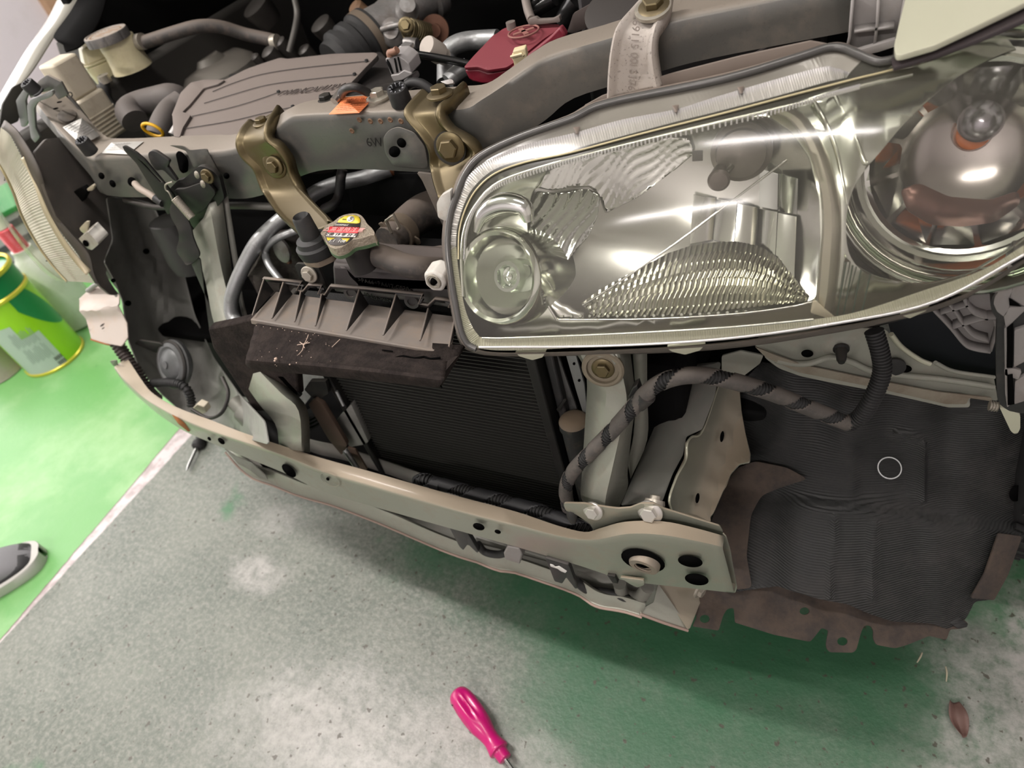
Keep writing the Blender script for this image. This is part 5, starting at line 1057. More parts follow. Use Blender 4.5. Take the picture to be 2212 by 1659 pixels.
for g in GR: tube('groove', [acs(a, b, .0012) for a, b in g], .0006, mat('groove_shadow_plastic', (.04, .034, .032), .7), acl, n=6); q = g[-1]; lathe('groove_end', acs(*q, .0012), (0, 0, 1), [(0, .0028), (.0022, .0022)], rubber, acl, 12)
text('moulded_name', 'TWINCAM12V', acs(666, 194, .0022), acs(720, 188) - acs(620, 200), acs(668, 185) - acs(655, 215), .0165, mat('raised_lid_text', (.125, .105, .096), .6), acl, .0006, .35)
plate('lid_step', [(375, 294), (372, 246), (390, 240), (412, 248), (395, 275), (388, 296)], lambda a, b, o=0.: acs(a, b, .004), .004, engine_plastic, acl, rnd=3)
side = plate('air_cleaner_side', [(811, 113), (822, 112), (846, 140), (856, 175), (850, 205), (800, 206), (737, 205), (742, 196), (765, 172), (790, 145)], surf([(811, 113, .88), (737, 205, .70), (856, 175, .76)]), .003, mat('black_case_side', (.028, .025, .024), .45, dirt=(.08, .07, .06), damt=.3), CAR, rnd=4)
plate('lid_raised_part', [(370, 250), (390, 200), (412, 178), (440, 172), (486, 172), (470, 182), (440, 190), (410, 226), (385, 250)], lambda a, b, o=0.: acs(a, b, .003), .003, engine_plastic, acl, rnd=4)
tube('vent_pipe', [P(400, 262, y=.68), P(385, 272, y=.665), P(372, 292, y=.65)], .006, alu, CAR, n=12)
# intake elbows
tube('intake_duct', [P(292, 262, y=.70), P(280, 243, y=.71), P(298, 228, y=.73), P(340, 216, y=.75), P(375, 212, y=.76), P(395, 225, y=.77)], [.020, .021, .0205, .0205, .022, .022], mat('grey_rubber_duct', (.085, .077, .073), .6, dirt=(.16, .135, .12), damt=.4, top=.5), CAR, n=22)
tube('intake_duct', [P(395, 222, y=.74), P(372, 238, y=.72), P(355, 260, y=.69), P(338, 298, y=.66)], [.019, .0185, .0175, .0165], MATS['grey_rubber_duct'], CAR, n=22)
rc_ = P(330, 281, y=.62); bm = bmesh.new(); ru = Vector((1, 0, 0)); rv = Vector((0, -.35, .95)).normalized()
tube_bm(bm, [rc_ + ru * math.cos(t) * .0155 + rv * math.sin(t) * .0125 for t in [2 * math.pi * i / 28 for i in range(29)]], .0022, n=10, sm=0, cap=False); link('dipstick_ring', bm_mesh(bm), CAR, yellow, 'yellow dipstick pull ring', 60)
# brake fluid reservoir
rcx = P(215, 78, y=.82); cr_ = P(215, 100, y=.82)
zs = P(181, 145, y=.80).z; Aa, Bb = P(183, 143, z=zs), P(303, 92, z=zs); wv = Vector((-(Bb - Aa).y, (Bb - Aa).x, 0)).normalized() * .052
bq = fillet([(0, 0), (1, 0), (1, 1), (0, 1)], .18, 3)
rs = prism('brake_fluid_reservoir', [Aa.lerp(Bb, u_) + wv * v_ + Vector((0, 0, -.004)) for u_, v_ in bq], [Vector((0, 0, -.050 + .010 * (u_ < .3))) + (Bb - Aa) * (.06 - .14 * u_) for u_, v_ in bq], resin, CAR, .004, 'yellowish translucent brake fluid reservoir')
prism('shoulder', [Aa.lerp(Bb, .5) + wv * .5 + ((Aa.lerp(Bb, u_) + wv * v_) - (Aa.lerp(Bb, .5) + wv * .5)) * .98 + Vector((0, 0, -.003)) for u_, v_ in bq], [((Aa.lerp(Bb, .5) + wv * .5) - (Aa.lerp(Bb, u_) + wv * v_)) * .22 + Vector((0, 0, .026)) for u_, v_ in bq], resin, rs, .004)
tube('seam', [Aa.lerp(Bb, u_) + wv * v_ + Vector((0, 0, -.003)) for u_, v_ in bq[-4:] + bq[:8]], .0022, resin, rs, n=8, sm=0)
lathe('neck', rcx + Vector((.006, .02, -.052)), (0, 0, 1), [(-.01, .034), (0, .032), (.02, .030), (.03, .031), (.04, .030)], resin, rs, 30)
rcap = []
bm = bmesh.new(); c0 = rcx + Vector((.004, .01, -.012)); n = 96; rr_ = .036; prf = [(0, 1.), (.012, 1.0), (.014, .97), (.0145, .90), (.0128, .86), (.0128, .0)]; rings = []
for h, r in prf:
    rings.append([bm.verts.new(c0 + Vector((math.cos(2 * math.pi * k / n), math.sin(2 * math.pi * k / n), 0)) * rr_ * r * (1 - (.03 if (k % 12 == 0 and h < .0125) else 0)) + Vector((0, 0, h))) for k in range(n)])
for i in range(len(rings) - 1):
    for k in range(n): bm.faces.new((rings[i][k], rings[i][(k + 1) % n], rings[i + 1][(k + 1) % n], rings[i + 1][k]))
bm.faces.new(rings[0][::-1]); bm.faces.new(rings[-1]); rcapo = link('reservoir_cap', bm_mesh(bm), rs, mat('dusty_grey_cap', (.11, .105, .10), .45, dirt=(.42, .36, .30), damt=.3, top=.75), 'grey screw cap', 40)
bm = bmesh.new(); random.seed(2)
for k in range(26):
    t = 2 * math.pi * k / 26; d_ = Vector((math.cos(t), math.sin(t), 0)); box_bm(bm, c0 + d_ * .026 + Vector((0, 0, .0130)), (.0034, random.uniform(.0015, .0045), .0006), basis(d_, (0, 0, 1)))
for k in range(7): box_bm(bm, c0 + Vector((random.uniform(-.012, .012), -.014 + .0045 * k, .0130)), (random.uniform(.012, .026), .0016, .0006))
link('cap_markings', bm_mesh(bm), rs, mat('tan_cap_print', (.36, .26, .18), .7), None, None)
tube('outlet_hose', [P(223, 168, y=.80), P(226, 185, y=.79), P(232, 215, y=.78), P(250, 242, y=.77)], .0085, rubber, CAR, n=14); lathe('outlet_clip', P(226, 170, y=.795), (0, 0, 1), [(-.006, .010), (.006, .010)], zinc, rs, 14)
# coolant / washer bottle
tb0 = P(122, 128, y=.70); vz = Vector((0, 0, -1))
def col(a0, w_, l_, z0, z1, tap=0.):
    c0_ = Vector((a0.x, a0.y, a0.z)); q = fillet([(-w_, -l_), (w_, -l_), (w_, l_), (-w_, l_)], w_ * .35, 3)
    return [c0_ + Vector((x_, y_, z0)) for x_, y_ in q], [Vector((x_ * tap, y_ * tap, z1 - z0)) for x_, y_ in q]
t0, d0 = col(tb0, .019, .024, 0, -.055)
wb = prism('coolant_bottle', t0, d0, resin_white, CAR, .004, 'milky coolant bottle')
t0, d0 = col(tb0 + Vector((.002, 0, 0)), .023, .027, -.055, -.125)
prism('lower_body', t0, d0, resin_white, wb, .004)
t0, d0 = col(tb0 + Vector((-.028, -.004, 0)), .012, .016, -.030, -.060)
prism('cap_block', t0, d0, resin_white, wb, .003)
for k in range(7): t0, d0 = col(tb0 + Vector((.002, 0, 0)), .0245, .0285, -.082 - .006 * k, -.0845 - .006 * k); prism('rib', t0, d0, resin_white, wb, .0006)

# left end small hardware
plate('hinge_bracket', Q('z1', '135,860 160,820 210,750 240,790 215,860 240,1030 215,1085 180,1080'), const('y', .645), .004, MATS['grey_strip_steel'], CAR, rnd=3)
plate('headlight_bracket', Q('z1', '230,900 260,850 360,810 440,770 455,800 430,830 320,870 290,920 300,1090 340,1170 300,1220 265,1180 240,1020'), const('y', .60), .004, MATS['grey_strip_steel'], CAR, rnd=3, label='grey curved bracket')
plate('end_bracket', Q('z1', '335,685 400,640 520,700 580,810 500,850 440,770 350,790 260,840 245,800'), const('y', .625), .003, paint_dark, CAR, rnd=3)
bolt(P(82, 198, y=.62), (0, -.3, 1), .006, CAR, rubber, 'headlight_bolt')
tube('thin_line', [P(a, b, y=.66) for a, b in Q('z1', '500,730 560,800 640,880 760,1040')], .0028, paint_dark, CAR, n=8)
tube('small_ring', [P(150 + 6 * math.cos(t), 205 + 6 * math.sin(t), y=.655) for t in [i * .6 for i in range(11)]], .0009, black_metal, CAR, n=6, sm=1)
plate('dimple', ell(144, 248, 21, 14, -8), lambda a, b, o=0.: lt(a, b) + Vector((0, 0, -.0006)), .001, MATS['brownish_paint'], sup, rnd=0)
for (a, b) in ((129, 221), (121, 235)): plate('slot', ell(a, b, 6, 1.6, -12), lambda a, b, o=0.: lt(a, b) + Vector((0, 0, .0006)), .0004, void, sup, rnd=0, bev=0)
# fender edge upper left
def fe(s, x): return [P(a, b, x=x) for a, b in Q('z1', s)]
loft('right_fender', [[P(a, b, x=-.72) for a, b in ((130, -14), (100, 45), (58, 105), (28, 155), (-5, 212), (-20, 240))], [P(a, b, x=-.70) for a, b in ((136, -10), (106, 45), (64, 105), (34, 155), (2, 212), (-12, 240))], [P(a, b, x=-.675) for a, b in ((152, -10), (122, 42), (84, 92), (50, 150), (14, 210), (-4, 240))], [P(a, b, x=-.655) for a, b in ((172, -10), (150, 28), (116, 78), (70, 150), (36, 190), (6, 232))]], .002, mat('fender_paint', (.33, .32, .28), .3, .3, coat=.5), CAR, n=5, smooth=50, label='curved fender edge at upper left')
loft('fender_seal', [[P(a, b, x=-.65) for a, b in ((172, -10), (150, 28), (118, 72), (120, 86), (135, 92))], [P(a, b, x=-.60) for a, b in ((230, -10), (215, 40), (190, 80), (170, 100), (140, 110))]], .003, dark, CAR, n=4)
plate('wheelhouse_edge', [(-5, 300), (6, 225), (28, 188), (48, 178), (56, 200), (46, 232), (40, 262), (10, 275)], const('x', -.62), .004, mat('dark_olive_shadowed_panel', (.035, .034, .028), .6), CAR, rnd=5)
# strut tower, inner fender
twc = P(452, 150, y=1.02)
lathe('strut_tower', Vector((twc.x, twc.y, twc.z - .10)), (0, 0, 1), [(0, .15), (.02, .14), (.035, .115), (.075, .10), (.10, .092), (.112, .075), (.115, .04), (.125, .03), (.125, .0002)], mat('brown_grey_tower', (.15, .145, .125), .42, .3, dirt=(.24, .20, .17), damt=.4, top=.3), CAR, 48, cap=False)
plate('inner_fender_panel', [(120, 90), (190, 110), (330, 180), (420, 230), (380, 300), (250, 300), (170, 230), (140, 150)], const('y', .95), .004, mat('shadow_grey_panel', (.05, .047, .042), .55), CAR, rnd=6)
hh = tube('heater_hose', [P(311, 92, y=.86), P(330, 86, y=.865), P(380, 70, y=.88), P(430, 57, y=.90), P(475, 58, y=.92), P(530, 74, y=.94), P(585, 86, y=.95), P(600, 92, y=.95)], .0105, hose, CAR, n=18)
for (a, b, y_) in ((305, 90, .857), (596, 92, .945)): lathe('hose_clip', P(a, b, y=y_), (1, .1, .05), [(-.005, .013), (.005, .013)], zinc, hh, 16)
tube('dipstick_tube', [P(636, -5, y=.98), P(642, 28, y=.96), P(638, 60, y=.95), P(625, 112, y=.93)], .0052, mat('grey_tube', (.10, .095, .085), .5, .4), CAR, n=12)
tube('vacuum_hose', [P(500, 170, y=.92), P(560, 160, y=.93), P(610, 140, y=.94)], .007, rubber, CAR, n=12)
for (a, b, r, y_) in ((588, 120, .014, .93), (560, 132, .008, .92), (612, 100, .012, .95), (665, 116, .012, .95), (700, 60, .02, 1.02), (560, 20, .03, 1.1)):
    lathe('bay_fitting', P(a, b, y=y_), (-.2, -.4, 1), [(-.03, r * .8), (0, r), (.01, r), (.013, r * .6)], mat('dim_fitting', (.05, .045, .04), .5, .3), CAR, 18)
# throttle body
A0 = P(760, 112, y=.90); A1 = P(838, 50, y=.97); tax_ = (A1 - A0).normalized(); d_l = (A1 - A0).length
lathe('intake_boot', A0 - tax_ * .035, tax_, [(0, .034), (.012, .036), (.016, .042), (.024, .042), (.026, .037), (.032, .037), (.036, .042), (.046, .042), (.050, .038), (.056, .038), (.060, .0435), (.080, .0435), (.082, .036)], rubber, CAR, 44)
lathe('boot_clamp', A0 + tax_ * .028, tax_, [(0, .0440), (.012, .0440)], MATS['tan_clamp'], CAR, 44)
tb = lathe('throttle_body', A0 + tax_ * .047, tax_, [(0, .036), (.01, .036), (.03, .033), (.05, .034), (.052, .040), (.062, .040), (.064, .033), (.11, .035), (.112, .044), (.13, .044), (.132, .0002)], alu, CAR, 40, label='grey cast throttle body')
lathe('valve_housing', P(850, 70, y=.93), (.3, -.8, .5), [(-.05, .022), (0, .022), (.004, .020), (.01, .012), (.014, .012)], alu, tb, 28)
lathe('valve_housing', P(880, 22, y=.95), (.5, -.5, .6), [(-.05, .018), (0, .018), (.004, .015), (.016, .012)], alu, tb, 28)
tube('cast_rib', [P(a, b, y=.915) for a, b in Q('h2', '930,440 1050,400 1240,360')], .004, alu, tb, n=10)
tube('cast_port', [P(a, b, y=.91) for a, b in Q('h2', '1280,640 1380,640 1460,650')], .0075, alu, tb, n=14)
bolt(P(877, 55, y=.905), (.3, -.8, .4), .0075, tb, gold)
spc = P(880, 62, y=.92); spd = P(913, 70, y=.95); ax = (spd - spc).normalized(); u = ax.orthogonal().normalized(); v = ax.cross(u)
tube('throttle_spring', [spc + ax * (.045 * i / 240) + (u * math.cos(i / 240 * 2 * math.pi * 9) + v * math.sin(i / 240 * 2 * math.pi * 9)) * .014 for i in range(241)], .0016, gold, tb, n=6, sm=0)
lathe('sensor', P(808, 34, y=.97), P(835, 20, y=1.0) - P(798, 42, y=.97), [(0, .010), (.006, .010), (.008, .013), (.035, .013)], mat('grey_sensor', (.17, .17, .165), .5), tb, 18)
lathe('sensor_plug', P(780, 28, y=.97), (-.3, -.4, .8), [(-.02, .015), (.012, .014), (.016, .010)], mat('tan_plug', (.19, .11, .06), .6), tb, 14)
lathe('pulley', P(940, 64, y=.99), (.4, -.8, .2), [(0, .022), (.008, .022), (.009, .010), (.02, .010)], MATS['rusty_bolt'], CAR, 24)
# grey two-way connector
cn = prism('harness_plug', [P(a, b, y=.66) for a, b in fillet(Q('h2', '980,880 1110,850 1190,850 1260,890 1330,950 1375,1100 1350,1140 1220,1210 1110,1225'), 2)], (.004, .02, .004), mat('grey_connector', (.30, .285, .28), .5, dirt=(.2, .17, .15), damt=.3), CAR, .0012, 'grey plastic connector')
for s_ in ('1010,880 1050,940 1110,1100 1080,1110 1000,930', '1160,850 1180,850 1230,1050 1205,1060', '1110,870 1130,870 1180,1080 1150,1090'): plate('slot', Q('h2', s_), const('y', .6585), .0004, dark, cn, rnd=1, bev=0)
prism('collar', [P(a, b, y=.656) for a, b in Q('h2', '1060,1125 1170,1110 1260,1050 1370,1090 1380,1120 1240,1200 1110,1225')], (0, .003, 0), MATS['grey_connector'], cn, .001)
prism('plug_tail', [P(a, b, y=.67) for a, b in Q('h2', '1240,1215 1380,1120 1420,1190 1410,1230 1300,1240')], (0, .015, 0), MATS['grey_connector'], cn, .002)
tube('plug_wires', [P(a, b, y=.66) for a, b in Q('h2', '1060,840 1050,790 1120,770 1160,740')], .004, mat('copper_wires', (.28, .15, .10), .5), cn, n=8)
cbm = mat('gloss_black_cable', (.01, .01, .01), .22, 0)
for k in (0, 1): tube('battery_cable', [P(a, b + 3.5 * k, y=.70 + .003 * k) for a, b in ((858, 106), (885, 114), (936, 122), (985, 131), (1030, 141))], .0038, cbm, CAR, n=12)
prism('cable_boot', [P(a, b, y=.698) for a, b in Q('h2', '1150,740 1190,690 1330,710 1330,790 1300,800 1160,780')], (0, .015, 0), alu, CAR, .003)
wcp = lathe('white_valve_cap', P(960, 123, y=.75), P(924, 100, y=.73) - P(960, 123, y=.75), [(0, .010), (.008, .010), (.009, .0125), (.030, .0125), (.032, .0115)], mat('off_white_cap', (.42, .37, .32), .5), CAR, 24)
tube('alloy_pipe', [P(1075, 85, y=.80), P(1030, 87, y=.80), P(997, 92, y=.79), P(973, 105, y=.78), P(964, 128, y=.77), P(963, 180, y=.74)], .0115, alu_pipe, CAR, n=18)
tube('alloy_pipe', [P(968, 176, y=.70), P(985, 160, y=.71), P(1012, 142, y=.72)], .0095, alu_pipe, CAR, n=16)
plate('earth_lug', Q('h2', '1800,1215 1960,1175 2000,1200 2005,1240 1900,1260'), lambda a, b, o=0.: on_top(a, b, .006), .002, alu, CAR, rnd=3)
tube('earth_wire', [on_top(737, 205, .008), on_top(742, 196, .012), on_top(752, 190, .015), on_top(770, 189, .014), on_top(795, 200, .006)], .0045, dark_plastic, CAR, n=10); lathe('crimp_terminal', on_top(733, 205, .005), (.2, .9, .3), [(-.01, .005), (.008, .0045)], mat('tin_terminal', (.55, .50, .47), .25, .9), CAR, 12)
tube('black_loop', [P(a, b, y=.585) for a, b in Q('h2', '1300,1280 1400,1235 1520,1250 1620,1310 1700,1370')], .005, rubber, CAR, n=10)
# red battery terminal cover
def RP(s, y): return [P(a, b, y=y) for a, b in Q('h3', s)]
top_ = '435,1045 560,900 900,520 1010,430 1070,408 1200,400 1400,370 1600,352 1850,360 1870,400 1720,545 1450,545 1060,1040 790,1080 640,1030'
zt = surf([(1003, 151, .738), (1210, 53, .752), (1100, 60, .752), (1050, 180, .728)], 1, 'z')
rcv = plate('battery_terminal_cover', Q('h3', '435,1045 560,900 900,520 1010,430 1070,408 1200,400 1400,370 1600,352 1850,360 1870,400 1720,535 1640,600 1300,880 1200,960 1080,1040 790,1080 650,1030'), zt, .003, red_plastic, CAR, rnd=6, grid=9, bev=.001, relief=lambda a, b: .003 * st(b - (78 + (a - 1060) * -.02), 3) * st((1180 - a) + (100 - b) * .6, 8), label='faded red battery terminal cover')
prism('cover_skirt', RP('435,1045 500,1180 560,1220 700,1252 1000,1252 1200,1150 1400,1000 1700,760 1950,560 1930,500 1860,400 1720,545 1200,970 1060,1045 790,1085 650,1035', .675), (0, .01, 0), red_plastic, rcv, .002)
bm = bmesh.new(); rxa = (P(1150, 62, z=.75) - P(1112, 75, z=.75)).normalized(); rya = Vector((-rxa.y, rxa.x, 0)); rc0 = zt(1131, 68, .0042)
ringr = [rc0 + (rxa * math.cos(t) + rya * math.sin(t)) * .017 for t in [2 * math.pi * i / 32 for i in range(33)]]
tube_bm(bm, ringr, .0011, n=8, sm=0, cap=False)
for d_ in (rxa, rya): box_bm(bm, rc0, (.024, .005, .0015), basis(d_, (0, 0, 1)))
link('plus_mark', bm_mesh(bm), rcv, mat('worn_red_mark', (.30, .13, .11), .6), None, 40)
ct_ = prism('cover_catch', [P(a, b, y=.655) for a, b in Q('h3', '1155,770 1340,722 1372,860 1290,920 1180,1010 1165,920 1125,845 1165,835')], (0, .006, .002), mat('ivory_plastic', (.62, .53, .33), .5), CAR, .001, 'ivory connector clip')
tube('catch_edge', RP('1130,848 1300,805 1315,830', .654), .0016, MATS['ivory_plastic'], ct_, n=6, sm=0)
# rods and hoses behind the cover
tube('hold_down_rod', [P(1133, -12, y=.80), P(1140, 20, y=.76), P(1148, 42, y=.74)], .0048, mat('dusty_rod', (.22, .19, .17), .6, .3), CAR, n=12, corr=.0005, pitch=.002)
plate('battery_clamp', RP and Q('h3', '1380,290 1500,260 1540,300 1750,290 1850,235 1870,330 1600,360 1390,370'), const('y', .735), .006, MATS['dusty_rod'], CAR, rnd=4)
lathe('terminal_stud', P(1104, 55, y=.74), (0, 0, 1), [(-.01, .0055), (.004, .0055)], MATS['dusty_rod'], CAR, 12)
for pth, r in (('1500,160 1600,90 1780,-20', .008), ('1480,110 1560,-20', .006), ('1850,330 1890,200 1990,10', .004), ('1930,330 1990,200 2120,10', .012)): tube('wiring_loom', RP(pth, .78), r, cbm, CAR, n=12)
plate('battery_side', [(1225, 70), (1238, 30), (1300, -5), (1370, -10), (1340, 20), (1290, 50), (1240, 72)], const('y', .70), .004, mat('brown_battery_case', (.06, .045, .04), .6), CAR, rnd=3)
box('battery', (.42, .80, .70), (.24, .14, .18), mat('dark_battery', (.02, .018, .018), .5), CAR, None, .006)
plate('hood_seal', Q('z4', '60,470 160,440 250,390 360,330 480,320 420,350 300,420 220,450 100,480'), const('y', .70), .006, mat('brown_cloth_seal', (.05, .04, .038), .8, bump=.5), CAR, rnd=3)
lathe('inlet_disc', P(1330, 28, y=.68), (0, -.5, 1), [(0, .03), (.004, .03), (.005, .024)], mat('dark_disc', (.03, .025, .022), .6), CAR, 30)
plate('headlight_back_tray', [(1260, 230), (1300, 208), (1450, 160), (1600, 122), (1750, 90), (1860, 110), (1850, 140), (1600, 160), (1400, 205)], const('y', .59), .003, mat('tan_dusty_ledge', (.20, .165, .14), .7), CAR, rnd=3)
# right corner: fender bracket and painted fender
gb = plate('fender_bracket', Q('z4', '972,-30 1330,-30 1290,180 1265,290 1100,340 990,370 925,350 945,250'), const('y', .60), .004, grey_plastic, CAR, rnd=3, label='grey ribbed plastic fender bracket')
for s_ in ('1160,-30 1150,150 1130,310', '975,185 1140,165', '1145,165 1265,150', '972,-30 950,240 925,350', '1330,-30 1290,180 1265,290'):
    k_ = [P(a, b, y=.599) for a, b in Q('z4', s_)]; loft('rib', [[p + Vector((0, -.010, 0)) for p in k_], [p + Vector((0, .002, 0)) for p in k_]], .002, grey_plastic, gb)
plate('bracket_foot', Q('z4', '925,352 990,372 1100,340 1270,290 1270,340 1150,380 1020,410 960,385'), const('y', .585), .006, grey_plastic, gb, rnd=2)
lfs = surf([(1955, -10, .475), (1934, 118, .440), (2212, 5, .425), (2300, -60, .43), (2212, -200, .49)], 1, 'd')
plate('left_fender', [(1968, -60), (1955, 0), (1940, 60), (1931, 100), (1934, 118), (1948, 118), (2020, 97), (2110, 55), (2212, 6), (2330, -60), (2330, -200), (2000, -200)], lfs, .004, paint_clean, CAR, rnd=9, bev=.0015, label='cream white fender corner')
plate('fender_gap_seal', [(1925, 125), (1945, 118), (2020, 97), (2110, 55), (2212, 6), (2330, -60), (2330, -20), (2212, 42), (2110, 86), (2020, 118), (1930, 145)], lambda a, b, o=0.: lfs(a, b, .012), .003, mat('brown_black_seal', (.05, .04, .042), .4), CAR, rnd=2)
# ================================================================ CAR: headlights
hd = surf([(1030, 752, .600), (975, 575, .590), (990, 427, .575), (1122, 299, .548), (1314, 223, .525), (1560, 176, .492), (1811, 109, .470), (2020, 100, .455), (2212, 18, .455), (2212, 300, .425), (2212, 550, .470), (2020, 653, .490),
           (1813, 698, .510), (1560, 733, .528), (1300, 748, .562), (1550, 450, .482), (1250, 500, .530), (1900, 400, .442), (1400, 600, .515), (2320, 200, .45)], 2, 'd')
clear = bpy.data.materials.new('aged_clear_lens'); clear.use_nodes = True; nt = clear.node_tree; N = nt.nodes; L = nt.links; N.clear()
out = N.new('ShaderNodeOutputMaterial'); tr = N.new('ShaderNodeBsdfTransparent'); tr.inputs[0].default_value = (.985, .985, .955, 1); gl = N.new('ShaderNodeBsdfGlossy'); gl.inputs['Roughness'].default_value = .14
df = N.new('ShaderNodeBsdfDiffuse'); df.inputs[0].default_value = (.72, .70, .58, 1)
lw = N.new('ShaderNodeLayerWeight'); lw.inputs[0].default_value = .35; m1 = N.new('ShaderNodeMixShader'); m2 = N.new('ShaderNodeMixShader')
mr = N.new('ShaderNodeMapRange'); mr.inputs[3].default_value = .045; mr.inputs[4].default_value = .38; L.new(lw.outputs['Facing'], mr.inputs[0]); 
pw = N.new('ShaderNodeMath'); pw.operation = 'POWER'; pw.inputs[1].default_value = 2.2; L.new(lw.outputs['Facing'], pw.inputs[0]); L.new(pw.outputs[0], mr.inputs[0])
tcn = N.new('ShaderNodeTexCoord'); nz = N.new('ShaderNodeTexNoise'); nz.inputs['Scale'].default_value = 9; nz.inputs['Detail'].default_value = 6; L.new(tcn.outputs['Object'], nz.inputs['Vector'])
hz = N.new('ShaderNodeMapRange'); hz.inputs[1].default_value = .3; hz.inputs[2].default_value = .75; hz.inputs[3].default_value = .030; hz.inputs[4].default_value = .085; L.new(nz.outputs['Fac'], hz.inputs[0])
L.new(hz.outputs[0], m1.inputs[0]); L.new(tr.outputs[0], m1.inputs[1]); L.new(df.outputs[0], m1.inputs[2]); L.new(mr.outputs[0], m2.inputs[0]); L.new(m1.outputs[0], m2.inputs[1]); L.new(gl.outputs[0], m2.inputs[2]); L.new(m2.outputs[0], out.inputs[0])
flute = mat('fluted_lens_edge', (.70, .69, .68), .18, .55, coat=.5)
flute_w = mat('hazy_yellow_lens_band', (.44, .435, .33), .25, .15, coat=.4)
chrome_d = mat('dim_reflector', (.52, .54, .50), .10, 1.)
LENS = [(1027, 753), (1002, 728), (986, 662), (973, 575), (969, 517), (975, 462), (989, 427), (1003, 380), (1038, 340), (1122, 299), (1238, 259), (1314, 226), (1560, 177), (1722, 130), (1784, 110), (1811, 110), (1861, 128), (1914, 138), (2020, 100), (2212, 18), (2330, -35), (2360, 240), (2330, 480), (2212, 552), (2120, 612), (2020, 654), (1908, 681), (1813, 699), (1560, 735), (1300, 750)]
# housing: dark shell behind plus the rim visible around the lens
shell = plate('headlight', [(1040, 768), (1002, 738), (975, 665), (958, 560), (962, 470), (985, 405), (1030, 332), (1130, 285), (1240, 244), (1400, 196), (1560, 163), (1722, 118), (1790, 98), (1860, 112), (1920, 126), (2020, 90), (2212, 5), (2350, -50), (2385, 240), (2350, 500), (2212, 570), (2100, 640), (2020, 672), (1900, 705), (1813, 716), (1560, 752), (1300, 768)],
    lambda a, b, o=0.: hd(a, b, .150), .003, mat('black_headlight_case', (.03, .029, .027), .6, 0, dirt=(.16, .13, .11), damt=.4), CAR, rnd=14, grid=40, label='large clouded left headlight unit')
LT = [(1030, 753), (1002, 728), (986, 662), (972, 575), (968, 517), (974, 462), (988, 420), (1006, 376), (1040, 336), (1122, 296), (1238, 255), (1314, 222), (1560, 172), (1722, 124), (1786, 104), (1822, 105), (1861, 121), (1914, 133)]
LB = [(1914, 133), (2020, 92), (2212, 10), (2330, -40), (2365, 240), (2335, 490), (2212, 560), (2120, 618), (2020, 660), (1908, 687), (1813, 705), (1560, 741), (1300, 757), (1100, 762), (1030, 753)]
ring = [Vector((a, b, 0)) for a, b in cr(LT + LB[1:-1], 5, True)]; cx_, cy_ = 1600, 430
def off_(p, k): 
    v = np.array([p[0] - cx_, p[1] - cy_]); v = v / np.linalg.norm(v); return p[0] + v[0] * k, p[1] + v[1] * k
rows = [[hd(*off_(p, k), o) for p in ring] for k, o in ((-1, .001), (2, -.002), (5, .000), (6, .012), (9, .014), (12, .03), (14, .10), (6, .15))]
casem = mat('dusty_tan_case_rim', (.13, .115, .10), .55, 0, dirt=(.24, .19, .155), damt=.5, dscale=25, top=.8)
loft('case_rim', [r + [r[0]] for r in rows], .0012, casem, shell, smooth=35)
tube('seal_bead', [hd(*off_(p, 1), -.003) for p in ring[:len(LT) * 5 - 3:2]], .0028, mat('grey_gloss_bead', (.10, .097, .092), .25, .2), shell, n=10, sm=2)
# clear lens dome
lens = plate('lens', LENS, lambda a, b, o=0.: hd(a, b, 0), 0, clear, shell, rnd=16, grid=28, bev=0, smooth=180, label='aged clear lens',
    relief=lambda a, b: 0)
ribbed_done = 0
def ribbed(name, o_, i_, m, nr, amp=.0007, lift=-.0015, n=8, depth=.004, par=shell):
    """moulded fluting between an outer and an inner edge line, real ridges"""
    A = cr(o_, n); B = cr(i_, n); k = min(len(A), len(B)); A, B = A[:k], B[:k]
    def samp(Lq, t):
        dd = getattr(samp, str(id(Lq)), None)
        if dd is None:
            dd = [0.]
            for i in range(len(Lq) - 1): dd.append(dd[-1] + math.hypot(Lq[i + 1][0] - Lq[i][0], Lq[i + 1][1] - Lq[i][1]))
            setattr(samp, str(id(Lq)), dd)
        s = t * dd[-1]; i = 0
        while i < len(dd) - 2 and dd[i + 1] < s: i += 1
        u = (s - dd[i]) / max(1e-9, dd[i + 1] - dd[i]); return Lq[i][0] * (1 - u) + Lq[i + 1][0] * u, Lq[i][1] * (1 - u) + Lq[i + 1][1] * u
    r0, r1 = [], []
    Bd = [samp(B, i / 1200) for i in range(1201)]; ib = 0
    for j in range(nr * 2 + 1):
        t = j / (nr * 2); h = amp if j % 2 else -amp; pa = samp(A, t)
        if j == nr * 2: ib = 1200
        elif j:
            w = range(ib, min(1201, ib + 90)); ib = max(min(w, key=lambda i: (Bd[i][0] - pa[0]) ** 2 + (Bd[i][1] - pa[1]) ** 2), int(.0 * t))
        r0.append(hd(*pa, lift + h)); r1.append(hd(*Bd[ib], lift + depth + h))
    return loft(name, [r0, r1], .0006, m, par, smooth=None)
ribbed('fluted_edge', [(968, 540), (970, 480), (980, 440), (1000, 395), (1040, 355), (1125, 316), (1243, 286), (1345, 258), (1463, 235), (1560, 205), (1760, 148), (1805, 147), (1834, 157)],
       [(985, 530), (988, 490), (1003, 440), (1025, 402), (1066, 367), (1130, 345), (1228, 324), (1380, 284), (1463, 262), (1560, 238), (1693, 203), (1780, 178), (1826, 168)], flute, 190)
ribbed('hazy_lower_band', [(1024, 752), (1100, 757), (1300, 748), (1560, 733), (1813, 698), (1908, 680), (2020, 652), (2120, 610), (2212, 552)],
       [(1035, 728), (1100, 730), (1300, 722), (1580, 708), (1760, 690), (1860, 672), (1990, 630), (2120, 585), (2212, 530)], flute_w, 230, .0003, -.0012, 8, .003)
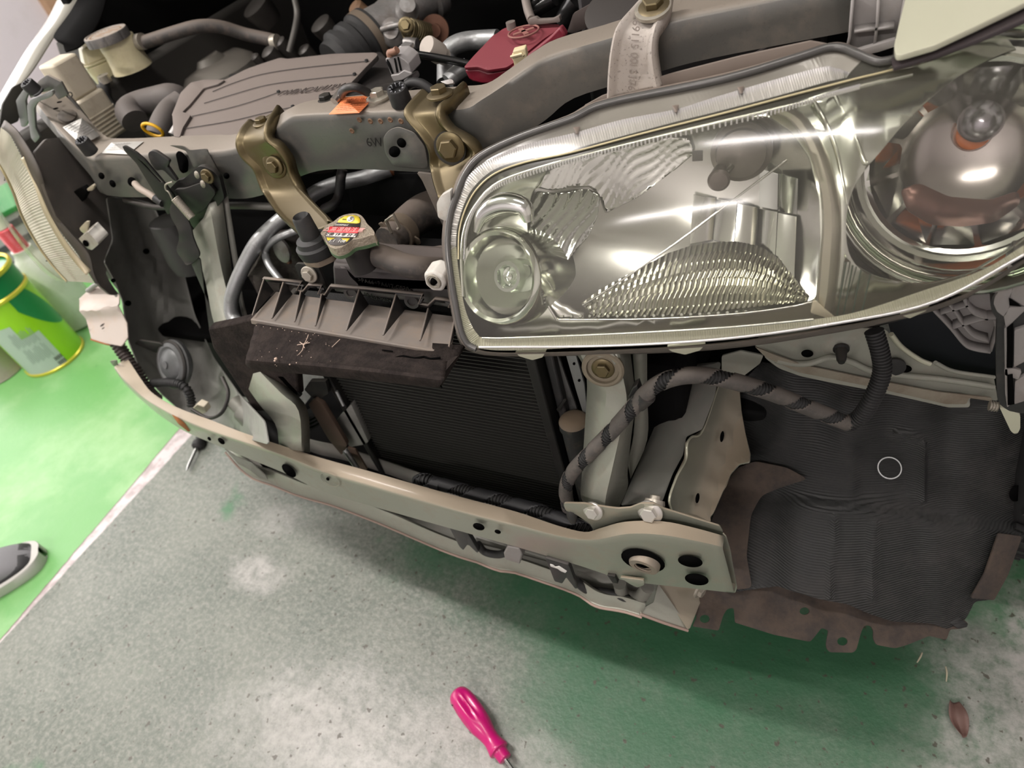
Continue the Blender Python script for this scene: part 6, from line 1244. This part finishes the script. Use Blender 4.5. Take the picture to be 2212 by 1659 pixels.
ribbed('hazy_side_band', [(1024, 752), (1003, 726), (987, 662), (974, 575), (968, 530)], [(1036, 728), (1020, 705), (1003, 660), (990, 580), (986, 535)], flute_w, 60, .0003)
ribbed('lens_flange', [(966, 545), (967, 480), (975, 435), (993, 392), (1032, 345), (1120, 301), (1238, 262), (1314, 230), (1560, 181), (1722, 134), (1784, 114), (1822, 116), (1861, 130)],
       [(971, 540), (973, 482), (983, 442), (1003, 397), (1042, 357), (1127, 318), (1245, 288), (1347, 260), (1465, 237), (1562, 207), (1762, 150), (1805, 149), (1834, 159)], mat('beige_lens_flange', (.17, .155, .14), .35, .1, coat=.4), 60, 0, .0005)
for a, b in ((1245, 283), (1459, 236), (1600, 196)): plate('edge_notch', [(a - 8, b - 8), (a + 8, b - 10), (a + 4, b + 6), (a - 2, b + 7)], lambda x, y_, o=0.: hd(x, y_, -.003), .0005, casem, shell, rnd=2, bev=0)
beadA = [(1040, 728), (1100, 729), (1300, 722), (1580, 707), (1760, 689)]
for line, r, m_, o in (([(990, 560), (992, 500), (1006, 450), (1030, 408), (1070, 374), (1135, 350), (1230, 330), (1380, 290), (1560, 245), (1700, 208), (1840, 172), (1960, 140), (2100, 75), (2212, 30)], .0007, mat('amber_bead', (.55, .48, .28), .3, .2, coat=.5), -.0015),
    ([(1000, 640), (996, 560), (1000, 505), (1015, 462), (1045, 420), (1090, 388), (1186, 356), (1300, 325), (1450, 288), (1657, 240), (1760, 215), (1850, 188), (1970, 160)], .0016, chrome_soft, .004),
    ([(1024, 753), (1003, 728), (986, 660), (972, 570)], .0014, flute, -.0015), ([(1035, 750), (1300, 747), (1560, 732), (1813, 697), (2020, 651), (2212, 550)], .0012, flute, -.002),
    ([(1042, 730), (1100, 730), (1300, 722), (1560, 708), (1757, 690)], .0010, chrome_soft, -.001)):
    tube('lens_bead', [hd(a, b, o) for a, b in line], r, m_, shell, n=8)
# lens teeth: fine bright saw edge under the fluting
bm = bmesh.new(); A = cr([(1003, 560), (1008, 500), (1030, 445), (1075, 402), (1186, 362), (1300, 331), (1450, 294), (1657, 246), (1780, 208), (1860, 186)], 18)
for i in range(0, len(A) - 1): box_bm(bm, hd(A[i][0], A[i][1], .001), (.0011, .0016, .0030))
link('tooth_row', bm_mesh(bm), shell, flute, None, None)
for pts in ([(1112, 760), (1180, 758), (1172, 772), (1150, 778), (1122, 770)], [(1440, 752), (1525, 742), (1512, 757), (1480, 766), (1452, 760)], [(1945, 680), (2010, 655), (2000, 672), (1965, 688)]):
    plate('lens_lug', pts, lambda a, b, o=0.: hd(a, b, .004), .006, flute_w, shell, rnd=3)
# bezel with openings
bez = lambda a, b, o=0.: hd(a, b, .030 + o)
bowl_ol = [(1203, 692), (1181, 655), (1160, 610), (1146, 560), (1142, 485), (1150, 420), (1186, 356), (1300, 325), (1450, 292), (1600, 256), (1657, 249), (1707, 281), (1749, 340), (1770, 430), (1772, 518), (1763, 650), (1700, 664), (1580, 679), (1400, 688)]
turn_ol = ell(2085, 355, 258, 262, -30, 40)
turn_ol = fillet([(2135, 128), (2060, 170), (1996, 224), (1945, 275), (1908, 321), (1865, 370), (1843, 395), (1825, 445), (1822, 500), (1828, 545), (1855, 580), (1908, 604), (2002, 616), (2100, 590), (2200, 530), (2300, 430), (2340, 300), (2320, 130), (2212, 98)], 30)
plate('bezel', [(1040, 735), (1010, 700), (995, 600), (992, 500), (1020, 425), (1080, 380), (1186, 348), (1450, 280), (1700, 215), (1850, 178), (2020, 130), (2212, 50), (2335, 0), (2360, 240), (2330, 460), (2212, 525), (2100, 590), (1990, 635), (1860, 676), (1760, 695), (1560, 712), (1300, 727)], bez, .002, chrome_soft, shell, rnd=12, grid=26, bev=.0008,
      holes=[fillet(bowl_ol, 14), ell(1090, 590, 84, 98, -12, 36), turn_ol], label='satin chrome bezel', relief=lambda a, b: .010 * st(1150 - a, 14) * st(520 - b, 18) * .6 + .006 * st(a - 1800, 6) * st(1870 - a, 6))
# main reflector bowl: deep concave, faceted, fluted lower dome
def bowl_d(a, b):
    u = (a - 1500) / 330.; v = (b - 470) / 215.; return .034 + .080 * max(0., 1 - .62 * (u * u + v * v))
bo = [off for off in fillet(bowl_ol, 14)]
plate('main_reflector', bo, lambda a, b, o=0.: hd(a, b, bowl_d(a, b)), 0, mat('main_bowl_mirror', (.62, .62, .58), .22, 1.), shell, rnd=0, grid=16, bev=0, smooth=60, label='bright concave main reflector')
# vertical facets right of the bulb (stepped mirror panels)
def panel(pts, dd, tilt=0., m=None, nm='reflector_facet'):
    cx = sum(p[0] for p in pts) / len(pts); return plate(nm, pts, lambda a, b, o=0.: hd(a, b, bowl_d(a, b) - .006 - dd + tilt * (a - cx) / 40.), .0006, m or chrome, shell, rnd=1, bev=.0003)
FX = [(1491, 1497, 1484, 1490), (1547, 1545, 1537, 1536), (1595, 1592, 1583, 1583), (1640, 1640, 1625, 1628), (1683, 1688, 1668, 1672), (1722, 1730, 1712, 1715)]
edg = lambda i: [(1497 - i * 0, 330), (1497, 330)]
xs = [1497, 1547, 1593, 1638, 1680, 1722]
for i in range(5):
    x0, x1 = xs[i], xs[i + 1]; b0, b1 = 330 + i * 10, 330 + (i + 1) * 10; c0, c1 = [528, 519, 528, 560, 600, 640][i], [528, 519, 528, 560, 600, 640][i + 1]
    panel([(x0 + 1, b0 + 90), (x1 - 1, b1 + 88), (x1 - 8, c1 - 1), (x0 - 7, c0 - 1)], .000, (.004, -.004, .005, -.003, .004)[i])
    if i > 2: panel([(x0 + 3, b0 + 4), (x1 + 1, b1 + 6), (x1 - 1, b1 + 84), (x0 + 1, b0 + 86)], .000, (-.004, .005, -.003, .004, -.005)[i], chrome_d)
# left leaf-shaped pocket and side mirror wedge
leaf = [(1298, 420), (1272, 408), (1235, 410), (1200, 418), (1158, 412), (1146, 450), (1143, 500), (1152, 570), (1166, 612), (1183, 640), (1200, 600), (1240, 545), (1272, 510), (1290, 470)]
def leaf_r(a, b): return .0007 * math.sin((a * .8 + b * .55) / 3.4 + 1.3 * math.sin(b / 19.))
plate('streaked_pocket', leaf, lambda a, b, o=0.: hd(a, b, .048 + .02 * (a - 1140) / 160), .0008, chrome_d, shell, rnd=10, grid=6, bev=0, relief=leaf_r, smooth=60)
def rip(a, b):
    d = math.hypot(a - 1600, (b - 560) * 1.1); return .00045 * math.sin(d / 2.9 + 2.2 * math.sin(a / 17.)) 
plate('rippled_upper_mirror', [(1190, 362), (1300, 330), (1450, 296), (1490, 300), (1500, 332), (1440, 380), (1380, 425), (1310, 460), (1298, 425), (1276, 404), (1232, 405), (1195, 412), (1158, 405)], lambda a, b, o=0.: hd(a, b, bowl_d(a, b) - .004), .0008, chrome, shell, rnd=8, grid=6, bev=0, relief=rip, smooth=60)
# fluted lower dome
dome = [(1208, 686), (1240, 665), (1300, 622), (1370, 585), (1445, 545), (1490, 530), (1545, 522), (1590, 520), (1640, 530), (1680, 555), (1710, 590), (1735, 625), (1756, 648), (1700, 660), (1580, 674), (1400, 684)]
rows = []
NF = 46
def yb_(x): return 687 - max(0, x - 1400) * .105
for j in range(-30, NF * 3 + 1):
    xb = 1210 + (1752 - 1210) * j / (NF * 3); tilt = .34; y0 = yb_(xb); r = []
    pts_ = [(xb + tilt * s, y0 - s) for s in range(0, 175, 2)]; pts_ = [p for p in pts_ if inside(p, dome)]
    if len(pts_) < 4: continue
    h = (.0011, 0, -.0004)[j % 3]
    for k in range(9):
        p = pts_[int(k / 8 * (len(pts_) - 1))]; rows_d = .042 + .045 * max(0, (690 - p[1]) / 170.)
        r.append(hd(p[0] + (2 if k % 2 else 0), p[1], rows_d - h))
    rows.append(r)
loft('fluted_dome', rows, .0008, mat('smoky_chrome', (.50, .50, .43), .16, 1.), shell, smooth=None, label='fluted lower reflector dome')
for line in ([(1208, 690), (1400, 689), (1580, 679), (1700, 664), (1764, 650)], [(1203, 692), (1181, 655)], [(1205, 688), (1290, 640), (1446, 535), (1560, 450), (1700, 345)]):
    tube('bright_edge', [hd(a, b, .030 if line[0][0] != 1205 else .05) for a, b in line], .0010, chrome, shell, n=8)
for k in range(28):
    t = k / 27; a = 1215 + 535 * t; b = 683 - 28 * max(0, (t - .3)) ** 1.3; o = lathe('edge_glint', hd(a, b, .034), (0, -.7, .7), [(0, .0017), (.001, .0012)], chrome, shell, 8)
# bulb socket
bs = hd(1602, 322, .078); bax = (Vector(CAM) - bs).normalized(); bax = (bax + Vector((0, -.25, -.25))).normalized()
lathe('bulb_socket', bs, bax, [(0, .024), (.008, .024), (.010, .020), (.014, .019), (.016, .012), (.018, .0002)], mat('smoked_socket', (.20, .18, .16), .3, .5), shell, 32)
lathe('bulb_shield', hd(1553, 388, .060), bax, [(-.02, .006), (0, .0085), (.002, .0088), (.004, .0070), (.005, .0002)], mat('brown_shield', (.13, .11, .10), .4, .4), shell, 28)
lathe('reflector_hole', hd(1507, 336, .070), bax, [(0, .006), (.001, .006)], mat('grey_hole', (.08, .075, .07), .6), shell, 4)
tube('shield_stem', [hd(1553, 388, .060), hd(1590, 350, .075)], .0025, chrome_d, shell, n=8, sm=1)
# --- round position lamp at the inner end
pc_ = hd(1088, 598, .022); lax = Vector((-.12, -.82, .56)).normalized()
hood_c = pc_
lathe('position_lamp_hood', pc_, lax, [(-.05, .045), (-.02, .0440), (.006, .0425), (.011, .0410), (.013, .0385), (.011, .0355), (.004, .0345), (-.012, .034)], mat('bright_bezel_ring', (.74, .77, .68), .10, 1.), shell, 56, cap=False, label='round inner position lamp ring')
lathe('position_lamp_cup', pc_ - lax * .004, lax, [(-.030, .004), (-.029, .014), (-.023, .024), (-.014, .0305), (-.004, .0340), (0, .0345)], chrome, shell, 48, cap=False)
def petal(name, c, ax, r0, r1, n, h, m):
    bm = bmesh.new(); u = ax.orthogonal().normalized(); v = ax.cross(u)
    for k in range(n):
        t0, t1 = 2 * math.pi * k / n, 2 * math.pi * (k + .8) / n; q = []
        for t, r, z_ in ((t0, r0, h * .4), (t1, r0, h * .9), (t1, r1, h * .2), ((t0 + t1) / 2, r1 * 1.02, h * .9), (t0, r1, 0)): q.append(bm.verts.new(c + ax * z_ + (u * math.cos(t) + v * math.sin(t)) * r))
        bm.faces.new(q)
    bmesh.ops.triangulate(bm, faces=bm.faces); return link(name, bm_mesh(bm), shell, m, None, None)

glassm = mat('clear_bulb_plastic', (.75, .80, .72), .05, .9)
lathe('lamp_lens_boss', pc_ - lax * .016, lax, [(-.02, .016), (.006, .0150), (.011, .0135), (.011, .0105), (.004, .0085), (.002, .005), (.009, .004), (.011, .0002)], glassm, shell, 30, cap=False)
tube('hood_brow', [hd(1020 + 8, 500, .010), hd(1045, 462, .006), hd(1085, 440, .004), hd(1130, 447, .006), hd(1142, 480, .010)], [.003, .007, .009, .008, .004], chrome, shell, n=14)
# --- turn signal, large round bowl wrapping the corner
tcn_ = hd(2095, 345, .075); tax2 = ((Vector(CAM) - tcn_).normalized() + Vector((.10, -.12, -.02))).normalized()
def tring(name, rr, m, n=56): 
    return lathe(name, tcn_, tax2, rr, m, shell, n, cap=False, smooth=45)
tring('turn_signal_collar', [(-.02, .100), (.035, .098), (.042, .095), (.044, .0925), (.042, .090), (.030, .088), (.034, .0855), (.030, .083), (.018, .081)], mat('chrome_step_rings', (.66, .70, .62), .09, 1.)).__setitem__('label', 'stepped chrome turn signal collar')
tring('turn_signal_ring', [(.018, .082), (.010, .078), (.000, .074), (.004, .0715), (.002, .068)], chrome)
tring('turn_signal_bowl', [(.002, .069), (-.012, .062), (-.028, .048), (-.036, .032), (-.040, .016), (-.040, .0002)], mat('turn_bowl_chrome', (.40, .37, .35), .18, 1.))
bm = bmesh.new(); u = tax2.orthogonal().normalized(); v = tax2.cross(u)
for k in range(12):
    t0, t1 = 2 * math.pi * k / 12, 2 * math.pi * (k + .86) / 12
    for (ra, ha), (rb, hb) in (((.047, -.026), (.066, .002)),):
        s_ = .004 * (1 if k % 2 else -1); bm.faces.new([bm.verts.new(tcn_ + tax2 * (h + e) + (u * math.cos(t) + v * math.sin(t)) * r) for t, r, h, e in ((t0, ra, ha, s_), (t1, ra, ha, -s_), (t1, rb, hb, -s_), (t0, rb, hb, s_))])
link('bowl_facets', bm_mesh(bm), shell, chrome_d, None, None)
amber = mat('amber_bulb', (.55, .13, .02), .2, 0, coat=.5)
bc = hd(2118, 262, .085)
lathe('bulb_cap', bc, tax2, [(-.03, .013), (0, .0155), (.008, .0150), (.014, .012), (.018, .007), (.0195, .0002)], mat('grey_violet_bulb_cap', (.40, .38, .42), .22, .9), shell, 36)
lathe('amber_bulb', bc - tax2 * .005 + Vector((-.002, 0, -.010)), tax2, [(-.03, .010), (-.002, .014), (.004, .012), (.008, .0002)], amber, shell, 28)
plate('brown_tinted_band', [(1985, 395), (2050, 425), (2140, 432), (2200, 412), (2205, 440), (2150, 480), (2080, 490), (2010, 486), (1960, 455), (1945, 410)], lambda a, b, o=0.: hd(a, b, .066), .001, mat('red_brown_mirror', (.15, .08, .062), .35, .6), shell, rnd=12, bev=0)
# --- vertical bezel bar and green-reflecting corner plate
barL = [(1660, 240), (1707, 262), (1745, 320), (1768, 400), (1775, 480), (1770, 560), (1764, 640), (1757, 680)]; barR = [(1700, 226), (1742, 252), (1782, 318), (1808, 400), (1818, 470), (1816, 560), (1808, 630), (1797, 684)]
rows = []
for k, (t, o) in enumerate(((0, .040), (.02, .022), (.12, .014), (.5, .011), (.88, .014), (.98, .022), (1, .045))): rows.append([hd(a[0] + (b[0] - a[0]) * t, a[1] + (b[1] - a[1]) * t, o) for a, b in zip(cr(barL, 5), cr(barR, 5))])
loft('divider_bar', rows, .0008, mat('tan_satin_bar', (.50, .47, .38), .30, .85, bump=.05, bscale=80), shell, smooth=50, label='satin vertical divider bar')
plate('bar_foot', [(1757, 652), (1764, 652), (1808, 690), (1790, 688), (1752, 676)], lambda a, b, o=0.: hd(a, b, .010), .002, mat('cream_foot', (.62, .56, .42), .35, .3), shell, rnd=1)
for x0, x1 in ((1700, 1770), (1800, 1855)): tube('light_guide', [hd(a, b, .026) for a, b in (((1757, 216), (1785, 268), (1808, 330), (1822, 400), (1830, 440)) if x0 == 1700 else ((1802, 205), (1830, 258), (1856, 320), (1868, 350), (1874, 352)))], .0016, chrome_soft, shell, n=8)
gp = plate('corner_reflector', [(1826, 556), (1850, 575), (1903, 604), (1890, 664), (1860, 672), (1805, 684), (1812, 620)], lambda a, b, o=0.: hd(a, b, .022 + (b - 560) * .0004), .001, chrome, shell, rnd=2, bev=.0004)
for a0, a1 in ((1828, 1808), (1842, 1822), (1860, 1842), (1880, 1862)): tube('dark_line', [hd(a0 + 0, 566 + (a0 - 1828) * .5, .0205), hd(a1, 680 - (a1 - 1808) * .12, .0120)], .0006, mat('line_shadow', (.03, .05, .03), .5), gp, n=6, sm=1)
# ================= far (right) headlight seen edge-on
fa = [(0, 354, .47), (15, 380, .465), (33, 419, .46), (51, 469, .452), (86, 532, .442), (120, 578, .436), (147, 608, .432)]
fb = [(8, 262, .56), (30, 280, .55), (46, 301, .545), (68, 337, .535), (86, 375, .525), (101, 419, .52), (122, 469, .51), (160, 515, .50), (190, 552, .49), (200, 590, .478), (212, 614, .47)]
fb2 = [(2, 275, .56), (24, 295, .55), (50, 345, .535), (75, 400, .52), (95, 445, .51), (130, 500, .50), (165, 545, .49), (185, 580, .48), (205, 612, .468)]
fc = [(-30, 380, .40), (-10, 440, .398), (18, 478, .395), (56, 530, .40), (90, 568, .41), (120, 594, .42), (146, 609, .43)]
far = plate('headlight', [(75, 329), (100, 300), (137, 296), (165, 335), (195, 372), (225, 415), (240, 480), (246, 540), (228, 590), (240, 612), (256, 636), (240, 638), (215, 617), (200, 590), (190, 552), (122, 469), (101, 419), (86, 375)], surf([(75, 329, .555), (240, 480, .60), (215, 617, .49), (137, 296, .59)]), .004, mat('grey_headlight_case', (.115, .105, .095), .6, dirt=(.17, .14, .12), damt=.4), CAR, rnd=6, grid=14, relief=lambda a, b: .01 * math.exp(-(((a - 175) / 30) ** 2 + ((b - 480) / 60) ** 2)), label='far right headlight seen edge on')
cols = []
NR = 70
def sampP(Lq, t):
    s = t * (len(Lq) - 1); i = min(int(s), len(Lq) - 2); u = s - i; return Lq[i].lerp(Lq[i + 1], u)
A3 = [P(a, b, y=c) for a, b, c in fa]; B3 = [P(a, b, y=c) for a, b, c in fb2]; C3 = [P(a, b, y=c) for a, b, c in fc]; D3 = [P(a, b, y=c) for a, b, c in fb]
A3, B3, C3, D3 = [[Vector(p) for p in cr(x, 6)] for x in (A3, B3, C3, D3)]
r_ = [[], [], []]
for j in range(NR * 2 + 1):
    t = j / (NR * 2); h = Vector((-.5, -.6, .4)) * (.0012 if j % 2 else -.0004); a, b = sampP(A3, t), sampP(B3, t)
    r_[0].append(a + h * .3); r_[1].append(a.lerp(b, .5) + h + Vector((-.0008, -.0008, .0012))); r_[2].append(b + h)
tl = bpy.data.materials.new('yellowish_fluted_lens'); tl.use_nodes = True; nt = tl.node_tree; N = nt.nodes; L = nt.links; N.clear()
ou = N.new('ShaderNodeOutputMaterial'); a_ = N.new('ShaderNodeBsdfDiffuse'); a_.inputs[0].default_value = (.80, .76, .66, 1); b_ = N.new('ShaderNodeBsdfTranslucent'); b_.inputs[0].default_value = (.85, .80, .68, 1)
g_ = N.new('ShaderNodeBsdfGlossy'); g_.inputs['Roughness'].default_value = .2; x1 = N.new('ShaderNodeMixShader'); x1.inputs[0].default_value = .55; x2 = N.new('ShaderNodeMixShader'); x2.inputs[0].default_value = .12
L.new(a_.outputs[0], x1.inputs[1]); L.new(b_.outputs[0], x1.inputs[2]); L.new(x1.outputs[0], x2.inputs[1]); L.new(g_.outputs[0], x2.inputs[2]); L.new(x2.outputs[0], ou.inputs[0])
loft('fluted_lens_side', r_, 0, tl, far, smooth=None)
loft('case_edge', [[sampP(B3, j / 40) for j in range(41)], [sampP(D3, j / 40) + Vector((.001, .001, .001)) for j in range(41)]], .002, MATS['grey_headlight_case'], far, smooth=50)
loft('lens', [[sampP(A3, j / 40) for j in range(41)], [sampP(A3, j / 40).lerp(sampP(C3, j / 40), .5) + Vector((-.01, -.008, .01)) for j in range(41)], [sampP(C3, j / 40) for j in range(41)]], .0015, clear, far, nr=3, smooth=180)
loft('inner_bezel', [[sampP(A3, j / 40) + Vector((.012, .02, -.004)) for j in range(41)], [sampP(A3, j / 40).lerp(sampP(C3, j / 40), .35) + Vector((.014, .03, -.002)) for j in range(41)]], .001, mat('amber_tinted_bezel', (.75, .66, .46), .25, .35), far, smooth=60)
tube('amber_line', [p + Vector((-.001, -.001, .001)) for p in A3[::3]], .0016, MATS['amber_bead'], far, n=8)
for t in (.22, .5, .78): a, b = sampP(A3, t), sampP(B3, t); tube('lens_step', [a + Vector((-.003, -.003, .003)), a.lerp(b, .5) + Vector((-.006, -.005, .006)), b + Vector((-.003, -.003, .003))], .0009, MATS['grey_gloss_bead'], far, n=6)
tube('lens_line', [sampP(A3, j / 12).lerp(sampP(B3, j / 12), .45) + Vector((-.004, -.004, .005)) for j in range(3, 13)], .0012, mat('amber_step', (.6, .5, .25), .3, .2), far, n=6)
prism('mount_foot', [P(a, b, y=.50) for a, b in fillet(Q('h8', '780,350 870,280 975,390 980,410 915,465 870,450'), 2)], (.004, .02, .004), MATS['white_painted_foot'], far, .002); hole(185, 526, 5, 8, -40, far, const('y', .4985))
plate('clip', Q('h8', '790,245 850,180 885,180 870,250 880,290 840,300 800,270'), const('y', .51), .003, resin_white, far, rnd=2); plate('hook', Q('z5', '290,120 320,85 350,60 380,200 420,215 370,235 330,210'), const('y', .535), .004, MATS['grey_headlight_case'], far, rnd=4)
plate('bulb_cover', Q('z5', '560,170 700,100 740,140 700,220 660,260 620,230'), const('y', .56), .01, dark, far, rnd=2); plate('clip', Q('z5', '740,110 790,75 805,90 790,125 750,130'), const('y', .56), .004, resin_white, far, rnd=2)
